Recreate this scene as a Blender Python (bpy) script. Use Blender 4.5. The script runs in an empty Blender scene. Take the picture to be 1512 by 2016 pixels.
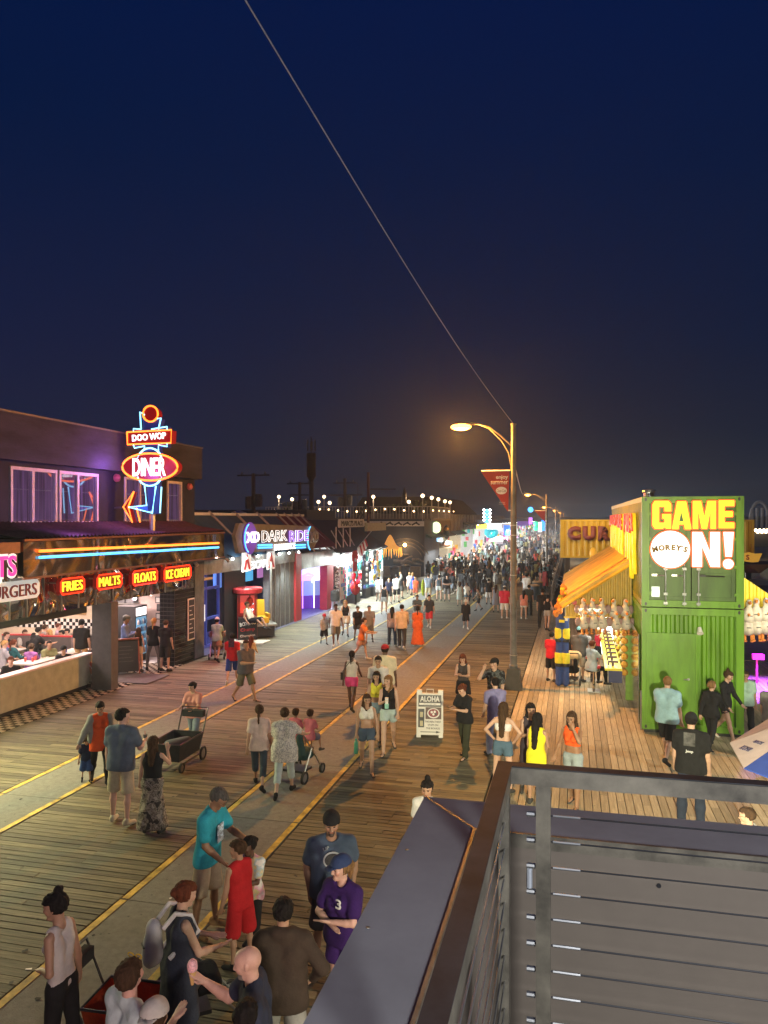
import bpy, bmesh, math, random, sys
import numpy as np
from mathutils import Vector, Matrix, Euler
S = bpy.context.scene
COL = S.collection
R = math.radians
PI = math.pi
random.seed(7)

# ------------------------------------------------------------------ camera
H = 5.1                                   # eye height above the boards
TH = R(13.8)                              # camera heading, left of the street axis (+Y)
FPX, CX, HY = 1514.0, 756.0, 1022.0
cd = bpy.data.cameras.new('camera'); cam = bpy.data.objects.new('camera', cd); COL.objects.link(cam)
cam.location = (0, 0, H); cam.rotation_euler = (R(90), 0, TH)
cd.sensor_fit = 'HORIZONTAL'; cd.sensor_width = 36.0; cd.lens = 36.0 * FPX / 1512.0
cd.shift_y = 14.0 / 1512.0; cd.clip_start = 0.05; cd.clip_end = 6000
S.camera = cam
S.render.resolution_x, S.render.resolution_y = 768, 1024

# ------------------------------------------------------------------ sky (dusk, just after dark)
w = bpy.data.worlds.new('World'); S.world = w; w.use_nodes = True
nt = w.node_tree; nt.nodes.clear()
wo = nt.nodes.new('ShaderNodeOutputWorld'); bg = nt.nodes.new('ShaderNodeBackground')
tc = nt.nodes.new('ShaderNodeTexCoord'); sx = nt.nodes.new('ShaderNodeSeparateXYZ')
rp = nt.nodes.new('ShaderNodeValToRGB')
nt.links.new(tc.outputs['Generated'], sx.inputs[0]); nt.links.new(sx.outputs['Z'], rp.inputs[0])
cr = rp.color_ramp
stops = [(0.0, (0.011, 0.015, 0.025)), (0.03, (0.0095, 0.0140, 0.0260)), (0.10, (0.0055, 0.0115, 0.0290)), (0.22, (0.0028, 0.0095, 0.0350)), (0.40, (0.0008, 0.0080, 0.0410)), (0.62, (0.0006, 0.0072, 0.0520)), (1.0, (0.0004, 0.005, 0.045))]
while len(cr.elements) < len(stops): cr.elements.new(0.5)
for e, (p, c) in zip(cr.elements, stops): e.position = p; e.color = (*c, 1)
# faint purple town glow towards the amusement fronts on the left
gx = nt.nodes.new('ShaderNodeMapRange'); gx.inputs[1].default_value = 0.2; gx.inputs[2].default_value = 0.75
ng = nt.nodes.new('ShaderNodeMath'); ng.operation = 'MULTIPLY'; ng.inputs[1].default_value = -1
nt.links.new(sx.outputs['X'], ng.inputs[0]); nt.links.new(ng.outputs[0], gx.inputs[0])
gz = nt.nodes.new('ShaderNodeMapRange'); gz.inputs[1].default_value = 0.45; gz.inputs[2].default_value = 0.0
nt.links.new(sx.outputs['Z'], gz.inputs[0])
mm = nt.nodes.new('ShaderNodeMath'); mm.operation = 'MULTIPLY'
nt.links.new(gx.outputs[0], mm.inputs[0]); nt.links.new(gz.outputs[0], mm.inputs[1])
mx = nt.nodes.new('ShaderNodeMix'); mx.data_type = 'RGBA'; mx.blend_type = 'ADD'
mx.inputs[7].default_value = (0.008, 0.003, 0.016, 1)
nt.links.new(mm.outputs[0], mx.inputs[0]); nt.links.new(rp.outputs[0], mx.inputs[6])
nt.links.new(mx.outputs[2], bg.inputs[0]); bg.inputs[1].default_value = 1.0
nt.links.new(bg.outputs[0], wo.inputs[0])
sd = bpy.data.lights.new('sun', 'SUN'); sun = bpy.data.objects.new('sun', sd); COL.objects.link(sun)
sd.energy = 0.012; sd.angle = R(20); sd.color = (0.6, 0.7, 1.0); sun.rotation_euler = (R(50), 0, R(70))
S.view_settings.view_transform = 'Standard'; S.view_settings.look = 'None'
S.view_settings.exposure = 0.08; S.view_settings.gamma = 1.0; S.view_settings.use_curve_mapping = False
cy = S.cycles
try:
    cy.use_denoising = True; cy.denoiser = 'OPENIMAGEDENOISE'
    cy.max_bounces = 5; cy.diffuse_bounces = 2; cy.glossy_bounces = 3; cy.transmission_bounces = 4; cy.transparent_max_bounces = 6
    cy.caustics_reflective = False; cy.caustics_refractive = False; cy.sample_clamp_indirect = 4.0
    cy.use_light_tree = True
except Exception: pass

# ------------------------------------------------------------------ measuring: photo pixel -> point on a real plane
CT, ST = math.cos(TH), math.sin(TH)
def ray(px, py):
    t = (px - CX) / FPX; v = (HY - py) / FPX
    return Vector((t * CT - ST, t * ST + CT, v))
def gp(px, py, z=0.0):
    r = ray(px, py); k = (z - H) / r.z; return Vector((r.x * k, r.y * k, z))
def xp(px, py, X):
    r = ray(px, py); k = X / r.x; return Vector((X, r.y * k, H + r.z * k))
def yp(px, py, Y):
    r = ray(px, py); k = Y / r.y; return Vector((r.x * k, Y, H + r.z * k))
def dp(px, py, d):
    r = ray(px, py); return Vector((r.x * d, r.y * d, H + r.z * d))
def YX(px, X): return xp(px, HY, X).y          # along-street position of an image column on a facade plane
def XY(px, Y): return yp(px, HY, Y).x

# ------------------------------------------------------------------ materials (all procedural)
MATS = {}
def pm(name, col, rough=0.6, metal=0.0, var=0.12, scale=6.0, bump=0.0, emit=None, es=0.0, stretch=None, world=False, spec=None, alpha=None, coat=0.0, bscale=None):
    if name in MATS: return MATS[name]
    m = bpy.data.materials.new(name); m.use_nodes = True; MATS[name] = m
    n = m.node_tree.nodes; l = m.node_tree.links; b = n['Principled BSDF']
    b.inputs['Roughness'].default_value = rough; b.inputs['Metallic'].default_value = metal
    if spec is not None: b.inputs['Specular IOR Level'].default_value = spec
    if coat: b.inputs['Coat Weight'].default_value = coat
    if alpha is not None: b.inputs['Alpha'].default_value = alpha
    c = (*col, 1)
    if var or bump:
        if world: g = n.new('ShaderNodeNewGeometry'); src = g.outputs['Position']
        else: g = n.new('ShaderNodeTexCoord'); src = g.outputs['Object']
        if stretch:
            mp = n.new('ShaderNodeMapping'); mp.inputs['Scale'].default_value = stretch; l.new(src, mp.inputs[0]); src = mp.outputs[0]
        nz = n.new('ShaderNodeTexNoise'); nz.inputs['Scale'].default_value = scale; nz.inputs['Detail'].default_value = 5; nz.inputs['Roughness'].default_value = 0.62
        l.new(src, nz.inputs['Vector'])
        mr = n.new('ShaderNodeMapRange'); mr.inputs[1].default_value = 0.25; mr.inputs[2].default_value = 0.75
        mr.inputs[3].default_value = 1 - var * 1.6; mr.inputs[4].default_value = 1 + var * 1.6; l.new(nz.outputs['Fac'], mr.inputs[0])
        mu = n.new('ShaderNodeVectorMath'); mu.operation = 'SCALE'; mu.inputs[0].default_value = col; l.new(mr.outputs[0], mu.inputs['Scale'])
        l.new(mu.outputs[0], b.inputs['Base Color'])
        if bump:
            bn = n.new('ShaderNodeBump'); bn.inputs['Strength'].default_value = min(1, bump); bn.inputs['Distance'].default_value = 0.02
            if bscale:
                nz2 = n.new('ShaderNodeTexNoise'); nz2.inputs['Scale'].default_value = bscale; nz2.inputs['Detail'].default_value = 4; l.new(src, nz2.inputs['Vector']); l.new(nz2.outputs['Fac'], bn.inputs['Height'])
            else: l.new(nz.outputs['Fac'], bn.inputs['Height'])
            l.new(bn.outputs[0], b.inputs['Normal'])
    else: b.inputs['Base Color'].default_value = c
    if emit: b.inputs['Emission Color'].default_value = (*emit, 1); b.inputs['Emission Strength'].default_value = es
    return m
def glow(name, col, s=2.0):
    return pm(name, tuple(min(1, c * 0.8) for c in col), 0.5, emit=col, es=s, var=0)

# ------------------------------------------------------------------ objects
def link(o, parent=None):
    COL.objects.link(o)
    if parent is not None: o.parent = parent
    return o
def tag(o, label=None, cat=None, group=None, kind=None):
    if label: o['label'] = label
    if cat: o['category'] = cat
    if group: o['group'] = group
    if kind: o['kind'] = kind
    return o
def empty(name, loc=(0, 0, 0), rz=0.0, label=None, cat=None, group=None):
    o = bpy.data.objects.new(name, None); o.empty_display_size = 0.2
    o.location = loc; o.rotation_euler = (0, 0, rz); link(o); return tag(o, label, cat, group)
def copy_tree(o, parent=None):
    c = o.copy(); COL.objects.link(c); c.parent = parent
    for ch in o.children: copy_tree(ch, c)
    return c
class MB:
    def __init__(s): s.v = []; s.f = []; s.m = []; s.r = []; s.mi = 0
    def add(s, vs, fs, rnd=0.0):
        k = len(s.v); s.v += [tuple(v) for v in vs]; s.f += [tuple(i + k for i in f) for f in fs]; s.m += [s.mi] * len(fs); s.r += [rnd] * len(fs); return s
    def box(s, lo, hi, rnd=0.0, M=None, skip=()):
        x0, y0, z0 = lo; x1, y1, z1 = hi
        vs = [(x0, y0, z0), (x1, y0, z0), (x1, y1, z0), (x0, y1, z0), (x0, y0, z1), (x1, y0, z1), (x1, y1, z1), (x0, y1, z1)]
        if M is not None: vs = [M @ Vector(v) for v in vs]
        fs = [(3, 2, 1, 0), (4, 5, 6, 7), (0, 1, 5, 4), (1, 2, 6, 5), (2, 3, 7, 6), (3, 0, 4, 7)]
        return s.add(vs, [f for i, f in enumerate(fs) if i not in skip], rnd)
    def cbox(s, c, d, rnd=0.0, M=None):
        return s.box([c[i] - d[i] / 2 for i in range(3)], [c[i] + d[i] / 2 for i in range(3)], rnd, M)
    def tube(s, pts, r, n=8, cap=True, r2=None):
        pts = [Vector(p) for p in pts]; k = len(pts); rings = []
        for i, p in enumerate(pts):
            t = ((pts[min(i + 1, k - 1)] - pts[max(i - 1, 0)])).normalized()
            a = Vector((0, 0, 1)) if abs(t.z) < 0.9 else Vector((1, 0, 0))
            u = t.cross(a).normalized(); v = t.cross(u).normalized()
            rr = r if r2 is None else r + (r2 - r) * i / (k - 1)
            rings.append([p + (u * math.cos(2 * PI * j / n) + v * math.sin(2 * PI * j / n)) * rr for j in range(n)])
        vs = [q for g in rings for q in g]; fs = []
        for i in range(k - 1):
            for j in range(n):
                a = i * n + j; b = i * n + (j + 1) % n; fs.append((a, a + n, b + n, b))
        if cap: fs.append(tuple(range(n))); fs.append(tuple((k - 1) * n + j for j in reversed(range(n))))
        return s.add(vs, fs)
    def lathe(s, prof, c=(0, 0, 0), n=16, M=None, cap=True):
        vs = []; fs = []
        for (r, z) in prof:
            for j in range(n): vs.append(Vector((c[0] + r * math.cos(2 * PI * j / n), c[1] + r * math.sin(2 * PI * j / n), c[2] + z)))
        if M is not None: vs = [M @ v for v in vs]
        for i in range(len(prof) - 1):
            for j in range(n):
                a = i * n + j; b = i * n + (j + 1) % n; fs.append((a, b, b + n, a + n))
        if cap: fs.append(tuple(reversed(range(n)))); fs.append(tuple((len(prof) - 1) * n + j for j in range(n)))
        return s.add(vs, fs)
    def ball(s, c, r, n=10, m=6, sc=(1, 1, 1)):
        prof = [(r * math.sin(PI * i / m) + 1e-4, -r * math.cos(PI * i / m)) for i in range(m + 1)]
        M = Matrix.Translation(c) @ Matrix.Diagonal((*sc, 1)); return s.lathe(prof, (0, 0, 0), n, M)
    def prism(s, poly, M, d):   # poly in local xy, extruded along local z from 0 to d
        k = len(poly); vs = [M @ Vector((x, y, 0)) for x, y in poly] + [M @ Vector((x, y, d)) for x, y in poly]
        a = sum(poly[i][0] * poly[(i + 1) % k][1] - poly[(i + 1) % k][0] * poly[i][1] for i in range(k))
        idx = list(range(k)) if a > 0 else list(reversed(range(k)))
        fs = [tuple(reversed(idx)), tuple(i + k for i in idx)]
        for q in range(k):
            i, j = idx[q], idx[(q + 1) % k]; fs.append((i, j, j + k, i + k))
        return s.add(vs, fs)
    def quad(s, a, b, c, d, rnd=0.0): return s.add([a, b, c, d], [(0, 1, 2, 3)], rnd)
    def mesh(s, name, mats, smooth=False):
        me = bpy.data.meshes.new(name); me.from_pydata(s.v, [], s.f)
        for m in (mats if isinstance(mats, (list, tuple)) else [mats]): me.materials.append(m)
        if any(s.m): me.polygons.foreach_set('material_index', s.m)
        if any(s.r):
            at = me.attributes.new('rnd', 'FLOAT', 'FACE'); at.data.foreach_set('value', s.r)
        if smooth: me.polygons.foreach_set('use_smooth', [True] * len(s.f))
        me.update(); return me
    def build(s, name, mats, parent=None, smooth=False):
        o = bpy.data.objects.new(name, s.mesh(name, mats, smooth)); return link(o, parent)
def obox(name, lo, hi, m, parent=None): return MB().box(lo, hi).build(name, m, parent)
def bev(o, wd=0.01, seg=2):
    md = o.modifiers.new('bevel', 'BEVEL'); md.width = wd; md.segments = seg; md.limit_method = 'ANGLE'; return o
ROTX = Euler((R(90), 0, R(90)))      # text plane facing +X (reads along +Y)
ROTY = Euler((R(90), 0, 0))          # text plane facing -Y (reads along +X)
def frame(loc, kind='Y', tilt=0.0):
    e = ROTX if kind == 'X' else ROTY
    return Matrix.Translation(loc) @ e.to_matrix().to_4x4() @ Matrix.Rotation(tilt, 4, 'Z')
def text(name, s, size, loc, kind, m, parent=None, ext=0.01, off=0.0, bevel=0.0, fill=True, wx=1.0, align='CENTER', tilt=0.0, shear=0.0, width=None, height=None, flip=False, sp=1.0, M=None):
    cu = bpy.data.curves.new('t', 'FONT'); cu.body = s; cu.size = 1.0; cu.align_x = 'LEFT'; cu.shear = shear
    cu.offset = off; cu.space_character = sp; cu.resolution_u = 3; cu.space_line = 0.9
    if fill: cu.extrude = 0.0
    else: cu.fill_mode = 'NONE'; cu.bevel_depth = bevel; cu.bevel_resolution = 1
    o = bpy.data.objects.new('t', cu); COL.objects.link(o)
    dg = bpy.context.evaluated_depsgraph_get()
    me = bpy.data.meshes.new_from_object(o.evaluated_get(dg)); bpy.data.objects.remove(o); bpy.data.curves.remove(cu)
    co = np.empty(len(me.vertices) * 3); me.vertices.foreach_get('co', co); co = co.reshape(-1, 3)
    x0, x1 = co[:, 0].min(), co[:, 0].max(); y0, y1 = co[:, 1].min(), co[:, 1].max()
    sx_ = size * wx; sy_ = size
    if width: sx_ = width / (x1 - x0)
    if height: sy_ = height / (y1 - y0)
    if width and not height: sy_ = sx_ / wx
    if height and not width: sx_ = sy_ * wx
    ax = {'CENTER': (x0 + x1) / 2, 'LEFT': x0, 'RIGHT': x1}[align]
    co[:, 0] = (co[:, 0] - ax) * sx_; co[:, 1] = (co[:, 1] - (y0 + y1) / 2) * sy_
    if not fill: co[:, 2] *= (sx_ + sy_) / 2
    co = co if M is None else co
    me.vertices.foreach_set('co', co.reshape(-1).astype(np.float32))
    if fill and ext:
        bm = bmesh.new(); bm.from_mesh(me)
        ret = bmesh.ops.extrude_face_region(bm, geom=list(bm.faces))
        vs = [g for g in ret['geom'] if isinstance(g, bmesh.types.BMVert)]
        bmesh.ops.translate(bm, verts=vs, vec=(0, 0, ext))
        bmesh.ops.recalc_face_normals(bm, faces=bm.faces); bm.to_mesh(me); bm.free()
    FM = M if M is not None else frame(loc, kind, tilt)
    me.transform(FM); me.materials.clear(); me.materials.append(m); me.update()
    o = bpy.data.objects.new(name, me); return link(o, parent)
def lamp(kind, loc, energy, col, size=0.3, rot=None, sy=None, spot=None, parent=None, blend=0.4, name='bulb_light'):
    d = bpy.data.lights.new(name, kind); d.energy = energy; d.color = col
    if kind == 'AREA':
        d.size = size
        if sy: d.shape = 'RECTANGLE'; d.size_y = sy
    elif kind in ('POINT', 'SPOT'): d.shadow_soft_size = size
    if kind == 'SPOT': d.spot_size = spot or R(120); d.spot_blend = blend
    o = bpy.data.objects.new(name, d); o.location = loc
    if rot is not None: o.rotation_euler = rot
    return link(o, parent)
def aim(frm, to): return (Vector(to) - Vector(frm)).to_track_quat('-Z', 'Y').to_euler()
# ================================================================== PEOPLE
# A figure is grown as a smooth distance field round a posed skeleton and meshed as one continuous surface.
def nrm(v): v = np.asarray(v, float); return v / (np.linalg.norm(v) + 1e-9)
class Field:
    def __init__(s, res, k=0.03, amp=0.0, freq=30.0): s.p = []; s.cut = []; s.res = res; s.k = k; s.amp = amp; s.fr = freq
    def add(s, a, b, ra, rb, fl=1.0, n=None, k=None):
        s.p.append((np.array(a, float), np.array(b, float), ra, rb, fl, None if n is None else nrm(n), s.k if k is None else k)); return s
    def plane(s, pt, n): s.cut.append(('p', np.array(pt, float), nrm(n))); return s      # keeps the side n points to
    def sub(s, c, r, k=0.01, kind='s'): s.cut.append((kind, np.array(c, float), r, k)); return s
    def solve(s):
        res = s.res; pad = 3 * res
        lo = np.min([np.minimum(a, b) - max(ra, rb) for a, b, ra, rb, *_ in s.p], 0) - pad
        hi = np.max([np.maximum(a, b) + max(ra, rb) for a, b, ra, rb, *_ in s.p], 0) + pad
        N = np.ceil((hi - lo) / res).astype(int) + 1
        D = np.full(N, 0.5)
        ax = [lo[i] + res * np.arange(N[i]) for i in range(3)]
        for a, b, ra, rb, fl, n, k in s.p:
            r = max(ra, rb) + k + 2 * res
            i0 = np.maximum(((np.minimum(a, b) - r - lo) / res).astype(int), 0); i1 = np.minimum(((np.maximum(a, b) + r - lo) / res).astype(int) + 2, N)
            sl = tuple(slice(i0[i], i1[i]) for i in range(3))
            X = ax[0][sl[0]][:, None, None]; Y = ax[1][sl[1]][None, :, None]; Z = ax[2][sl[2]][None, None, :]
            px, py, pz = X - a[0], Y - a[1], Z - a[2]; ba = b - a
            if n is not None:
                q = (px * n[0] + py * n[1] + pz * n[2]) * (1 / fl - 1); px = px + q * n[0]; py = py + q * n[1]; pz = pz + q * n[2]
                ba = ba + n * float(ba @ n) * (1 / fl - 1)
            L = float(ba @ ba) + 1e-12
            t = np.clip((px * ba[0] + py * ba[1] + pz * ba[2]) / L, 0, 1)
            d = np.sqrt((px - t * ba[0]) ** 2 + (py - t * ba[1]) ** 2 + (pz - t * ba[2]) ** 2) - (ra + (rb - ra) * t)
            if n is not None: d = d * (0.5 + 0.5 * fl)
            o = D[sl]; h = np.clip(0.5 + 0.5 * (o - d) / k, 0, 1)
            D[sl] = o * (1 - h) + d * h - k * h * (1 - h)
        X = ax[0][:, None, None]; Y = ax[1][None, :, None]; Z = ax[2][None, None, :]
        if s.amp:
            f = s.fr; D += s.amp * (np.sin(f * X + 1.7 * np.sin(f * 0.43 * Z)) * np.sin(f * 0.7 * Z + 2 * np.sin(f * 0.37 * Y)) + 0.6 * np.sin(f * 0.9 * Y + f * 0.5 * X + 1.0) * np.sin(f * 0.45 * Z + f * 0.8 * X))
        for c in s.cut:
            if c[0] == 'p': d = -((X - c[1][0]) * c[2][0] + (Y - c[1][1]) * c[2][1] + (Z - c[1][2]) * c[2][2]); D = np.maximum(D, d)
            elif c[0] == 's':
                d = c[2] - np.sqrt((X - c[1][0]) ** 2 + (Y - c[1][1]) ** 2 + (Z - c[1][2]) ** 2)
                k = c[3]; h = np.clip(0.5 - 0.5 * (D - d) / k, 0, 1); D = D * (1 - h) + d * h + k * h * (1 - h)
            else:   # arbitrary function of the grid
                D = c[2](D, X, Y, Z)
        return D, lo, res
def surf(D, lo, res):
    ins = D < 0
    c = [ins[i:ins.shape[0] - 1 + i, j:ins.shape[1] - 1 + j, k:ins.shape[2] - 1 + k] for i in (0, 1) for j in (0, 1) for k in (0, 1)]
    cnt = sum(q.astype(np.int8) for q in c); act = (cnt > 0) & (cnt < 8)
    I, J, K = np.nonzero(act); n = len(I)
    if n == 0: return np.zeros((0, 3)), np.zeros((0, 4), int)
    vid = np.full(act.shape, -1, np.int64); vid[I, J, K] = np.arange(n)
    V = np.stack([D[I + i, J + j, K + k] for i in (0, 1) for j in (0, 1) for k in (0, 1)], 0)
    off = np.array([(i, j, k) for i in (0, 1) for j in (0, 1) for k in (0, 1)], float)
    acc = np.zeros((n, 3)); m = np.zeros(n)
    for a in range(8):
        for b in range(a + 1, 8):
            if np.abs(off[a] - off[b]).sum() != 1: continue
            x = (V[a] < 0) != (V[b] < 0); t = np.where(x, V[a] / (V[a] - V[b] + 1e-12), 0)
            p = off[a][None] + t[:, None] * (off[b] - off[a])[None]; acc += p * x[:, None]; m += x
    P = lo + res * (np.stack([I, J, K], 1) + acc / m[:, None])
    F = []
    for axs in range(3):
        sh = [slice(None)] * 3; sh2 = [slice(None)] * 3; sh[axs] = slice(0, -1); sh2[axs] = slice(1, None)
        A = ins[tuple(sh)]; B = ins[tuple(sh2)]; e = A != B
        o1, o2 = [(1, 2), (2, 0), (0, 1)][axs]
        idx = list(np.nonzero(e)); ok = (idx[o1] > 0) & (idx[o2] > 0) & (idx[o1] < act.shape[o1]) & (idx[o2] < act.shape[o2])
        idx = [q[ok] for q in idx]; fl = A[tuple(idx)]
        def cell(d1, d2):
            q = [x.copy() for x in idx]; q[o1] = q[o1] + d1; q[o2] = q[o2] + d2; return vid[tuple(q)]
        q = np.stack([cell(-1, -1), cell(0, -1), cell(0, 0), cell(-1, 0)], 1)
        q[~fl] = q[~fl][:, ::-1]; F.append(q)
    return P, np.concatenate(F)
def np_mesh(name, parts, mats):     # parts: list of (P, F, matindex)
    nv = sum(len(p[0]) for p in parts); nf = sum(len(p[1]) for p in parts)
    me = bpy.data.meshes.new(name); V = np.concatenate([p[0] for p in parts]); k = 0; Fs = []; mi = []
    for P, F, m in parts: Fs.append(F + k); k += len(P); mi.append(np.full(len(F), m, np.int32))
    F = np.concatenate(Fs)
    me.vertices.add(nv); me.vertices.foreach_set('co', V.astype(np.float32).ravel())
    me.loops.add(nf * 4); me.loops.foreach_set('vertex_index', F.astype(np.int32).ravel())
    me.polygons.add(nf); me.polygons.foreach_set('loop_start', np.arange(nf, dtype=np.int32) * 4)
    try: me.polygons.foreach_set('loop_total', np.full(nf, 4, np.int32))
    except Exception: pass
    for m in mats: me.materials.append(m)
    me.polygons.foreach_set('material_index', np.concatenate(mi)); me.polygons.foreach_set('use_smooth', np.ones(nf, bool))
    me.update(calc_edges=True); return me

def skin_mat(tone):
    if isinstance(tone, bpy.types.Material): return tone
    key = 'skin_%.2f_%.2f_%.2f' % tone
    if key in MATS: return MATS[key]
    m = pm(key, tone, 0.5, var=0.06, scale=14)
    n = m.node_tree.nodes; l = m.node_tree.links; b = n['Principled BSDF']
    at = n.new('ShaderNodeAttribute'); at.attribute_name = 'tint'; src = b.inputs['Base Color'].links[0].from_socket
    mu = n.new('ShaderNodeVectorMath'); mu.operation = 'MULTIPLY'; l.new(src, mu.inputs[0]); l.new(at.outputs['Vector'], mu.inputs[1]); l.new(mu.outputs[0], b.inputs['Base Color'])
    return m
SK = dict(l=(0.48, 0.30, 0.22), m=(0.36, 0.21, 0.14), t=(0.27, 0.145, 0.085), d=(0.10, 0.05, 0.032), p=(0.55, 0.33, 0.27))
HAIR = dict(black=(0.012, 0.010, 0.010), brown=(0.05, 0.028, 0.016), auburn=(0.10, 0.03, 0.015), blond=(0.36, 0.22, 0.09), grey=(0.085, 0.080, 0.075), dblond=(0.18, 0.10, 0.045))
def cloth(col, pat=None):
    if isinstance(col, bpy.types.Material): return col
    key = 'cloth_%s_%.3f_%.3f_%.3f' % (pat or '', *col)
    if key in MATS: return MATS[key]
    m = pm(key, col, 0.88, var=0.10, scale=9, bump=0.35, bscale=28, spec=0.2)
    n = m.node_tree.nodes; l = m.node_tree.links; b = n['Principled BSDF']
    if pat:
        t = n.new('ShaderNodeTexCoord'); nz = n.new('ShaderNodeTexNoise'); nz.inputs['Detail'].default_value = 3; l.new(t.outputs['Object'], nz.inputs['Vector'])
        rr = n.new('ShaderNodeValToRGB'); e = rr.color_ramp.elements
        def setr(st):
            while len(e) < len(st): e.new(0.5)
            for q, (p, c) in zip(e, st): q.position = p; q.color = (*c, 1)
        if pat == 'floral': nz.inputs['Scale'].default_value = 26; setr([(0.46, col), (0.54, (0.22, 0.23, 0.24)), (0.62, col)])
        elif pat == 'snake': nz.inputs['Scale'].default_value = 14; setr([(0.4, (0.05, 0.045, 0.04)), (0.47, (0.33, 0.30, 0.25)), (0.54, (0.10, 0.08, 0.06)), (0.62, (0.36, 0.33, 0.28))])
        elif pat == 'tiedye': nz.inputs['Scale'].default_value = 5; setr([(0.35, (0.75, 0.75, 0.72)), (0.45, (0.75, 0.35, 0.50)), (0.5, (0.70, 0.60, 0.30)), (0.56, (0.40, 0.55, 0.65)), (0.62, (0.8, 0.8, 0.78))])
        elif pat == 'darkdye': nz.inputs['Scale'].default_value = 9; setr([(0.42, (0.02, 0.02, 0.022)), (0.5, (0.12, 0.13, 0.14)), (0.58, (0.03, 0.03, 0.033))])
        elif pat == 'camo': nz.inputs['Scale'].default_value = 16; setr([(0.45, (0.55, 0.5, 0.42)), (0.5, (0.12, 0.12, 0.11)), (0.58, (0.5, 0.47, 0.4))]); rr.color_ramp.interpolation = 'CONSTANT'
        l.new(nz.outputs['Fac'], rr.inputs[0]); l.new(rr.outputs[0], b.inputs['Base Color'])
    return m

POSES = {  # arms: (flex, abduct, elbow, inward)   legs: (flex, knee, abduct)
    'stand': dict(aL=(4, 9, 12, 20), aR=(-2, 9, 14, 20), lL=(2, 4, 5), lR=(-2, 2, 6)),
    'walk': dict(aL=(-22, 8, 14, 10), aR=(24, 8, 26, 15), lL=(24, 8, 2), lR=(-16, 22, 2)),
    'walk2': dict(aL=(20, 8, 24, 15), aR=(-20, 8, 12, 10), lL=(-16, 24, 2), lR=(22, 6, 2)),
    'hold': dict(aL=(8, 8, 20, 15), aR=(18, 6, 95, 25), lL=(4, 4, 6), lR=(-4, 3, 6)),
    'hold2': dict(aL=(20, 8, 92, 35), aR=(22, 8, 88, 35), lL=(6, 6, 7), lR=(-5, 3, 7)),
    'phone': dict(aL=(28, 6, 78, 30), aR=(30, 6, 82, 30), lL=(14, 6, 6), lR=(-12, 10, 7)),
    'ear': dict(aL=(6, 8, 15, 10), aR=(55, 30, 135, 10), lL=(3, 4, 6), lR=(-3, 3, 6)),
    'face': dict(aL=(62, 22, 128, 25), aR=(-8, 22, 18, 10), lL=(10, 6, 4), lR=(-12, 14, 3)),
    'hips': dict(aL=(-12, 42, 82, 60), aR=(-12, 42, 82, 60), lL=(2, 3, 7), lR=(-2, 3, 7)),
    'crossed': dict(aL=(28, 14, 92, 72), aR=(24, 14, 88, 76), lL=(2, 3, 5), lR=(-2, 3, 6)),
    'back': dict(aL=(-18, 14, 30, 40), aR=(-18, 14, 30, 40), lL=(2, 3, 7), lR=(-2, 3, 7)),
    'push': dict(aL=(34, 8, 48, 10), aR=(34, 8, 48, 10), lL=(20, 10, 3), lR=(-16, 20, 3)),
    'sit': dict(aL=(30, 8, 60, 30), aR=(28, 8, 62, 30), lL=(82, 82, 7), lR=(84, 80, 7)),
    'recline': dict(aL=(20, 15, 70, 20), aR=(10, 12, 40, 10), lL=(100, 60, 6), lR=(96, 40, 6)),
    'up': dict(aL=(8, 10, 15, 10), aR=(150, 25, 70, 20), lL=(8, 4, 8), lR=(-8, 6, 8)),
    'photo': dict(aL=(60, 12, 90, 40), aR=(62, 12, 92, 40), lL=(4, 3, 6), lR=(-4, 3, 6)),
    'leadL': dict(aL=(-14, 10, 14, 10), aR=(8, 30, 12, 10), lL=(20, 8, 2), lR=(-14, 20, 2)),
    'leadR': dict(aL=(60, 48, 10, 10), aR=(-5, 12, 20, 10), lL=(12, 8, 2), lR=(-10, 14, 2)),
}
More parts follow.
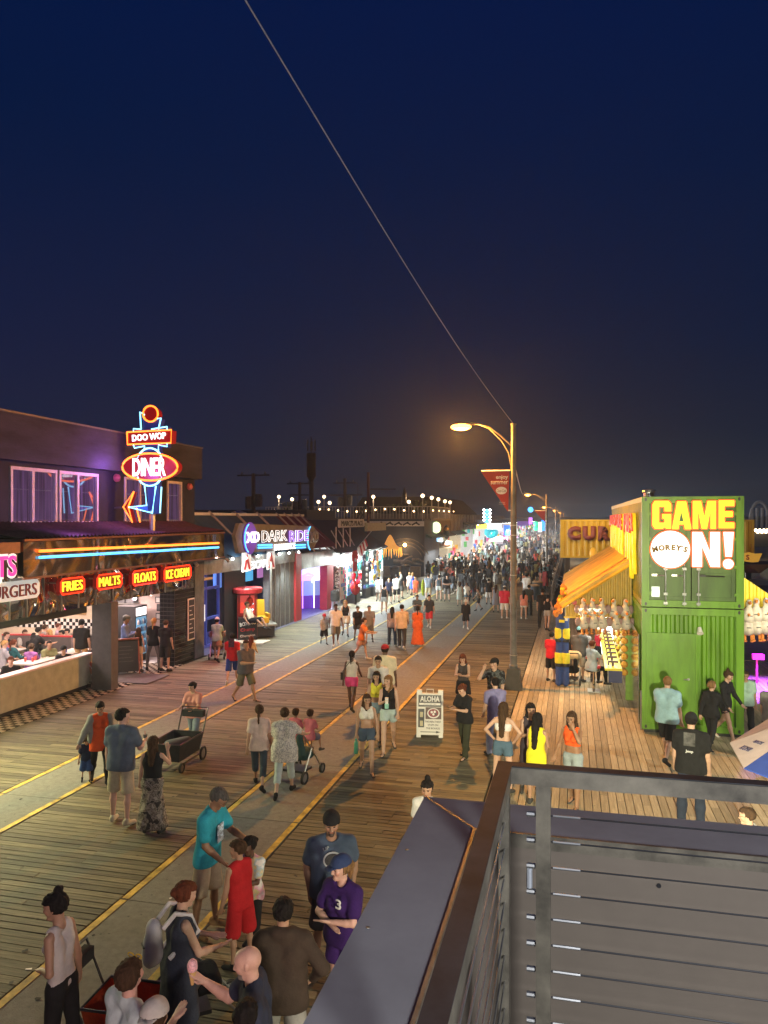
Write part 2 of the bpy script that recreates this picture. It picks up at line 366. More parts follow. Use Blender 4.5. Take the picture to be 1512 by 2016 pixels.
def build_person(root, h=1.72, sex='m', pose='stand', lean=3, head=(0, 8), wd=1.0, skin='l', hair='short', hc='brown',
                 top='tee', tc=(0.5, 0.5, 0.5), tp=None, bot='shorts', bc=(0.3, 0.27, 0.2), bp=None, shoe=(0.05, 0.05, 0.05), sandal=False,
                 hat=None, hatc=(0.03, 0.03, 0.03), res=0.022, near=False, hs=None, glasses=False, beard=False, merged=False, over=None, loose=0.0, hatback=False, sit_z=None):
    ps = dict(POSES[pose]);
    if over: ps.update(over)
    s = h / 1.75; fem = sex == 'f'; kid = h < 1.5
    hs = hs or (1.0 if not kid else min(1.45, 1.0 + (1.55 - h) * 0.55))   # head larger on a child
    g = s; rad = s * (0.96 if fem else 1.0)
    lr = R(lean); U = np.array([0, -math.sin(lr), math.cos(lr)]); Fw = np.array([0, -math.cos(lr), -math.sin(lr)]); X = np.array([1., 0, 0])
    pel = np.array([0, 0, 0.93 * g])
    # legs
    legs = {}
    for sd, key in ((1, 'lL'), (-1, 'lR')):
        f, kn, ab = [R(q) for q in ps[key]]
        hip = pel + X * sd * 0.092 * g - np.array([0, 0, 0.02 * g])
        td = np.array([sd * math.sin(ab), -math.sin(f) * math.cos(ab), -math.cos(f) * math.cos(ab)])
        knee = hip + td * 0.42 * g; q = f - kn
        shd = np.array([sd * math.sin(ab) * 0.3, -math.sin(q), -math.cos(q)]); shd = nrm(shd); ank = knee + shd * 0.41 * g
        pitch = max(0.0, -q) * 0.8
        fd = nrm([sd * 0.22, -math.cos(pitch), -math.sin(pitch)]); dn = np.cross(fd, X) ; dn = nrm(dn); dn = dn if dn[2] < 0 else -dn
        heel = ank + dn * 0.045 * g - fd * 0.035 * g; toe = ank + dn * 0.062 * g + fd * 0.155 * g
        legs[sd] = [hip, knee, ank, heel, toe]
    sh = sit_z - pel[2] if sit_z is not None else -min(min(L[3][2], L[4][2]) for L in legs.values()) + 0.032 * g
    dz = np.array([0, 0, sh]); pel = pel + dz
    for L in legs.values():
        for i in range(5): L[i] = L[i] + dz
    chest = pel + U * 0.36 * g; shc = pel + U * 0.475 * g; nb = pel + U * 0.54 * g; waist = pel + U * 0.16 * g
    swd = (0.155 if fem else 0.178) * g * (0.6 + 0.4 * wd)
    arms = {}
    for sd, key in ((1, 'aL'), (-1, 'aR')):
        f, a, e, i = [R(q) for q in ps[key]]; f += lr * 0.3
        sho = shc + X * sd * swd - U * 0.01 * g
        ud = np.array([sd * math.sin(a), -math.sin(f) * math.cos(a), -math.cos(f) * math.cos(a)])
        b0 = np.array([0, -math.cos(f), math.sin(f)]); bb = b0 * math.cos(i) + np.array([-sd, 0, 0]) * math.sin(i); bb = nrm(bb - ud * float(bb @ ud))
        elb = sho + ud * 0.285 * g; fd = nrm(ud * math.cos(e) + bb * math.sin(e)); wr = elb + fd * 0.25 * g
        arms[sd] = [sho, elb, wr, fd, bb]
    # head frame
    hy, hp = R(head[0]), R(head[1])
    hf = np.array([math.sin(hy) * math.cos(hp), -math.cos(hy) * math.cos(hp), -math.sin(hp)]); hf = nrm(hf); hr = nrm(np.cross(hf, [0, 0, 1.])); hu = np.cross(hr, hf)
    k = g * hs; hc_ = nb + U * 0.065 * g + hu * 0.085 * k + hf * 0.018 * g
    W = lambda x, y, z: hc_ + hr * x * k + hf * y * k + hu * z * k
    tw = wd; rT = rad
    n = Fw
    cov_leg = {'pants': 1.0, 'shorts': 0.92, 'short_shorts': 0.4, 'leggings': 1.0, 'capri': 0.99, 'skirt': 0.8, 'longskirt': 1.0, 'miniskirt': 0.5}.get(bot, 0.6)
    def torso(F, e, hem=None, chestonly=False):   # e = inflation
        for sd in (1, -1):
            w0, w1, w2 = (0.068, 0.045, 0.075) if fem else (0.065, 0.062, 0.085)
            r0, r1, r2 = (0.108, 0.083, 0.092) if fem else (0.100, 0.096, 0.105)
            tf = 0.82
            P0 = pel + X * sd * w0 * g * tw; P1 = waist + X * sd * w1 * g * tw + n * (0.02 * (tw - 1) * 4) * g; P2 = chest + X * sd * w2 * g * tw
            if not chestonly: F.add(P0, P1, r0 * rT * tw + e, r1 * rT * tw + e, tf + (tw - 1) * 0.5, n, 0.05 * g)
            F.add(P1 if not chestonly else (P1 + P2) / 2, P2, r1 * rT * tw + e, r2 * rT * tw ** 0.6 + e, tf + (tw - 1) * 0.4, n, 0.05 * g)
            F.add(P2, shc + X * sd * 0.09 * g, r2 * rT * 0.9 + e, 0.062 * rT + e, 0.82, n, 0.04 * g)
            if fem: F.add(chest + X * sd * 0.07 * g + n * 0.075 * g - U * 0.01 * g, chest + X * sd * 0.065 * g + n * 0.085 * g - U * 0.03 * g, 0.043 * rT * tw + e, 0.05 * rT * tw + e, 1, None, 0.03 * g)
            F.add(nb - U * 0.02 * g, shc + X * sd * swd * 0.85, 0.052 * rT + e, 0.048 * rT + e, 1, None, 0.03 * g)
    def coll():
        out = []
        F = Field(res, 0.03 * g)
        torso(F, -0.012)
        for sd, L in legs.items():
            th, kr, cr_, ar = [q * rT * (0.75 + 0.25 * wd) for q in (0.090 if fem else 0.084, 0.056, 0.055, 0.036)]
            e = -0.008 if cov_leg > 0.6 else 0.0
            F.add(L[0], L[1], th + e, kr + e, 1, None, 0.03 * g)
            mid = L[1] + (L[2] - L[1]) * 0.35 + np.array([0, 0.012 * g, 0])
            F.add(L[1], mid, kr * 0.95 + e, cr_ + e, 1, None, 0.02 * g); F.add(mid, L[2], cr_ + e, ar + e, 1, None, 0.02 * g)
            F.add(L[2], L[3], ar * 0.85, 0.033 * g, 1, None, 0.02 * g); F.add(L[3] + np.array([0, 0, .002]), L[4], 0.032 * g, 0.024 * g, 1, None, 0.02 * g)
        for sd, A in arms.items():
            q = rT * (0.72 + 0.28 * wd) * (0.88 if fem else 1.02)
            F.add(A[0], A[1], 0.052 * q, 0.040 * q, 1, None, 0.025 * g); F.add(A[1], A[1] + (A[2] - A[1]) * 0.3, 0.039 * q, 0.042 * q, 1, None, 0.015 * g)
            F.add(A[1] + (A[2] - A[1]) * 0.3, A[2], 0.042 * q, 0.027 * q, 1, None, 0.015 * g)
            if not near: F.add(A[2], A[2] + A[3] * 0.09 * g + A[4] * 0.02 * g, 0.03 * g, 0.028 * g, 0.7, A[4], 0.015 * g); F.add(A[2] + A[3] * 0.09 * g + A[4] * 0.02 * g, A[2] + A[3] * 0.14 * g + A[4] * 0.05 * g, 0.024 * g, 0.016 * g, 1, None, 0.012 * g)
        F.add(nb - U * 0.03 * g, W(0, -0.015, -0.05), 0.056 * rT, 0.052 * rT, 1, None, 0.02 * g)
        def headp(F, fine):
            kk = 0.02 * k
            F.add(W(0, -0.022, 0.03), W(0, 0.012, 0.025), 0.088 * k, 0.085 * k, 0.86, hr, kk)
            F.add(W(0, 0.02, 0.0), W(0, 0.045, -0.068), 0.072 * k, 0.040 * k, 0.86, hr, kk)
            F.add(W(0, 0.01, -0.04), W(0, 0.052, -0.085), 0.055 * k, 0.026 * k, 1, None, kk)
            if fine:
                F.add(W(0, 0.088, 0.02), W(0, 0.104, -0.022), 0.008 * k, 0.012 * k, 1, None, 0.012 * k)
                F.add(W(-0.012, 0.094, -0.026), W(0.012, 0.094, -0.026), 0.008 * k, 0.008 * k, 1, None, 0.008 * k)
                F.add(W(-0.038, 0.074, 0.034), W(0.038, 0.074, 0.034), 0.012 * k, 0.012 * k, 1, None, 0.012 * k)
                F.add(W(-0.018, 0.082, -0.05), W(0.018, 0.082, -0.05), 0.009 * k, 0.009 * k, 1, None, 0.008 * k)
                F.add(W(-0.008, 0.072, -0.088), W(0.008, 0.072, -0.088), 0.016 * k, 0.016 * k, 1, None, 0.015 * k)
                for sd in (1, -1):
                    F.add(W(sd * 0.045, 0.062, -0.01), W(sd * 0.04, 0.06, -0.03), 0.022 * k, 0.018 * k, 1, None, 0.02 * k)
                    F.sub(W(sd * 0.031, 0.098, 0.012), 0.017 * k, 0.012 * k)
                    F.add(W(sd * 0.076, -0.008, 0.018), W(sd * 0.074, 0.0, -0.018), 0.015 * k, 0.010 * k, 0.5, hr, 0.006 * k)
            else: F.add(W(0, 0.09, 0.0), W(0, 0.098, -0.02), 0.012 * k, 0.014 * k, 1, None, 0.012 * k)
            F.add(nb + U * 0.0 * g, W(0, -0.015, -0.05), 0.054 * rT, 0.052 * rT, 1, None, 0.02 * g)
        if not near: headp(F, False)
        body = [(*surf(*F.solve()), 0)]
        if near:
            Fh = Field(0.0062, 0.02); headp(Fh, True); Fh.plane(nb + U * 0.005, U); P, Q = surf(*Fh.solve()); body.append((P, Q, 0))
            for sd, A in arms.items():
                Fn = Field(0.0052, 0.006 * g); q = rT * 0.9; d, b = A[3], A[4]; lat = nrm(np.cross(d, b))
                Fn.add(A[2] - d * 0.05 * g, A[2], 0.030 * q, 0.025 * q, 1, None, 0.01)
                pc = A[2] + d * 0.085 * g + b * 0.008
                for o_ in (-0.024, -0.008, 0.008, 0.024):
                    Fn.add(A[2] + d * 0.01 + lat * o_ * 0.5 * g, pc + lat * o_ * g, 0.017 * g, 0.013 * g, 1, None, 0.012)
                for o_, ln in ((-0.028, 0.058), (-0.0095, 0.074), (0.0095, 0.078), (0.028, 0.068)):
                    k1 = pc + lat * o_ * g; k2 = k1 + nrm(d + b * 0.55) * ln * 0.5 * g; k3 = k2 + nrm(d * 0.6 + b) * ln * 0.5 * g
                    Fn.add(k1, k2, 0.0095 * g, 0.0085 * g, 1, None, 0.003); Fn.add(k2, k3, 0.0085 * g, 0.0072 * g, 1, None, 0.003)
                ti = sd; t0 = A[2] + d * 0.03 * g + lat * 0.026 * ti * g; t1 = t0 + nrm(lat * ti + d * 1.0 + b * 0.5) * 0.042 * g; t2 = t1 + nrm(lat * ti * 0.2 + d + b * 0.7) * 0.032 * g
                Fn.add(t0, t1, 0.014 * g, 0.011 * g, 1, None, 0.008); Fn.add(t1, t2, 0.0105 * g, 0.0085 * g, 1, None, 0.003)
                body.append((*surf(*Fn.solve()), 0))
        out.append(('body', body, skin_mat(SK[skin])))
        # ---- top
        if top:
            e = 0.012 + loose * 0.02
            T = Field(res, 0.03 * g, amp=0.0035 if near else 0.002, freq=34)
            if top in ('crop', 'bra', 'tube'): torso(T, 0.005); T.plane(pel + U * (0.20 if top == 'crop' else 0.27) * g, U)
            else:
                torso(T, e if top != 'tank' else 0.004)
                hemd = {'tee': -0.055, 'tank': -0.02, 'long': -0.06, 'tunic': -0.2, 'dress': -0.3, 'jersey': -0.08, 'jacket': -0.05}[top] * g
                if top in ('tunic', 'dress', 'tee', 'jersey', 'long', 'jacket'):
                    r1 = (0.112 if fem else 0.106) * rT * tw + e + 0.006
                    low = {'dress': -0.46, 'tunic': -0.22}.get(top, -0.11)
                    T.add(pel + U * 0.05, pel + np.array([0, 0, low * g + .04]), r1, r1 * (1.28 if low < -0.3 else 1.06), 0.85, n, 0.05 * g)
                    for sd in (1, -1): T.add(pel + X * sd * 0.07 * g * tw + U * 0.03, pel + X * sd * 0.075 * g * tw + np.array([0, 0, low * g + .05]), r1 * 0.92, r1 * (1.15 if low < -.3 else .98), 0.85, n, 0.05 * g)
                    T.plane(pel + np.array([0, 0, low * g]), [0, 0, 1])
                else: T.plane(pel + U * hemd, U)
            if top in ('tank', 'crop', 'bra', 'dress'):
                T.sub(nb + Fw * 0.045 * g + U * 0.02 * g, 0.088 * g, 0.01); T.sub(nb - Fw * 0.07 * g + U * 0.03 * g, 0.075 * g, 0.01)
                for sd in (1, -1): T.sub(arms[sd][0] + X * sd * 0.02 * g + U * 0.015 * g, 0.062 * g * (0.8 + .2 * wd), 0.01)
            elif top == 'tube': T.plane(chest + U * 0.05 * g, -U)
            elif top == 'jersey':
                T.sub(nb + Fw * 0.05 * g + U * 0.03 * g, 0.07 * g, 0.01)
                for sd in (1, -1): T.sub(arms[sd][0] + X * sd * 0.035 * g, 0.055 * g, 0.01)
            else:
                T.sub(nb + Fw * 0.045 * g + U * 0.045 * g, 0.075 * g, 0.008)
                fr = 0.62 if top in ('tee', 'tunic') else 1.0
                for sd, A in arms.items():
                    q = rT * (0.72 + 0.28 * wd) * (0.88 if fem else 1.02)
                    end = A[0] + (A[1] - A[0]) * fr
                    sl = 0.018 + loose * 0.01 if fr < 1 else 0.012
                    T.add(A[0] - X * sd * 0.03 * g, A[0] + X * sd * 0.004 * g, 0.060 * q + 0.016, 0.058 * q + 0.016, 1, None, 0.03 * g); T.add(A[0], end, 0.057 * q + sl * .9, 0.046 * q + sl * 1.35, 1, None, 0.03 * g)
                    if fr < 1: pass
                    else: T.add(A[1], A[1] + (A[2] - A[1]) * 0.93, 0.044 * q + 0.012, 0.030 * q + 0.012, 1, None, 0.02 * g)
                if top in ('long', 'jacket') and loose > 0.5:  # hood
                    T.add(nb - Fw * 0.05 * g + X * 0.05 * g, nb - Fw * 0.06 * g - X * 0.05 * g, 0.045 * g, 0.045 * g, 1, None, 0.03)
            P, Q = surf(*T.solve())
            out.append(({'dress': 'dress', 'jacket': 'jacket', 'long': 'shirt'}.get(top, 'shirt' if top in ('tee', 'jersey', 'tunic') else 'top'), [(P, Q, 0)], cloth(tc, tp)))
        # ---- bottom
        if bot and top != 'dress':
            B = Field(res, 0.03 * g, amp=0.003 if near else 0.0015, freq=30)
            e = {'leggings': 0.005, 'short_shorts': 0.012, 'capri': 0.008}.get(bot, 0.014)
            for sd in (1, -1):
                w0, r0 = (0.068, 0.108) if fem else (0.065, 0.100)
                B.add(pel + X * sd * w0 * g * tw - U * 0.01 * g, pel + X * sd * w0 * 0.85 * g * tw + U * 0.07 * g, r0 * rT * tw + e, r0 * rT * tw * 0.9 + e, 0.82 + (tw - 1) * .5, n, 0.05 * g)
            if bot in ('skirt', 'longskirt', 'miniskirt'):
                low = {'skirt': 0.42, 'longskirt': 0.84, 'miniskirt': 0.28}[bot] * g
                for dx, dy in ((0.04, 0.03), (-0.05, 0.0), (0.02, -0.05)):
                    B.add(pel, pel + np.array([dx * g, dy * g, -low + .03]), 0.12 * rT * tw, (0.15 + low * 0.09) * rT * tw, 0.8, n, 0.06 * g)
                B.amp = 0.008; B.fr = 42; B.plane([0, 0, pel[2] - low], [0, 0, 1])
            else:
                for sd, L in legs.items():
                    th, kr, cr_, ar = [q * rT * (0.75 + 0.25 * wd) for q in (0.090 if fem else 0.084, 0.056, 0.055, 0.036)]
                    if bot in ('shorts', 'short_shorts'):
                        fr = 0.94 if bot == 'shorts' else 0.36; fl_ = 0.03 if bot == 'shorts' else 0.014
                        if bot == 'shorts' and fem: fr = 0.6
                        en = L[0] + (L[1] - L[0]) * fr
                        B.add(L[0], en, th + e, th + (kr - th) * fr + e + fl_, 1, None, 0.025 * g)
                        B.sub(en + nrm(L[1] - L[0]) * 0.10 * g, 0.10 * g, 0.004)
                    else:
                        fl_ = {'pants': 0.016, 'leggings': 0.004, 'capri': 0.008}[bot]
                        B.add(L[0], L[1], th + e, kr + e + fl_ * .5, 1, None, 0.025 * g)
                        en = L[1] + (L[2] - L[1]) * (0.95 if bot != 'capri' else 0.42)
                        B.add(L[1], L[1] + (en - L[1]) * .5, kr + e, cr_ + e + fl_ * .6, 1, None, 0.02 * g); B.add(L[1] + (en - L[1]) * .5, en, cr_ + e + fl_ * .6, (ar if bot != 'capri' else cr_) + e * .6 + fl_, 1, None, 0.02 * g)
                        if bot == 'pants': B.add(en, L[2] + (L[3] - L[2]) * 0.3, ar + fl_ + .01, ar + fl_ + .012, 1, None, 0.02 * g)
            B.plane(pel + U * 0.075 * g, -U)
            P, Q = surf(*B.solve())
            out.append(({'pants': 'trousers', 'leggings': 'leggings', 'capri': 'jeans', 'skirt': 'skirt', 'longskirt': 'skirt', 'miniskirt': 'skirt'}.get(bot, 'shorts'), [(P, Q, 0)], cloth(bc, bp)))
        # ---- shoes
        sr = min(res, 0.012) if near else res * 0.75
        for sd, L in legs.items():
            Fs = Field(sr, 0.012 * g)
            z0 = np.array([0, 0, -0.004])
            if sandal:
                Fs.add(L[3] - np.array([0, 0, 0.022 * g]), L[4] - np.array([0, 0, 0.016 * g]) + nrm(L[4] - L[3]) * 0.02 * g, 0.036 * g, 0.038 * g, 0.34, [0, 0, 1.])
                mid = L[3] * .45 + L[4] * .55; Fs.add(mid + X * 0.03 * g + [0, 0, .002], mid - X * 0.03 * g + [0, 0, .002], 0.018 * g, 0.018 * g, 1, None, 0.01)
                nm = 'sandal'
            else:
                Fs.add(L[3] + z0, L[4] + z0, 0.041 * g, 0.035 * g, 0.95, [0, 0, 1.]); Fs.add(L[3] + [0, 0, .02 * g], L[2] + [0, 0, -.005], 0.04 * g, 0.041 * g)
                Fs.add(L[4] + z0, L[4] + z0 + nrm(L[4] - L[3]) * 0.012, 0.038 * g, 0.034 * g, 0.85, [0, 0, 1.]); nm = 'shoe'
            if L[3][2] < 0.06 * g and L[4][2] < 0.06 * g: Fs.plane([0, 0, 0.001], [0, 0, 1])
            P, Q = surf(*Fs.solve())
            if len(P): out.append((nm, [(P, Q, 0)], cloth(shoe)))
        # ---- hair
        if hair:
            hr_ = 0.0085 if near else res * 0.8
            Hf = Field(hr_, 0.02 * k, amp=0.0052 if near else 0.0, freq=130)
            e = 0.010 if hair == 'buzz' else 0.017
            if hair == 'afro': e = 0.04
            Hf.add(W(0, -0.026, 0.034), W(0, 0.006, 0.034), (0.088 + e) * k, (0.084 + e) * k, 0.88, hr, 0.02 * k)
            def cutface(D, Xg, Yg, Zg, hl=0.068 if hair != 'buzz' else 0.075):
                dx, dy, dz = Xg - hc_[0], Yg - hc_[1], Zg - hc_[2]
                f_ = (dx * hf[0] + dy * hf[1] + dz * hf[2]) / k; u_ = (dx * hu[0] + dy * hu[1] + dz * hu[2]) / k; x_ = np.abs(dx * hr[0] + dy * hr[1] + dz * hr[2]) / k
                lim = 0.012 if hair in ('short', 'buzz', 'bun', 'pony', 'topbun') else 0.035
                box = np.maximum(lim - f_, u_ - hl + x_ * 0.15); D = np.maximum(D, -box * k)
                if hair in ('short', 'buzz'): D = np.maximum(D, (-0.045 - u_) * k); D = np.maximum(D, np.where(f_ > -0.03, (0.0 - u_) * k, -1))
                return D
            short_only = len(Hf.p)
            if hair in ('long', 'vlong', 'bob'):
                ln = {'long': 0.30, 'vlong': 0.45, 'bob': 0.15}[hair]
                b0 = W(0, -0.06, 0.0); b1 = nb - Fw * 0.07 * g - U * (ln - 0.1) * g
                Hf.add(b0, nb - Fw * 0.075 * g, 0.07 * k, 0.07 * k, 0.8, Fw, 0.02); Hf.add(nb - Fw * 0.075 * g, b1 - Fw * 0.04 * g, 0.075 * k, 0.05 * k, 0.7, Fw, 0.02)
                for sd in (1, -1): Hf.add(W(sd * 0.07, -0.01, 0.03), W(sd * 0.075, -0.02, -0.13 if hair != 'bob' else -0.1), 0.03 * k, 0.034 * k, 1, None, 0.02)
                if hair != 'bob':
                    for sd in (1, -1): Hf.add(W(sd * 0.075, -0.02, -0.12), shc + X * sd * 0.09 * g + Fw * 0.06 * g - U * 0.10 * g, 0.034 * k, 0.02 * k, 1, None, 0.02)
            if hair == 'topbun': Hf.add(W(0, -0.06, 0.135), W(0, -0.065, 0.15), 0.042 * k, 0.04 * k, 1, None, 0.01)
            if hair == 'bun': Hf.add(W(0, -0.125, 0.03), W(0, -0.13, 0.02), 0.038 * k, 0.036 * k, 1, None, 0.01)
            if hair == 'pony':
                Hf.add(W(0, -0.11, 0.05), W(0, -0.14, 0.0), 0.028 * k, 0.032 * k, 1, None, 0.01); Hf.add(W(0, -0.14, 0.0), nb - Fw * 0.09 * g - U * 0.10 * g, 0.032 * k, 0.015 * k, 1, None, 0.01)
            Hf.cut.append(('f', np.zeros(3), cutface))
            P, Q = surf(*Hf.solve())
            hm = pm('hair_' + hc, HAIR[hc], 0.75, var=0.35, scale=40, stretch=(1, 1, 0.15), bump=0.6, spec=0.12)
            if len(P): out.append(('hair', [(P, Q, 0)], hm))
        if hat:
            Cf = Field(0.0085 if near else res * 0.8, 0.012 * k)
            Cf.add(W(0, -0.024, 0.045), W(0, 0.008, 0.045), 0.110 * k, 0.106 * k, 0.88, hr, 0.02 * k)
            Cf.plane(W(0, 0, 0.045), hu + hf * 0.08)
            P1 = surf(*Cf.solve())
            Cb = Field(0.0085 if near else res * 0.8, 0.01 * k); sgn = -1 if hatback else 1
            if hat == 'cap': Cb.add(W(-0.03, sgn * 0.085, 0.05), W(-0.02, sgn * 0.14, 0.04), 0.042 * k, 0.038 * k, 0.22, hu); Cb.add(W(0.03, sgn * 0.085, 0.05), W(0.02, sgn * 0.14, 0.04), 0.042 * k, 0.038 * k, 0.22, hu)
            else:
                for a_ in range(8): Cb.add(W(0.1 * math.cos(a_ * .785), 0.1 * math.sin(a_ * .785), 0.045), W(0.1 * math.cos(a_ * .785 + .78), 0.1 * math.sin(a_ * .785 + .78), 0.045), 0.045 * k, 0.045 * k, 0.2, hu)
            P2 = surf(*Cb.solve())
            out.append(('cap', [(*P1, 0), (*P2, 0)], cloth(hatc)))
        return out
    parts = coll()
    meshes = []
    if merged:
        allp = []; ms = []
        for nm, pl, m in parts:
            if m not in ms: ms.append(m)
            for P, Q, _ in pl: allp.append((P, Q, ms.index(m)))
        return np_mesh('person', allp, ms)
    for nm, pl, m in parts:
        me = np_mesh(nm, pl, [m])
        if nm == 'body':
            V = np.concatenate([p[0] for p in pl]); col = np.ones((len(V), 3))
            if near:
                q = (V - hc_) / k; x = np.abs(q @ hr); y = q @ hf; z = q @ hu
                fr = y > 0.05
                def setc(mk, c): col[mk] = c
                hcx = np.array(HAIR[hc]) / np.array(SK[skin])
                if beard: setc(fr & (z < -0.038) & (z > -0.12) & ((x > 0.016) | (z < -0.062)) & (x < 0.042), np.clip(hcx * 1.5 + .12, 0, 1))
                if hair == 'buzz' : setc((z > 0.05) & (y < 0.06) & (x < 0.2) & (np.abs(q).max(1) < 0.2), np.clip(hcx + .3, 0, 1))
                setc(fr & (x > 0.014) & (x < 0.05) & (np.abs(z - 0.036) < 0.0065), np.clip(hcx + .12, 0, 1) * 0.9 + .05)
                setc(fr & (x > 0.017) & (x < 0.045) & (np.abs(z - 0.012) < 0.0085), (0.28, 0.26, 0.28))
                setc(fr & (x > 0.025) & (x < 0.037) & (np.abs(z - 0.012) < 0.0065), (0.06, 0.05, 0.05))
                setc(fr & (x < 0.022) & (np.abs(z + 0.05) < 0.0085), (0.72, 0.42, 0.42))
                col[(np.abs(q).max(1) < 0.2) & (x > 0.03) & (np.abs(z + .02) < .02) & fr] *= (1.0, 0.88, 0.86)
            at = me.attributes.new('tint', 'FLOAT_VECTOR', 'POINT'); at.data.foreach_set('vector', col.astype(np.float32).ravel())
        o = link(bpy.data.objects.new(nm, me), root)
    if glasses:
        gmb = MB()
        for sd in (1, -1):
            ring = [W(sd * 0.031 + 0.021 * math.cos(t), 0.103, 0.01 + 0.016 * math.sin(t)) for t in [i * PI / 6 for i in range(13)]]
            gmb.tube(ring, 0.0028, 5, False); gmb.tube([W(sd * 0.052, 0.1, 0.015), W(sd * 0.082, 0.0, 0.015)], 0.0025, 5)
        gmb.tube([W(-0.011, 0.106, 0.014), W(0.011, 0.106, 0.014)], 0.0025, 5)
        gmb.build('glasses', pm('glasses_frame', (0.02, 0.02, 0.02), 0.3, var=0), root)
    return dict(hands={1: arms[1][2] + arms[1][3] * 0.09 * g + arms[1][4] * 0.04, -1: arms[-1][2] + arms[-1][3] * 0.09 * g + arms[-1][4] * .04}, W=W, k=k, g=g, chest=chest, U=U, Fw=Fw, pel=pel, nb=nb, shc=shc, waist=waist, tw=tw, fem=fem, arms=arms, legs=legs, swd=swd)
def face_yaw(pos, yaw): return math.atan2(pos.y, pos.x) - PI / 2 + R(yaw)
def person(label, px, y0, feet=None, yaw=180, h=None, group=None, z=0.0, headz=None, **kw):
    if headz: feet = None; hsave = h or 1.7; h = headz
    d_top = y0 - HY
    if feet is not None:
        pos = gp(px, feet, z); hh = (H - z) * (feet - y0) / (feet - HY)
        if h: hh = h
    else:
        hh = h or 1.7; d = FPX * (H - z - hh) / d_top; r = ray(px, HY); pos = Vector((r.x * d, r.y * d, z))
    hh = min(hh, 1.95)
    if headz: hh = hsave; kw.setdefault('pose', 'sit'); kw.setdefault('sit_z', headz - 0.80 * hh / 1.75)
    rt = empty('person', pos, face_yaw(pos, yaw), label, 'person', group)
    info = build_person(rt, h=hh, **kw); info['root'] = rt; info['h'] = hh
    return info
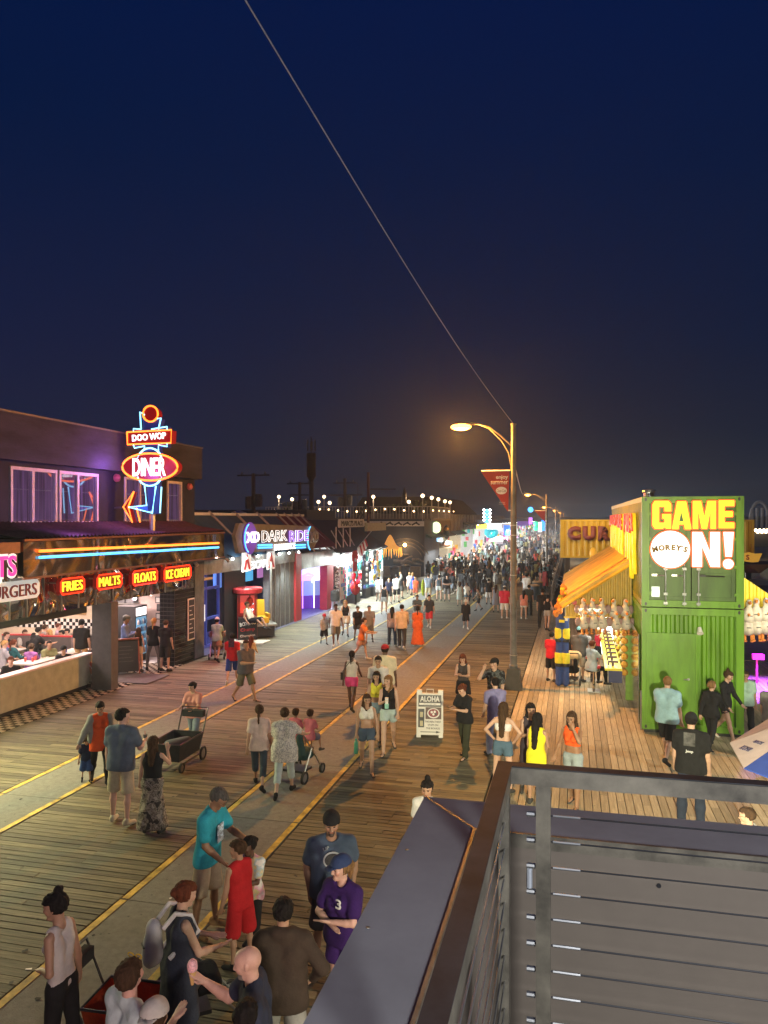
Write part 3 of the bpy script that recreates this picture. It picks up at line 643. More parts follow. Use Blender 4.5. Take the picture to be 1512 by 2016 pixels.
# ================================================================== GROUND
K = H * CT
XL0, XL1, XR0, XR1, XD, FA = -2.09 * K, -1.825 * K, -1.19 * K, -0.903 * K, -0.313 * K, -13.4
XEND = 14.5
def wood(name, base, along, dark=0.45, knots=True):
    m = bpy.data.materials.new(name); m.use_nodes = True; n = m.node_tree.nodes; l = m.node_tree.links; b = n['Principled BSDF']
    b.inputs['Roughness'].default_value = 0.72; b.inputs['Specular IOR Level'].default_value = 0.35
    g = n.new('ShaderNodeNewGeometry'); oi = n.new('ShaderNodeObjectInfo'); at = n.new('ShaderNodeAttribute'); at.attribute_name = 'rnd'
    ad = n.new('ShaderNodeMath'); ad.operation = 'ADD'; l.new(oi.outputs['Random'], ad.inputs[0]); l.new(at.outputs['Fac'], ad.inputs[1])
    mu = n.new('ShaderNodeMath'); mu.operation = 'MULTIPLY'; mu.inputs[1].default_value = 37.0; l.new(ad.outputs[0], mu.inputs[0])
    cb = n.new('ShaderNodeCombineXYZ'); l.new(mu.outputs[0], cb.inputs[0]); l.new(mu.outputs[0], cb.inputs[1]); l.new(mu.outputs[0], cb.inputs[2])
    va = n.new('ShaderNodeVectorMath'); va.operation = 'ADD'; l.new(g.outputs['Position'], va.inputs[0]); l.new(cb.outputs[0], va.inputs[1])
    mp = n.new('ShaderNodeMapping'); mp.inputs['Scale'].default_value = (1.2, 26, 26) if along == 'X' else (26, 1.2, 26); l.new(va.outputs[0], mp.inputs[0])
    nz = n.new('ShaderNodeTexNoise'); nz.inputs['Scale'].default_value = 1.6; nz.inputs['Detail'].default_value = 6; nz.inputs['Roughness'].default_value = 0.65; l.new(mp.outputs[0], nz.inputs['Vector'])
    big = n.new('ShaderNodeTexNoise'); big.inputs['Scale'].default_value = 0.35; big.inputs['Detail'].default_value = 4; l.new(g.outputs['Position'], big.inputs['Vector'])
    r1 = n.new('ShaderNodeMapRange'); r1.inputs[1].default_value = 0.3; r1.inputs[2].default_value = 0.72; r1.inputs[3].default_value = 1 - dark; r1.inputs[4].default_value = 1.25; l.new(nz.outputs['Fac'], r1.inputs[0])
    fr = n.new('ShaderNodeMath'); fr.operation = 'FRACT'; f2 = n.new('ShaderNodeMath'); f2.operation = 'MULTIPLY'; f2.inputs[1].default_value = 7.31; l.new(ad.outputs[0], f2.inputs[0]); l.new(f2.outputs[0], fr.inputs[0])
    r2 = n.new('ShaderNodeMapRange'); r2.inputs[3].default_value = 0.5 if along == 'X' else .74; r2.inputs[4].default_value = 1.35 if along == 'X' else 1.18; l.new(fr.outputs[0], r2.inputs[0])
    r3 = n.new('ShaderNodeMapRange'); r3.inputs[1].default_value = 0.3; r3.inputs[2].default_value = 0.7; r3.inputs[3].default_value = 0.78; r3.inputs[4].default_value = 1.18; l.new(big.outputs['Fac'], r3.inputs[0])
    m1 = n.new('ShaderNodeMath'); m1.operation = 'MULTIPLY'; l.new(r1.outputs[0], m1.inputs[0]); l.new(r2.outputs[0], m1.inputs[1])
    m2 = n.new('ShaderNodeMath'); m2.operation = 'MULTIPLY'; l.new(m1.outputs[0], m2.inputs[0]); l.new(r3.outputs[0], m2.inputs[1])
    # knots and gum spots
    mk = n.new('ShaderNodeMapping'); mk.inputs['Scale'].default_value = (2.6, 6, 1) if along == 'X' else (6, 2.6, 1); l.new(va.outputs[0], mk.inputs[0])
    vo = n.new('ShaderNodeTexVoronoi'); vo.inputs['Scale'].default_value = 1.0; l.new(mk.outputs[0], vo.inputs['Vector'])
    rk = n.new('ShaderNodeMapRange'); rk.inputs[1].default_value = 0.04; rk.inputs[2].default_value = 0.10; rk.inputs[3].default_value = 0.35; rk.inputs[4].default_value = 1.0; l.new(vo.outputs['Distance'], rk.inputs[0])
    m3 = n.new('ShaderNodeMath'); m3.operation = 'MULTIPLY'; l.new(m2.outputs[0], m3.inputs[0]); l.new(rk.outputs[0], m3.inputs[1])
    sc = n.new('ShaderNodeVectorMath'); sc.operation = 'SCALE'; sc.inputs[0].default_value = base; l.new(m3.outputs[0], sc.inputs['Scale']); l.new(sc.outputs[0], b.inputs['Base Color'])
    bn = n.new('ShaderNodeBump'); bn.inputs['Strength'].default_value = 0.5; bn.inputs['Distance'].default_value = 0.006; l.new(nz.outputs['Fac'], bn.inputs['Height']); l.new(bn.outputs[0], b.inputs['Normal'])
    MATS[name] = m; return m
WM = wood('weathered_boards', (0.180, 0.160, 0.100), 'X', 0.7); WD = wood('deck_boards', (0.35, 0.295, 0.200), 'Y', 0.34)
M_conc = pm('path_concrete', (0.165, 0.168, 0.155), 0.85, var=0.16, scale=9, bump=0.5, bscale=60, world=True)
# fine aggregate speckle on the concrete
_n = M_conc.node_tree.nodes; _l = M_conc.node_tree.links; _b = _n['Principled BSDF']; _s = _b.inputs['Base Color'].links[0].from_socket
_v = _n.new('ShaderNodeTexVoronoi'); _v.inputs['Scale'].default_value = 6; _g = _n.new('ShaderNodeNewGeometry'); _l.new(_g.outputs['Position'], _v.inputs['Vector'])
_r = _n.new('ShaderNodeMapRange'); _r.inputs[1].default_value = 0.05; _r.inputs[2].default_value = 0.12; _r.inputs[3].default_value = 0.45; _l.new(_v.outputs['Distance'], _r.inputs[0])
_m = _n.new('ShaderNodeVectorMath'); _m.operation = 'SCALE'; _l.new(_s, _m.inputs[0]); _l.new(_r.outputs[0], _m.inputs['Scale']); _l.new(_m.outputs[0], _b.inputs['Base Color'])
M_yel = pm('yellow_line_paint', (0.48, 0.34, 0.05), 0.7, var=0.55, scale=4, world=True)
M_black = pm('black_gap', (0.012, 0.011, 0.010), 0.9, var=0)

o = MB().box((-3000, -200, -2.6), (3000, 5000, -2.0)).build('ground', pm('sand', (0.16, 0.13, 0.09), 0.95, var=0.2, scale=0.4, world=True)); tag(o, kind='structure')
# sub-structure of the boardwalk: dark deck base just below the boards
mb = MB(); mb.box((-40, -4, -1.9), (XD, 46, -0.045)); mb.box((XD, -4, -1.9), (XEND, 46, -0.045)); mb.box((-40, 46, -1.9), (-1.2, 420, -0.045))
bw = mb.build('boardwalk', M_black); tag(bw, kind='structure')
PW = 0.14
def plank_mesh(L, W, T=0.04):
    b = 0.006; mb = MB(); x, y = L / 2, W / 2
    vs = [(-x, -y, -T), (x, -y, -T), (x, y, -T), (-x, y, -T), (-x, -y, -b), (x, -y, -b), (x, y, -b), (-x, y, -b), (-x + b, -y + b, 0), (x - b, -y + b, 0), (x - b, y - b, 0), (-x + b, y - b, 0)]
    fs = [(0, 1, 5, 4), (1, 2, 6, 5), (2, 3, 7, 6), (3, 0, 4, 7), (4, 5, 9, 8), (5, 6, 10, 9), (6, 7, 11, 10), (7, 4, 8, 11), (8, 9, 10, 11)]
    mb.add(vs, fs); return mb
rng = random.Random(3)
bands = [(-13.25, XL0 - 0.03), (XL1 + 0.03, XR0 - 0.03), (XR1 + 0.03, XD - 0.03)]
pcache = {}
def plank_obj(L, mat, loc, rz, W=PW - 0.009):
    key = (round(L, 2), mat.name)
    if key not in pcache: pcache[key] = plank_mesh(round(L, 2), W).mesh('plank', mat)
    o = bpy.data.objects.new('plank', pcache[key]); o.location = loc; o.rotation_euler = (rng.uniform(-.004, .004), rng.uniform(-.001, .001), rz + rng.uniform(-.0008, .0008)); link(o, bw)
stuff = MB(); nobj = 0
y = 5.6; row = 0
while y < 62:
    for bi, (x0, x1) in enumerate(bands):
        if bi < 2 and y < YX(-90, x1) - .3: continue
        Lb = x1 - x0
        cut = rng.choice([0.5, 0.62, 0.38]) if row % 3 else 1.0
        segs = [(x0, x0 + Lb * cut)] + ([(x0 + Lb * cut, x1)] if cut < 1 else [])
        for a, b in segs:
            L = b - a - 0.006; c = (a + b) / 2; z = rng.uniform(-0.007, 0.0)
            near = (bi == 2 and y < 13.6) or (bi == 1 and 8 < y < 12.2)
            if near and nobj < 190: plank_obj(L, WM, (c, y, z), 0); nobj += 1
            else:
                W2 = (PW - 0.010) / 2; r_ = rng.random() + 0.001
                stuff.box((c - L / 2, y - W2, -0.04), (c + L / 2, y + W2, z), r_, skip=(0,))
    y += PW; row += 1
o = stuff.build('far_planks', WM, bw); tag(o, kind='stuff')
# side deck, boards laid along the street
st2 = MB(); x = XD + 0.075; ci = 0; nd = 0
while x < XEND:
    ys = [2.9, 5.2 + (ci * 1.37) % 3.6]
    while ys[-1] < 45.5: ys.append(ys[-1] + rng.choice([3.6, 4.2, 4.8]))
    ys[-1] = 45.8
    for a, b in zip(ys[:-1], ys[1:]):
        L = b - a - 0.006; c = (a + b) / 2; z = rng.uniform(-0.004, 0.0)
        if b < 8.2: 
            st2.box((x - 0.067, a, -0.04), (x + 0.067, b, z), rng.random() + .001, skip=(0,)); continue
        if c < 17 and nd < 110 and x < 7: plank_obj(L, WD, (x, c, z), PI / 2, 0.134); nd += 1
        else: st2.box((x - 0.067, a, -0.04), (x + 0.067, b - 0.006, z), rng.random() + 0.001, skip=(0,))
    x += 0.145; ci += 1
o = st2.build('far_deck_planks', WD, bw); tag(o, kind='stuff')
# beyond 62 m the boards are too fine to tell apart
o = MB().box((-13.25, 62, -0.03), (-1.2, 420, -0.004)).build('distant_boards', WM, bw); tag(o, kind='stuff')
# the two tram paths
for X0, X1, nm in ((XL0, XL1, 'left'), (XR0, XR1, 'right')):
    tp = MB().box((X0 - 0.01, 3, -0.06), (X1 + 0.01, 420, -0.05)).build('tram_path', M_black); tag(tp, kind='structure')
    y = 3.2; me = MB().box((X0, 0, -0.05), (X1, 2.985, -0.002)).mesh('concrete_slab', M_conc)
    while y < 75:
        o = bpy.data.objects.new('concrete_slab', me); o.location = (0, y, rng.uniform(-.003, 0)); link(o, tp); y += 3.0
    MB().box((X0, y, -0.05), (X1, 420, -0.002)).build('concrete_slab', M_conc, tp)
    for xa, xb in ((X0 + 0.0, X0 + 0.10), (X1 - 0.10, X1)):
        mb = MB(); yy = 3.2
        while yy < 75: mb.box((xa, yy + .01, 0.001), (xb, yy + 2.97, 0.004)); yy += 3.0
        mb.box((xa, yy, 0.001), (xb, 420, 0.004)); mb.build('painted_line', M_yel, tp)
# ================================================================== LEFT SIDE
M_stucco = pm('dark_stucco', (0.018, 0.018, 0.034), 0.85, var=0.35, scale=1.2, bump=0.3, bscale=25)
M_stucco2 = pm('worn_parapet', (0.030, 0.030, 0.062), 0.85, var=0.45, scale=1.5, bump=0.3, bscale=12, stretch=(1, 0.35, 1.4))
def chrome(name, col, rough=0.14, scale=1.3, st=0.9):
    m = pm(name, col, rough, 1.0, var=0.12, scale=3)
    n = m.node_tree.nodes; l = m.node_tree.links
    g = n.new('ShaderNodeNewGeometry'); nz = n.new('ShaderNodeTexNoise'); nz.inputs['Scale'].default_value = scale; nz.inputs['Detail'].default_value = 1.5; nz.inputs['Distortion'].default_value = 1.2
    l.new(g.outputs['Position'], nz.inputs['Vector']); bn = n.new('ShaderNodeBump'); bn.inputs['Strength'].default_value = st; bn.inputs['Distance'].default_value = 0.35; l.new(nz.outputs['Fac'], bn.inputs['Height']); l.new(bn.outputs[0], n['Principled BSDF'].inputs['Normal']); return m
M_chrome = chrome('crinkled_chrome', (0.36, 0.29, 0.26), scale=.9); M_chrome2 = chrome('fascia_chrome', (0.34, 0.25, 0.20), 0.2, .55, 0.7)
M_steel = pm('brushed_steel', (0.45, 0.46, 0.45), 0.35, 0.9, var=0.2, scale=2)
M_galv = pm('galvanised_lintel', (0.34, 0.37, 0.37), 0.5, 0.5, var=0.35, scale=1.6, bump=0.2)
M_white = pm('white_paint', (0.72, 0.70, 0.68), 0.55, var=0.06)
M_blk = pm('black_paint', (0.018, 0.018, 0.02), 0.4, var=0.1)
M_dgrey = pm('dark_grey_render', (0.10, 0.105, 0.11), 0.8, var=0.3, scale=3, bump=0.3, bscale=30)
M_red = pm('red_paint', (0.40, 0.03, 0.04), 0.45, var=0.1); M_bluep = pm('blue_paint', (0.03, 0.07, 0.32), 0.4, var=0.1)
M_yellow = pm('yellow_paint', (0.75, 0.50, 0.03), 0.45, var=0.1)
M_tileblk = pm('black_tile', (0.015, 0.015, 0.017), 0.12, var=0.1)
G_red = glow('neon_red', (1.0, 0.04, 0.01), 1.6); G_or = glow('neon_orange', (1.0, 0.20, 0.02), 3.2); G_blue = glow('neon_blue', (0.08, 0.45, 1.0), 2.6)
G_cy = glow('neon_cyan', (0.25, 0.75, 1.0), 2.4); G_wh = glow('neon_white', (1.0, 0.98, 0.95), 2.0); G_yel = glow('neon_yellow', (1.0, 0.78, 0.04), 1.5)
G_warm = glow('warm_bulb', (1.0, 0.72, 0.38), 14); G_white = glow('white_bulb', (1.0, 0.98, 0.93), 16); G_pur = glow('purple_tube', (0.45, 0.18, 1.0), 3.5); G_mag = glow('magenta_panel', (0.8, 0.1, 0.4), 0.8)
# ---------------------------------------------------------------- diner building
din = empty('diner_building', (-14.6, 20, 0), 0, 'dark two-storey diner building with white framed upper windows and chrome shopfront', 'building')
din.location = (0, 0, 0)
XW, XB = -14.6, -14.25
yN, yE = 3.0, YX(383, XW)
zt = xp(0, 808, XB).z; zb = xp(0, 902, XB).z; wt = xp(19, 917, XW).z; wb = xp(19, 1033.5, XW).z
wins = [(18.9, 111), (115, 192), (244, 304), (328, 357)]
mb = MB(); xs = [yN] + [v for w_ in wins for v in (YX(w_[0], XW), YX(w_[1], XW))] + [yE]
for a, b in zip(xs[0::2], xs[1::2]): mb.box((XW - 0.3, a, wb), (XW, b, wt))
mb.box((XW - 0.3, yN, wt), (XW, yE, zb + 0.3)); mb.box((XW - 0.3, yN, 3.75), (XW, yE, wb)); mb.box((XW - 9, yE - 0.3, 0), (XW - 0.3, yE, zb + 0.2))
mb.box((XW - 9, yN, zb + .1), (XW - 0.3, yE, zb + 0.3))
mb.build('wall', M_stucco, din)
o = MB().box((XB - 0.6, yN, zb), (XB, YX(398, XB), zt)).build('parapet', M_stucco2, din)
o = MB().box((XB - 0.65, yN, zt), (XB + 0.03, YX(398, XB) + .03, zt + 0.05)).build('parapet_cap', pm('cap_metal', (0.16, 0.15, 0.17), 0.5, 0.5), din)
M_glassglow = pm('curtain_glow_glass', (0.03, 0.022, 0.04), 0.03, 0.0, var=0, spec=1.0, coat=1.0, emit=(0.30, 0.15, 0.40), es=0.26)  # streaked purple glow in the panes stands for lit curtains behind
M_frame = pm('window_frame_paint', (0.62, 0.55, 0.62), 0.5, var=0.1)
_n = M_glassglow.node_tree.nodes; _l = M_glassglow.node_tree.links; _g = _n.new('ShaderNodeNewGeometry'); _p = _n.new('ShaderNodeMapping'); _p.inputs['Scale'].default_value = (1, 7, .25); _z = _n.new('ShaderNodeTexNoise'); _z.inputs['Scale'].default_value = 1.6; _z.inputs['Detail'].default_value = 4; _r = _n.new('ShaderNodeMapRange'); _r.inputs[1].default_value = .35; _r.inputs[2].default_value = .7; _r.inputs[3].default_value = .05; _r.inputs[4].default_value = .32
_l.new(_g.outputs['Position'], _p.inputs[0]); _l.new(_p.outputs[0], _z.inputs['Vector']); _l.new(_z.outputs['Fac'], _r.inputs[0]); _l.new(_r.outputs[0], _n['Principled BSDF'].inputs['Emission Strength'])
for i, (a, b) in enumerate(wins):
    ya, yb = YX(a, XW), YX(b, XW); t = 0.09
    f = MB(); f.box((XW - .1, ya, wb), (XW + .04, ya + t, wt)); f.box((XW - .1, yb - t, wb), (XW + .04, yb, wt)); f.box((XW - .1, ya + t, wt - t), (XW + .04, yb - t, wt)); f.box((XW - .1, ya + t, wb), (XW + .04, yb - t, wb + t))
    ym = ya + (yb - ya) * (0.47 if i < 2 else 0.5)
    if i < 3: f.box((XW - .08, ym - .05, wb + t), (XW + .03, ym + .05, wt - t))
    w_ = f.build('window', M_frame, din)
    for p, q in (((ya + t, ym - .05), (ym + .05, yb - t)) if i < 3 else ((ya + t, yb - t),)): MB().box((XW - .05, p, wb + t), (XW - .03, q, wt - t)).build('pane', M_glassglow, w_)
for px in (226, 370):
    c = xp(px, 941 if px < 300 else 958, XW); o = MB().lathe([(0.10, 0), (0.14, .05), (0.12, .14), (0.03, .2)], (0, 0, 0), 12, Matrix.Translation(c) @ Matrix.Rotation(R(90), 4, 'Y')).build('alarm_bell', pm('bell_red', (0.5, 0.12, 0.15), 0.4), din)
# awning of ribbed tiles
XF = -12.9; y0, y1 = YX(46, XF), YX(441, XF); ft, fb = xp(441, 1050, XF).z, xp(435, 1096, XF).z
mb = MB(); n = 64
for j in range(n):
    ya = y0 + (y1 - y0) * j / n; yb = y0 + (y1 - y0) * (j + 1) / n; ym = (ya + yb) / 2
    for (xa, za), (xb, zb2) in zip([(XW + .02, ft + .42), (XW + .75, ft + .20), (XF + .03, ft + .06)][:-1], [(XW + .75, ft + .20), (XF + .03, ft + .06)]):
        mb.add([(xa, ya, za), (xb, ya, zb2), (xb, ym, zb2 + .07), (xa, ym, za + .07), (xb, yb, zb2), (xa, yb, za)], [(0, 1, 2, 3), (3, 2, 4, 5)])
mb.box((XW, y0, ft - .02), (XF, y1, ft + .04)); mb.build('awning_roof', pm('awning_tiles', (0.10, 0.04, 0.05), 0.6, var=0.3), din)
fa = MB().box((XF - 0.45, y0, fb), (XF, y1, ft)); o = fa.build('fascia', M_chrome2, din)
MB().box((XF - .02, y0 - .02, ft), (XF + .05, y1 + .02, ft + .05)).box((XF - .02, y0 - .02, fb - .05), (XF + .04, y1 + .02, fb)).build('fascia_trim', pm('trim', (0.3, 0.16, 0.14), .4, .6), din)
for (ya_, yb_), m_ in (((1085, 1069), G_or), ((1097.5, 1077.5), G_blue)):
    for k in range(4):
        f0, f1 = k / 4, (k + 1) / 4 - .008; A = xp(78, ya_, XF + .07); B = xp(432, yb_, XF + .07)
        MB().tube([A.lerp(B, f0), A.lerp(B, f1)], 0.035, 8).build('neon_tube', m_, din)
# chrome wall under the fascia
cb_, ct_ = 2.62, fb + 0.02
MB().box((FA - .25, yN, cb_), (FA, YX(383, FA), ct_)).build('chrome_wall', M_chrome, din)
for px in range(20, 383, 34):
    yy = YX(px, FA + .02); MB().box((FA, yy - .012, cb_), (FA + .02, yy + .012, ct_)).build('seam_strip', M_steel, din)
MB().box((FA - .9, yN, cb_ - .22), (FA - .25, YX(186, FA), cb_ + .1)).build('shutter_box', M_blk, din)
# tiled pillars
def tiled_pillar(lo, hi, par):
    MB().box(lo, hi).build('pillar', pm('pillar_grout', (0.10, 0.10, 0.11), 0.6), par)
    mb = MB(); z = lo[2] + .01; dx = 0.145
    while z < hi[2] - .1:
        x = lo[0] + .01
        while x < hi[0] - .05: mb.box((x, lo[1] - .012, z), (min(x + dx - .012, hi[0] - .01), lo[1], z + .13)); x += dx
        y = lo[1] + .01
        while y < hi[1] - .05: mb.box((hi[0], y, z), (hi[0] + .012, min(y + dx - .012, hi[1] - .01), z + .13)); y += dx
        z += 0.145
    o = mb.build('wall_tiles', M_tileblk, par); tag(o, kind='stuff')
tiled_pillar((-13.95, YX(195, -13.95), 0), (-13.3, YX(219, -13.3), cb_), din)
YE0, YE1 = YX(345, FA), YX(383, FA)
tiled_pillar((FA - .6, YE0, 0), (FA - .02, YE1, cb_), din)
mb = MB().box((FA - 1.0, YE1, 0), (FA + .02, YX(401, FA), xp(400, 1102, FA).z)); mb.build('grey_column', M_dgrey, din)
# menu board on the pillar
mbd = MB().box((FA + .015, YX(368, FA), .75), (FA + .05, YX(381, FA), 2.25)).build('menu_board', M_white, din)
MB().box((FA + .05, YX(368, FA) + .05, .80), (FA + .06, YX(381, FA) - .05, 2.2)).build('board_face', M_blk, mbd)
for k in range(7): MB().box((FA + .06, YX(370, FA), 1.0 + k * .16), (FA + .065, YX(379, FA) - .1 * (k % 3), 1.03 + k * .16)).build('chalk_line', M_white, mbd)
# knee wall
XK = -14.2; yk = YX(181, XK)
kn = MB().box((XK - .18, yN, .12), (XK, yk, 1.0)).build('knee_wall', pm('knee_wall_panel', (0.40, 0.42, 0.33), 0.7, var=0.12, scale=4, bump=0.4, bscale=50), din)
MB().box((XK - .26, yN, 1.0), (XK + .05, yk, 1.05)).build('ledge', pm('pink_ledge', (0.75, 0.62, 0.66), 0.35, var=.05), din)
MB().box((XK - .18, yN, 0), (XK - .03, yk, .12)).build('plinth', M_blk, din)
# room shell
M_cream = pm('cream_wall', (0.66, 0.55, 0.42), 0.7, var=0.08); M_pinkw = pm('pinkish_wall', (0.62, 0.50, 0.46), 0.7, var=0.08)
YR = 25.6; RX = -24.5
MB().box((RX - .2, yN, 0), (RX, yE - .3, 3.0)).box((RX, YR, 0), (-17.3, YR + .15, 3.0)).build('room_wall', M_cream, din)
MB().box((RX, yN, 2.75), (FA - .26, yE - .3, 2.85)).build('ceiling', M_cream, din)
MB().box((-17.5, YR + .15, 0), (-17.3, yE - .3, 2.75)).box((-17.3, 25.7, 0), (FA - .62, 25.84, 2.75)).build('room_wall', M_pinkw, din)
chk = [MB(), MB()]
for i in range(55):
    for j in range(3):
        x = RX + .02 + i * .13; chk[(i + j) % 2].box((x, YR - .012, .92 + j * .13), (x + .13, YR, 1.05 + j * .13))
tag(chk[0].build('wall_tiles', M_white, din), kind='stuff'); tag(chk[1].build('wall_tiles', M_tileblk, din), kind='stuff')
for x, z, w_ in ((-18.6, 1.62, .7), (-20.2, 1.62, .5)): MB().box((x, YR - .04, z - .15), (x + w_, YR - .01, z + .2)).build('picture', pm('picture_print', (0.35, 0.22, 0.1), 0.5, var=0.5, scale=8), din)
# checkered apron in front and floor inside
ap = MB().box((-24.5, 6, 0.0), (XK - .18, YR, 0.01)).build('checkered_floor', M_white); tag(ap, kind='structure')
ck = [MB(), MB()]
ts = .16; i = 0
for (xa, xb, ya, yb, zz) in ((XK - .02, -13.25, 7, YX(219, -13.3) + .3, .014), (-17.0, -13.25, YX(219, -13.3) + .3, YE0 + .25, .014)):
    i = 0; x = xb
    while x > xa + .02:
        j = 0; y = ya
        while y < yb - .02:
            ck[(i + j) % 2].box((max(x - ts, xa), y, 0.0), (x, min(y + ts, yb), zz if (i + j) % 2 else zz - .001)); j += 1; y += ts
        i += 1; x -= ts
tag(ck[0].build('white_tiles', pm('white_floor_tile', (0.40, 0.36, 0.28), 0.3), ap), kind='stuff'); tag(ck[1].build('black_tiles', M_tileblk, ap), kind='stuff')
# lights of the diner room
for y in (13, 16.5, 20, 23.5):
    for x in (-16, -19.5):
        f = MB().box((x - .1, y - .6, 2.68), (x + .1, y + .6, 2.74)).build('ceiling_light', glow('room_tube', (1, .82, .66), 6), din)
        lamp('AREA', (x, y, 2.64), 125, (1, .76, .66), 1.0, (0, 0, 0), name='room_light')
lamp('AREA', (-15.2, 23.3, 2.64), 90, (1, .70, .68), 1.2, (0, 0, 0), name='room_light'); MB().ball(xp(265, 1178, -14.6), .07).build('ceiling_bulb', glow('pink_bulb', (1, .75, .9), 12), din)
lamp('AREA', (-15.9, 24.9, 2.3), 30, (1, .70, .65), 1.0, (0, 0, 0), name='room_light')
# entrance interior
sh = empty('service_counter', (0, 0, 0), 0, 'stainless service counter and shelving inside the diner entrance', 'counter')
ca = gp(222, 1300); MB().box((-17.1, 23.6, 0), (-15.9, 24.7, 1.05)).build('counter_body', pm('counter_front', (0.08, 0.075, 0.08), 0.4, var=.3, scale=9), sh); MB().box((-17.15, 23.55, 1.05), (-15.85, 24.75, 1.1)).build('counter_top', M_steel, sh)
for z in (1.35, 1.65, 1.95): MB().box((-17.25, 25.3, z), (-15.7, 25.69, z + .04)).build('shelf', M_steel, sh)
for k in range(4): MB().box((-17.2 + k * .38, 25.35, 1.99), (-16.88 + k * .38, 25.65, 2.2)).build('container', M_dgrey, sh)
MB().box((-17.25, 25.2, 2.3), (-15.8, 25.69, 2.55)).build('range_hood', M_cream, sh)
fr = empty('drinks_fridge', (0, 0, 0), 0, 'glass-door drinks fridge with lit white header inside the diner entrance', 'fridge')
fy0, fy1 = YX(268, -15.6), YX(301, -15.6)
fy0 = YX(266, -15.05); fy1 = fy0 + .78; fx = -15.05
MB().box((fx - .75, fy0, 0), (fx, fy1, 2.0)).build('cabinet', M_blk, fr)
def face_m(name, col, s): return glow(name, col, s)
MB().box((fx, fy0 + .06, 1.65), (fx + .012, fy1 - .06, 1.94)).build('lit_header', glow('fridge_header', (1, .97, .95), 1.8), fr)
MB().box((fx, fy0 + .06, .25), (fx + .006, fy1 - .06, 1.6)).build('lit_interior', glow('fridge_inside', (.25, .55, .8), 0.55), fr)
for r_ in range(5):
    for c in range(6): MB().lathe([(.035, 0), (.04, .02), (.04, .12), (.015, .18), (.015, .2)], (fx + .05, fy0 + .12 + c * .105, .30 + r_ * .26), 6).build('bottle', pm('bottle_%d' % ((r_ + c) % 3), [(.3, .6, .8), (.8, .8, .75), (.1, .25, .5)][(r_ + c) % 3], .2, var=0), fr)
# framed notices on the back wall of the entrance
pw = 25.7
for px, py, w_, h_ in ((313, 1181, 14, 12), (314, 1196, 10, 13), (314, 1213, 14, 12), (330, 1193, 9, 6), (330, 1200, 9, 7)):
    c = yp(px, py, pw); sx_ = w_ / 1514 * c.length / 2 * 1.0; sz = h_ / 1514 * c.length / 2
    o = empty('framed_notice', c, 0, 'framed notice hanging on the pale wall of the diner entrance', 'notice', 'framed notices in the diner entrance')
    MB().box((-sx_, -.03, -sz), (sx_, -.003, sz)).build('frame', M_blk, o); MB().box((-sx_ + .03, -.035, -sz + .03), (sx_ - .03, -.03, sz - .03)).build('sheet', M_white if w_ > 11 or w_ < 10 else M_dgrey, o)
# signs
def sign_box(name, label, px0, px1, py0, py1, X, m_box, m_txt, s, m_edge=None, th=.12, cat='sign', group=None, off=.02, wx=None, fillf=.8):
    yc0, yc1 = YX(px0, X), YX(px1, X); pm_ = (px0 + px1) / 2; a = xp(pm_, py0, X).z; b = xp(pm_, py1, X).z
    t = empty(name, (X, (yc0 + yc1) / 2, (a + b) / 2), 0, label, cat, group)
    w2, h2 = (yc1 - yc0) / 2, (a - b) / 2
    c_ = min(.12, h2 * .4); poly = [(-w2 + c_, -h2), (w2 - c_, -h2), (w2, -h2 + c_), (w2, h2 - c_), (w2 - c_, h2), (-w2 + c_, h2), (-w2, h2 - c_), (-w2, -h2 + c_)]
    MB().prism(poly, Matrix.Translation((-th, 0, 0)) @ ROTX.to_matrix().to_4x4(), th).build('sign_box', m_box, t)
    if m_edge:
        pts = [(0.03, x, z) for x, z in poly]; pts.append(pts[0]); pts = [Vector(p) for p in pts]
        MB().tube(pts, 0.022, 6).build('neon_border', m_edge, t)
    text('lettering', s, 1, Vector((0.012, 0, 0)), 'X', m_txt, t, .03, off - .02, width=2 * w2 * .86, height=2 * h2 * fillf * .8)
    return t
M_signred = pm('sign_red', (0.12, 0.004, 0.004), 0.4, emit=(1, .02, .01), es=0.12, var=0)
for s_, a, b, c, d in (('FRIES', 118, 164, 1138, 1168), ('MALTS', 190, 238, 1130, 1158), ('FLOATS', 260, 308, 1122, 1150), ('ICE CREAM', 322, 374, 1115, 1142)):
    t = sign_box('menu_sign', 'red neon sign with yellow letters %s on the chrome wall' % s_, a, b, c, d, FA + .38, M_signred, G_yel, s_, G_red, group='red neon menu signs')
    for dz in (-.1, .1): MB().tube([(-.12, dz * 4, .1), (-.39, dz * 4, .1)], .02, 6).build('bracket', M_steel, t)
t = sign_box('burgers_sign', 'white edged sign with dark red letters BURGERS at the left edge', -40, 78, 1146, 1184, FA + .2, pm('sign_white', (0.7, 0.7, 0.68), .5, emit=(1, 1, .95), es=.35, var=0), pm('sign_maroon', (0.22, 0.02, 0.02), .5, var=0), 'BURGERS', group=None)
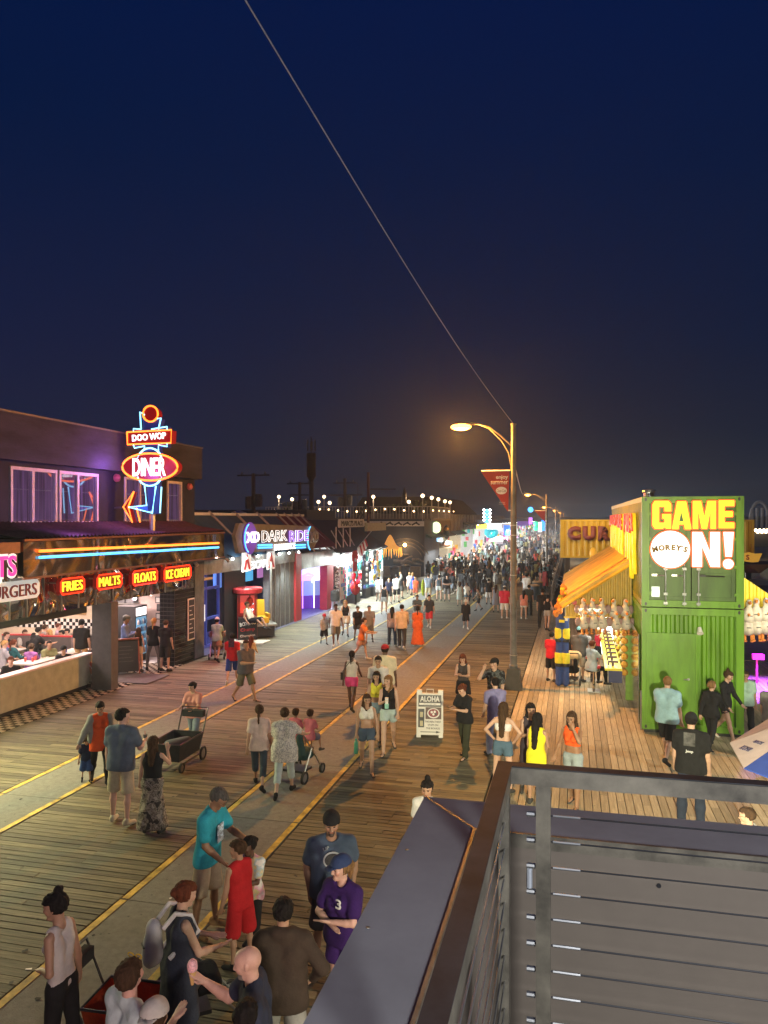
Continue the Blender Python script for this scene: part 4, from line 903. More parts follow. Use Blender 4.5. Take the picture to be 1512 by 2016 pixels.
# neighbouring shop at the far left edge
ns = empty('corner_stand', (0, 0, 0), 0, 'food stand with salmon fascia board cut off at the left edge', 'shop')
yl = YX(43, -12.9); a = xp(20, 1068, -12.9).z; b = xp(20, 1090, -12.9).z; c = xp(20, 1139, -12.9).z
MB().box((-13.4, 9, b), (-12.9, yl - .05, a)).build('fascia_board', pm('salmon_board', (0.42, 0.20, 0.14), .6), ns); MB().box((-13.35, 9, c), (-12.93, yl - .1, b)).build('sign_panel', M_blk, ns)
text('lettering', 'DONUTS', 1, Vector((-12.925, 0, (b + c) / 2)), 'X', glow('pink_letters', (.85, .06, .4), 1.0), ns, .03, .02, height=.50, width=2.6, align='RIGHT').location.y += YX(33, -12.9)
text('letter_outline', 'DONUTS', 1, Vector((-12.93, 0, (b + c) / 2)), 'X', glow('pale_outline', (1, .9, .85), 1.0), ns, .01, .05, height=.60, width=2.72, align='RIGHT').location.y += YX(35, -12.9)
MB().box((-13.4, 9, c - .1), (-13.3, yl - .2, c)).build('lamp_strip', glow('stand_strip', (1, .95, .7), 5), ns)
lamp('AREA', (-12.7, 12.3, 3.2), 620, (1, .96, .48), 6, aim((-12.7, 12.3, 3.2), (-9.2, 11.5, 0)), sy=.4, name='stand_light')
# ---------------------------------------------------------------- doo wop neon sign, faces down the boardwalk
YS = YX(302, -13.2); 
def sp(px, py, dy=0): return yp(px, py, YS + dy)
dw = empty('diner_neon_sign', (0, 0, 0), 0, 'tall red and blue neon pylon sign reading DOO WOP DINER above the awning', 'sign')
M_sr = pm('sign_deep_red', (0.16, 0.004, 0.004), .35, emit=(1, .01, .01), es=.14, var=0); M_sb = pm('sign_navy', (0.01, 0.02, 0.10), .4, emit=(.05, .15, 1), es=.06, var=0)
def poly_plate(name, pts, m, th=.22, dy=0.0, par=None):
    P = [sp(x, y) for x, y in pts]; c = sum(P, Vector()) / len(P); pl = [((p - c).x, (p - c).z) for p in P]
    return MB().prism(pl, Matrix.Translation((c.x, YS + th / 2 + dy, c.z)) @ ROTY.to_matrix().to_4x4(), th).build(name, m, par or dw)
def neon(name, pts, m, r=.03, dy=-.16, closed=False, par=None):
    P = [sp(x, y) + Vector((0, dy, 0)) for x, y in pts]
    if closed: P.append(P[0])
    return MB().tube(P, r, 6).build(name, m, par or dw)
def ell(cx, cy, rx, ry, n=28, a0=0, a1=360): return [(cx + rx * math.cos(R(a0 + (a1 - a0) * i / n)), cy + ry * math.sin(R(a0 + (a1 - a0) * i / n))) for i in range(n + (0 if a1 - a0 == 360 else 1))]
poly_plate('mast_panel', [(283, 812), (322, 826), (317, 846), (286, 846)], M_sb); poly_plate('mast_panel', [(290, 872), (318, 872), (315, 1012), (294, 1012)], M_sb, .16)
poly_plate('back_plate', [(268, 844), (334, 840), (334, 881), (270, 881)], M_sb, .18)
poly_plate('lower_ellipse', ell(300, 918, 27, 38), M_sb, .2); poly_plate('red_disc', ell(302, 816, 13, 14), M_sr, .3)
poly_plate('name_board', [(256, 852), (343, 848), (342, 873), (257, 876)], M_sr, .3); poly_plate('diner_oval', ell(301, 920, 53, 25.5), M_sr, .34)
for dy in (-.18,):
    neon('neon_ring', ell(302, 816, 14.5, 15.5), G_or, .03, dy, True); neon('neon_border', [(256, 852), (343, 847.5), (342, 873), (257, 876)], G_or, .028, dy, True)
    neon('neon_oval', ell(301, 920, 54, 26.5), G_or, .035, dy, True)
neon('neon_blue_line', [(290, 818), (281, 812), (283, 846)], G_cy, .024); neon('neon_blue_line', [(312, 826), (322, 824), (317, 846)], G_cy, .024)
neon('neon_blue_line', [(268, 851), (268, 845), (283, 846)], G_cy, .022); neon('neon_blue_line', [(303, 846), (334, 841), (334, 847)], G_cy, .022)
neon('neon_blue_line', [(268, 877), (270, 883), (290, 879), (289, 886)], G_cy, .022); neon('neon_blue_line', [(334, 874), (334, 880), (317, 877), (317, 888)], G_cy, .022)
neon('neon_blue_arc', ell(300, 912, 25, 29, 14, 200, 340), G_cy, .03); neon('neon_blue_arc', ell(300, 930, 25, 27, 14, 20, 160), G_cy, .03)
neon('arrow_outline', [(290, 957), (294, 995), (259, 998.5), (305, 1010), (312, 957)], G_cy, .026)
neon('arrow_outline', [(323, 959), (320, 1010)], G_cy, .022)
poly_plate('arrow_body', [(292, 957), (296, 997), (262, 999), (303, 1008), (309, 957)], pm('arrow_blue', (0.02, 0.06, 0.4), .4, emit=(.05, .2, 1), es=.35, var=0), .12)
poly_plate('arrow_head', [(268, 969), (247, 998), (267, 1029), (258, 998)], M_sr, .14); neon('arrow_head_outline', [(269, 968), (248, 998), (266, 1028), (258, 998)], G_or, .026, closed=True)
neon('arrow_tail', [(274, 1000), (281, 1028)], G_or, .022)
c = sp(299, 861); text('lettering', 'DOO WOP', 1, c + Vector((0, -.17, 0)), 'Y', G_wh, dw, .03, .015, width=1.2, height=.21, tilt=.05)
c = sp(300, 920); text('lettering', 'DINER', 1, c + Vector((0, -.19, 0)), 'Y', G_wh, dw, .03, .02, width=1.18, height=.58, tilt=.0)
MB().tube([sp(300, 1005), sp(300, 1045)], .09, 8).tube([sp(300, 998), xp(226, 1000, XW)], .03, 6).build('support_pole', M_steel, dw)
lamp('POINT', sp(302, 900, -.9), 30, (1, .12, .20), .04, name='sign_fill_light'); lamp('POINT', sp(290, 985, -.7), 14, (.4, .2, 1), .04, name='sign_fill_light')
lamp('POINT', sp(236, 925, -1.2), 80, (.55, .22, 1), .04, name='sign_fill_light'); lamp('POINT', sp(150, 1010, -4.5), 45, (.5, .25, 1), .04, name='sign_fill_light')  # violet lamps added without fixtures to tint the upper wall
# glow of the fascia neon on the boards
lamp('AREA', (XF + .4, (y0 + y1) / 2 + 2, 3.6), 160, (1, .16, .34), 5.5, aim((XF + .4, 22, 3.6), (-9.0, 21.5, 0)), sy=.3, name='neon_light')

# ---------------------------------------------------------------- arcade (dark ride)
arc = empty('arcade_building', (0, 0, 0), 0, 'arcade with galvanised lintels, red columns and sloping blue and red ribbed roof', 'building')
ya, yb, yc, ydd, ye = YX(401, FA), YX(581, FA), YX(592, FA), YX(643, FA), YX(660, FA)
l1t, l1b = xp(401, 1102, FA).z, xp(401, 1133, FA).z
def galv(name, y0_, y1_, z0_, z1_, k=1.6, m=None):
    n_ = max(1, int((y1_ - y0_) / k)); 
    for i in range(n_):
        MB().box((FA - .35, y0_ + (y1_ - y0_) * i / n_ + .01, z0_), (FA, y0_ + (y1_ - y0_) * (i + 1) / n_ - .01, z1_)).build(name, m or M_galv, arc)
galv('lintel_panel', ya, yb, l1b, l1t); galv('lintel_panel', yc, ye, xp(620, 1117, FA).z, xp(620, 1087, FA).z)
MB().box((FA - .4, yb, 0), (FA + .05, yc, xp(586, 1088, FA).z)).build('red_column', M_red, arc); MB().box((FA - .4, ydd, 0), (FA + .03, ye, xp(650, 1112, FA).z)).build('red_column', M_red, arc)
MB().box((FA - .36, yb - 3.2, 0), (FA - .06, yb, l1b)).build('sliding_wall', pm('folded_shutter', (0.14, 0.14, 0.15), .6, var=.2), arc)
for k in range(5): MB().box((FA - .06, yb - 3.2 + k * .62, 0), (FA - .02, yb - 3.13 + k * .62, l1b)).build('shutter_rib', M_steel, arc)
M_navy = pm('arcade_dark_blue', (0.02, 0.03, 0.09), .5, var=.2)
MB().box((-18.5, ya, 0), (-18.3, ye, 3.4)).box((-18.3, ya, 0), (FA - .4, ya + .12, l1b)).box((-18.3, yc - .3, 0), (FA - .4, yc - .1, l1b)).box((-18.3, ye - .2, 0), (FA - .4, ye, l1b)).build('room_wall', M_navy, arc)
MB().box((-18.3, ya, 3.25), (FA - .36, ye, 3.35)).build('ceiling', M_navy, arc)
fl = MB().box((-18.3, ya, 0.0), (FA + .15, ye, .012)).build('arcade_floor', pm('arcade_carpet', (0.06, 0.06, 0.12), .6, var=.3)); tag(fl, kind='structure')
lamp('AREA', (-15.6, (yc + ye) / 2, 3.2), 420, (.35, .2, 1), 1.5, (0, 0, 0), name='room_light'); lamp('AREA', (-15.8, ya + 3, 3.2), 260, (.25, .35, 1), 1.5, (0, 0, 0), name='room_light')
# entrance glass doors with blue frame
dr = MB(); d0, d1 = ya + .35, ya + 2.6
for y_ in (d0, (d0 + d1) / 2, d1): dr.box((FA - .75, y_, 0), (FA - .65, y_ + .09, l1b - .1))
for z_ in (0.02, 1.1, 2.3): dr.box((FA - .74, d0 + .09, z_), (FA - .66, d1, z_ + .1))
dd = dr.build('door', pm('door_blue', (0.03, 0.05, 0.22), .35, emit=(.1, .15, .9), es=.12, var=0), arc)
o = MB().box((FA - .72, d0 + .3, 1.1), (FA - .6, d0 + .95, 1.75)).build('door_poster', glow('poster_white', (.8, .85, 1), .7), dd); text('lettering', 'XD', 1, Vector((FA - .595, d0 + .62, 1.42)), 'X', M_bluep, dd, .005, .03, width=.4, height=.3)
MB().box((FA - .62, d1 + .2, .0), (FA - .5, d1 + 2.3, l1b)).build('dark_partition', M_blk, arc)
for i, (py_, pz_) in enumerate(((d1 + .6, 2.2), (d1 + 3.2, 2.25), (d1 + 5.2, 2.3))): MB().box((FA - 1.2, py_, pz_), (FA - 1.1, py_ + 1.3, pz_ + .65)).build('screen', glow('screen_%d' % i, [(.15, .3, .8), (.1, .5, .9), (.5, .2, .5)][i], .8), arc)
# roof
M_rb = pm('roof_blue', (0.05, 0.10, 0.17), .5, .2, var=.2, scale=1.5); M_rr = pm('roof_red', (0.20, 0.03, 0.035), .5, .2, var=.2, scale=1.5)
rz = xp(500, 1018, -15.8).z
ysp = YX(610, FA)
def slope(nm, y0_, y1_, m): 
    zb_ = l1t - .02; zt_ = zb_ + 1.75
    MB().add([(FA + .12, y0_, zb_), (FA + .12, y1_, zb_), (-15.4, y1_, zt_), (-15.4, y0_, zt_), (FA - .1, y0_, zb_ - .05), (FA - .1, y1_, zb_ - .05), (-15.6, y1_, zt_ - .1), (-15.6, y0_, zt_ - .1)], [(0, 1, 2, 3), (7, 6, 5, 4), (0, 4, 5, 1), (1, 5, 6, 2), (2, 6, 7, 3), (3, 7, 4, 0)]).build(nm, m, arc)
    return zb_, zt_
zb_, zt_ = slope('roof_slope', ya - 1.2, ysp, M_rb); slope('roof_slope', ysp, ye, M_rr)
MB().box((-15.7, ya - 1.2, zt_ - .05), (-15.3, ye, zt_ + .07)).build('roof_trim', M_white, arc)
M_rib = pm('rib_grey', (0.40, 0.36, 0.40), .5, .3)
yy = ya - .8
while yy < ye - .2:
    MB().tube([(FA + .18, yy, zb_ - .15), (-15.4, yy, zt_ + .12)], .06 if yy < ysp else .045, 6).build('roof_rib', M_rib, arc); yy += 2.6 if yy < ysp else 1.15
for k in range(3):
    y_ = ysp + 3.0 + k * 1.4; MB().tube([(FA + .5, y_, zb_ - .1), (FA + .5, y_, zb_ + 1.1)], .04, 6).tube([(FA + .5, y_ - .9, zb_ + .9), (FA + .5, y_ + .9, zb_ - .05)], .03, 6).build('strut', M_rib, arc)
for px, py in ((458, 1100), (484, 1099), (508, 1095), (530, 1092), (550, 1091), (569, 1089), (588, 1087)):
    c = xp(px, py, FA + .22); o = MB().ball(c, .055, 8, 5).build('bulb', G_white, arc)
    MB().tube([c + Vector((0, 0, .04)), c + Vector((-.25, 0, .16))], .02, 5).build('lamp_arm', M_blk, arc)
for px in (425, 484, 530, 575): 
    c = xp(px, 1094, FA + .5); lamp('SPOT', c, 520, (.90, 1, .88), .12, aim(c, (FA + 2.9, c.y + .5, 0)), spot=R(150), name='bulb_light'); lamp('POINT', c + Vector((-.1, 0, .1)), 16, (.9, 1, .95), .08, name='bulb_light')
c = xp(625, 1084, FA + .5); lamp('SPOT', c, 700, (.90, 1, .92), .12, aim(c, (FA + 3.2, c.y, 0)), spot=R(150), name='bulb_light')
# dark ride billboard
XS = -12.75
bb = empty('dark_ride_billboard', (0, 0, 0), 0, 'grey hexagonal billboard with glowing letters XD DARK RIDE EXPERIENCE', 'sign')
pl = [(463, 1055), (471, 1030), (617, 1036), (628, 1058), (618, 1079), (470, 1089)]
P = [xp(x, y, XS) for x, y in pl]; cc = sum(P, Vector()) / len(P)
MB().prism([((p - cc).y, (p - cc).z) for p in P], Matrix.Translation((XS - .15, cc.y, cc.z)) @ ROTX.to_matrix().to_4x4(), .15).build('panel', pm('billboard_grey', (0.22, 0.21, 0.19), .5, .2, var=.2, scale=2), bb)
def tx(name, s, px0, px1, py0, py1, m, par, X=XS, off=.02, ext=.04, fill=True, bevel=.03, dx=.0, shear=0):
    A = xp((px0 + px1) / 2, py0, X).z; B = xp((px0 + px1) / 2, py1, X).z; y_0, y_1 = YX(px0, X), YX(px1, X)
    return text(name, s, 1, Vector((X + .01 + dx, (y_0 + y_1) / 2, (A + B) / 2)), 'X', m, par, ext, off, bevel, fill, width=y_1 - y_0, height=A - B, shear=shear)
c0 = xp(486, 1060, XS + .02); MB().lathe([(.62, 0), (.66, .03), (.62, .06)], (0, 0, 0), 28, Matrix.Translation(c0 + Vector((0, .25, 0))) @ Matrix.Rotation(R(90), 4, 'Y')).build('purple_disc', glow('disc_purple', (.18, .08, .6), .35), bb)
ring = [c0 + Vector((.09, .2 + .6 * math.cos(R(a)), .6 * math.sin(R(a)))) for a in range(110, 255, 15)]; MB().tube(ring, .022, 6).build('blue_arc', G_blue, bb)
tx('lettering', 'XD', 479, 505, 1047, 1068, G_wh, bb, dx=.10, off=.02); tx('lettering', 'DARK', 512, 563, 1044, 1066, G_wh, bb, fill=False, bevel=.012, dx=.06)
tx('letter_face', 'DARK', 512, 563, 1044, 1066, M_blk, bb, dx=.02, off=.02)
tx('letter_glow', 'RIDE', 567, 605, 1044, 1066, G_wh, bb, fill=False, bevel=.012, dx=.06); tx('lettering', 'RIDE', 567, 605, 1044, 1066, glow('letters_violet', (.30, .10, .9), .8), bb, dx=.03, off=.02)
tx('lettering', 'XD', 607, 624, 1046, 1068, pm('dull_letter', (.35, .32, .33), .5), bb, dx=.05, off=.03); tx('lettering', 'EXPERIENCE', 537, 578, 1070, 1082, G_wh, bb, off=.01, dx=.05)
for a_, b_ in ((509, 535), (580, 601)):
    for dyp in (0, 5): 
        A = xp(a_, 1073.5 + dyp, XS + .06); B = xp(b_, 1072.5 + dyp, XS + .06); MB().tube([A, B], .04, 6).build('blue_bar', G_blue, bb)
ring = [xp(612, 1060, XS + .05) + Vector((0, .15 + .62 * math.cos(R(a)), .62 * math.sin(R(a)))) for a in range(110, 260, 15)]; MB().tube(ring, .03, 6).build('blue_arc', G_blue, bb)
MB().tube([Vector((XS - .2, cc.y - 2, cc.z)), Vector((-14.6, cc.y - 2, cc.z - .1))], .05).tube([Vector((XS - .2, cc.y + 3, cc.z)), Vector((-14.6, cc.y + 3, cc.z - .1))], .05).build('bracket', M_rib, bb)
# escape sign
es = empty('escape_sign', (0, 0, 0), 0, 'white letters ESCAPE between red arrow plates on the galvanised lintel', 'sign')
tx('lettering', 'ESCAPE', 491, 527, 1103, 1119, glow('escape_white', (1, 1, 1), 1.1), es, FA + .06, .012)
for px, py in ((484, 1107), (532, 1104)):
    c = xp(px, py, FA + .1); MB().box((c.x, c.y - .42, c.z - .38), (c.x + .05, c.y + .42, c.z + .42)).build('plate', glow('plate_white', (1, .95, .95), .45), es)
    MB().prism([(-.34, -.3), (0, .38), (.34, -.3), (.16, -.3), (0, .05), (-.16, -.3)], Matrix.Translation((c.x + .055, c.y, c.z)) @ ROTX.to_matrix().to_4x4(), .02).build('red_arrow', pm('arrow_red', (.6, .05, .06), .5, var=0), es)
c = gp(486, 1245); MB().tube([(FA + .3, c.y, 0), (FA + .3, c.y, xp(486, 1112, FA + .3).z)], .06, 8).build('post', M_steel, es)
c = gp(531, 1230); 
# boxing machine
def at_base(px, py): return gp(px, py)
bx = empty('boxing_machine', at_base(487, 1258), 0, 'red boxing arcade machine with oval canopy standing by the arcade entrance', 'arcade machine')
MB().box((-.4, -.45, 0), (.4, .35, .95)).build('base_cabinet', M_blk, bx); MB().box((-.38, .0, .95), (.38, .35, 2.05)).build('back_board', M_red, bx)
MB().box((-.42, -.47, .1), (-.40, .36, 1.9)).box((.40, .0, .1), (.42, .36, 2.0)).build('side_panel', M_red, bx)
MB().lathe([(.50, 0), (.62, .04), (.64, .2), (.60, .26)], (0, -.1, 1.95), 24).build('canopy', M_red, bx); MB().tube([(.1, -.1, 1.95), (.1, -.1, 1.75)], .03).ball((.1, -.1, 1.6), .15, 12, 8, (1, 1, 1.35)).build('punch_ball', M_red, bx)
text('lettering', 'BOXING', 1, Vector((0, -.455, .72)), 'Y', M_white, bx, .006, .03, width=.66, height=.16, tilt=.15); text('lettering', 'Champ', 1, Vector((0, -.455, .45)), 'Y', pm('red_letters', (.7, .05, .05), .4, var=0), bx, .006, .03, width=.6, height=.18, tilt=.1)
text('lettering', 'Champion', 1, Vector((0, -.455, .2)), 'Y', M_white, bx, .006, .02, width=.62, height=.13, tilt=.08); MB().box((-.3, -.012, 1.1), (.3, -.001, 1.85)).build('lit_panel', glow('boxing_panel', (.8, .1, .08), .5), bx)
for k in range(6): MB().ball((-.22 + .22 * (k % 3), -.02, 1.25 + .25 * (k // 3)), .04, 6, 4).build('indicator', [G_red, G_yel, G_cy][k % 3], bx)
bx.rotation_euler[2] = R(25)
mt = MB().box((-.9, -.6, 0.001), (.9, .3, .03)); o = mt.build('white_mat', M_white); o.location = gp(487, 1262); tag(o, 'white floor plate in front of the red boxing machine', 'mat')
# yellow ride chair
rc = empty('motion_seat', at_base(510, 1252), R(35), 'yellow motion ride seat on a black plinth beside the boxing machine', 'ride')
MB().box((-.55, -.6, .06), (.55, .6, .5)).build('plinth', M_blk, rc); MB().box((-.65, -.7, .5), (.65, .7, .58)).build('platform', M_steel, rc)
MB().box((-.32, -.55, .62), (.32, .25, .85)).build('seat', M_yellow, rc); MB().box((-.32, .18, .8), (.32, .42, 1.6), M=Matrix.Rotation(-.15, 4, 'X')).build('backrest', M_yellow, rc)
for s_ in (-1, 1): MB().box((s_ * .36 - .05, -.4, .8), (s_ * .36 + .05, .25, 1.0)).build('armrest', M_yellow, rc)
for s_ in (-1, 1):
    for t_ in (-1, 1): MB().lathe([(.06, -.02), (.06, .02)], (0, 0, 0), 10, Matrix.Translation((s_ * .45, t_ * .5, .06)) @ Matrix.Rotation(R(90), 4, 'Y')).build('caster', M_blk, rc)
# claw machines
for px, py, h_, t_ in ((601, 1197, 2.0, 'rounded top'), (623, 1196, 1.85, 'white domed top')):
    c = gp(px, py); c.x = max(c.x, -15.3); cm = empty('claw_machine', c, R(50), 'purple lit claw machine with %s in the violet arcade bay' % t_, 'arcade machine')
    MB().box((-.42, -.42, 0), (.42, .42, .75)).build('cabinet', pm('violet_cabinet', (.12, .03, .35), .35, emit=(.3, .1, 1), es=.25, var=0), cm)
    MB().box((-.40, -.40, .75), (.40, .40, 1.6)).build('glass_box', glow('claw_glass', (.30, .45, .9) if h_ > 1.9 else (.7, .7, 1), .55), cm)
    for s_ in (-1, 1): MB().tube([(s_ * .42, -.43, .05), (s_ * .42, -.43, 1.62)], .025, 6).build('light_tube', G_pur if h_ > 1.9 else G_wh, cm)
    MB().tube([(-.45, -.3, h_ - .35), (-.35, -.3, h_ - .12), (0, -.3, h_), (.35, -.3, h_ - .12), (.45, -.3, h_ - .35)], .07, 6).box((-.4, -.35, h_ - .4), (.4, .35, h_ - .15)).build('header', G_pur if h_ > 1.9 else G_wh, cm)
# dark skyline roofs behind the arcade
bk = empty('rear_roofs', (0, 0, 0), 0, 'dark low roofs and parapets behind the arcade and the diner', 'building')
MB().box((-60, 48, 0), (-19, 62, 5.2)).box((-40, 62, 0), (-22, 70, 5.9)).box((-19.2, 27.5, 0), (-16, 44, 4.6)).build('roof_block', pm('tar_roof', (.05, .05, .07), .9, var=.2), bk)
MB().lathe([(.8, 0), (.8, .7), (.7, .75)], (XY(497, 45), 45, 4.7), 16).lathe([(.35, 0), (.35, .5), (.5, .55), (.5, .8), (.1, .95)], (XY(470, 45), 45, 4.7), 12).build('vent', M_steel, bk)
# ---------------------------------------------------------------- T-shirt shop
XT = -13.2; t0, t1 = YX(662, XT), YX(754, XT)
ts_ = empty('shirt_shop', (0, 0, 0), 0, 'brightly lit souvenir shirt shop with dark sloping roof', 'shop')
MB().box((-18, t0, 0), (-17.8, t1, 3.2)).box((-17.8, t1 - .15, 0), (XT, t1, 3.0)).box((-17.8, t0, 0), (XT - .3, t0 + .15, 3.0)).build('wall', pm('shop_white_glow', (.75, .78, .78), .6, emit=(.85, 1, 1), es=.55, var=0), ts_)  # shop brightness put into the wall and ceiling colour as a glow
MB().box((-17.8, t0, 3.0), (XT + .2, t1, 3.15)).build('ceiling', pm('shop_ceiling_glow', (.75, .78, .78), .6, emit=(.9, 1, 1), es=.9, var=0), ts_)
zz = 3.15; MB().add([(XT + .4, t0, zz), (XT + .4, t1, zz), (-16.2, t1, zz + 1.9), (-16.2, t0 + 1, zz + 1.9), (XT + .2, t0, zz - .12), (XT + .2, t1, zz - .12), (-16.4, t1, zz + 1.7), (-16.4, t0 + 1, zz + 1.7)], [(0, 1, 2, 3), (7, 6, 5, 4), (0, 4, 5, 1), (1, 5, 6, 2), (2, 6, 7, 3), (3, 7, 4, 0)]).build('roof', pm('shop_roof', (.035, .035, .04), .7), ts_)
for k in range(4):
    c = Vector((XT + .1, t0 + (t1 - t0) * (k + .5) / 4, 2.85)); MB().tube([c - Vector((0, .6, 0)), c + Vector((0, .6, 0))], .05, 6).build('tube_light', G_white, ts_)
    lamp('AREA', c + Vector((.05, 0, -.08)), 800, (.93, 1, .96), .6, aim(c, c + Vector((1.0, -.25, -1.0))), name='bulb_light')
def shirt_mesh(m, w=.5, h=.62):
    w2 = w / 2; poly = [(-w2 * .72, -h), (w2 * .72, -h), (w2 * .74, -.22), (w2 * 1.05, -.30), (w2 * 1.25, -.12), (w2 * .7, 0), (w2 * .3, 0.02), (0, -.05), (-w2 * .3, .02), (-w2 * .7, 0), (-w2 * 1.25, -.12), (-w2 * 1.05, -.30), (-w2 * .74, -.22)]
    return MB().prism(poly, ROTX.to_matrix().to_4x4(), .06)
shc_ = [('red', (.55, .02, .03)), ('white', (.75, .75, .75)), ('navy', (.02, .03, .08)), ('teal', (.05, .45, .45)), ('black', (.02, .02, .02)), ('yellow', (.7, .5, .05)), ('orange', (.7, .18, .04)), ('blue', (.05, .18, .6)), ('grey', (.3, .3, .3))]
r5 = random.Random(11)
def hang_shirt(px, py, ci, sc, X, big=False):
    nm, c = shc_[ci]; p = xp(px, py, X); o = empty('hanging_shirt', p, 0, '%s souvenir shirt hanging in the lit shop front' % nm if not big else 'large red souvenir shirt hanging out over the boardwalk', 'shirt', 'shirts hanging in the shop front')
    sm_ = shirt_mesh(None).build('shirt', pm('shirt_' + nm, c, .85, var=.08), o); sm_.scale = (1, sc, sc)
    if ci not in (1,): MB().box((.06, -.1 * sc, -.32 * sc), (.066, .1 * sc, -.22 * sc)).build('print', pm('print_white', (.6, .6, .6), .7, var=.4, scale=30), o)
hang_shirt(698, 1085, 0, 1.9, XT + .8, True)
for px, py, ci in ((716, 1092, 2), (722, 1084, 3), (728, 1085, 8), (737, 1083, 4), (742, 1084, 6), (747, 1079, 1), (751, 1082, 3), (708, 1100, 3), (702, 1112, 3), (728, 1104, 2), (733, 1100, 6), (738, 1113, 7), (743, 1105, 5), (748, 1100, 3), (741, 1125, 8), (746, 1120, 5), (736, 1131, 5), (751, 1121, 1)): hang_shirt(px, py, ci, 1.15, XT + .1 + r5.random() * .1)
# sticker boards and racks at the front
for nm, px0, px1, py0, py1, X, dark in (('sign_board', 658, 669, 1115, 1180, XT + .25, 1), ('cap_rack', 702, 727, 1108, 1168, XT + .05, 1), ('poster_rack', 671, 681, 1115, 1178, XT + .2, 0), ('toy_rack', 683, 700, 1112, 1168, XT + .1, 2)):
    y_0, y_1 = YX(px0, X), YX(px1, X); a = xp(px0, py0, X).z; b = max(.05, xp(px1, py1, X).z)
    o = empty(nm, (X, y_0, 0), 0, {'sign_board': 'black board of white lettering at the corner of the shirt shop', 'cap_rack': 'dark rack hung with rows of white round caps', 'poster_rack': 'narrow rack of small blue and white goods at the shirt shop', 'toy_rack': 'wall of pale souvenir goods in the shirt shop'}[nm], 'rack' if nm != 'sign_board' else 'sign')
    MB().box((-.05, 0, b), (0, y_1 - y_0, a)).build('board', M_blk if dark == 1 else M_white, o)
    cols = 2 if dark == 1 else 4; rows = 9 if px0 == 658 else (6 if dark == 1 else 8)
    for i in range(cols if px0 != 658 else 1):
        for j in range(rows):
            w_ = (y_1 - y_0) / (cols if px0 != 658 else 1); hh_ = (a - b) / rows; cy_, cz_ = w_ * (i + .5), b + hh_ * (j + .5)
            if px0 == 658: text('lettering', 'SANDERS'[(rows - 1 - j) % 7], 1, Vector((.002, cy_, cz_)), 'X', M_white, o, .01, .02, height=hh_ * .7, width=w_ * .7)
            elif dark == 1: MB().lathe([(min(w_, hh_) * .36, 0), (min(w_, hh_) * .3, .1)], (0, 0, 0), 12, Matrix.Translation((.0, cy_, cz_)) @ Matrix.Rotation(R(90), 4, 'Y')).build('cap', M_white, o)
            else: MB().box((0, cy_ - w_ * .4, cz_ - hh_ * .4), (.05, cy_ + w_ * .4, cz_ + hh_ * .4)).build('item', pm('item_%d' % r5.randrange(5), [(.1, .3, .7), (.8, .8, .8), (.05, .5, .5), (.7, .1, .3), (.6, .6, .1)][r5.randrange(5)], .6, var=0), o)
gt = empty('crab_sculpture', xp(700, 1156, XT + .6), 0, 'red round crab sculpture in front of the shirt shop', 'sculpture')
MB().ball((0, 0, 0), .55, 16, 10, (.5, 1, .85)).build('body', pm('gloss_red', (.55, .01, .02), .2, var=0), gt)
for s_ in (-1, 1): MB().tube([(.1, s_ * .4, .3), (.1, s_ * .7, .6), (.1, s_ * .6, .85)], .09, 6, r2=.12).build('claw', MATS['gloss_red'], gt); MB().ball((.25, s_ * .15, .1), .09).build('eye', M_white, gt)
MB().tube([(0, 0, -.4), (0, 0, -gt.location.z + .02)], .08).build('stand', M_blk, gt)
fg = empty('striped_flag', (0, 0, 0), 0, 'furled red and white striped flag on a slanting pole above the shirt shop', 'flag')
A, B = xp(704, 1078, XT + .6), xp(731, 1046, XT + .6); MB().tube([A, B], .025).build('pole', M_steel, fg)
for k in range(6): P0 = A.lerp(B, .12 + k * .09); MB().tube([P0 + Vector((0, -.2, -.1)), P0 + Vector((.05, .1, -.75 + k * .05))], .09, 6).build('stripe', M_red if k % 2 else M_white, fg)
# bins of goods on the floor
for px, py in ((690, 1186), (712, 1176), (735, 1164), (727, 1172)):
    o = empty('goods_bin', gp(px, py), 0, 'low black bin heaped with pale souvenirs in front of the shirt shop', 'bin', 'goods bins before the shirt shop'); MB().box((-.45, -.6, 0), (.45, .6, .6)).build('bin', M_blk, o)
    for k in range(6): MB().ball((-.25 + .25 * (k % 3), -.35 + .6 * (k // 3), .68), .17, 7, 5).build('plush', pm('goods_%d' % (k % 4), [(.7, .7, .7), (.1, .4, .5), (.1, .15, .5), (.6, .2, .3)][k % 4], .9, var=0), o)
ms = sign_box('guest_house_sign', "white roof sign with black letters MARCI'S PLACE", 668, 717, 1022, 1038, -14.0, M_white, M_blk, "MARCI'S PLACE", th=.1, off=.012)
o = MB().box((-13.9, YX(718, -13.9), xp(735, 1045, -13.9).z), (-13.7, YX(755, -13.9), xp(735, 1029, -13.9).z)).build('blank_board', pm('beige_board', (.42, .36, .24), .6)); tag(o, 'blank beige sign board beside the white guest house sign', 'sign')
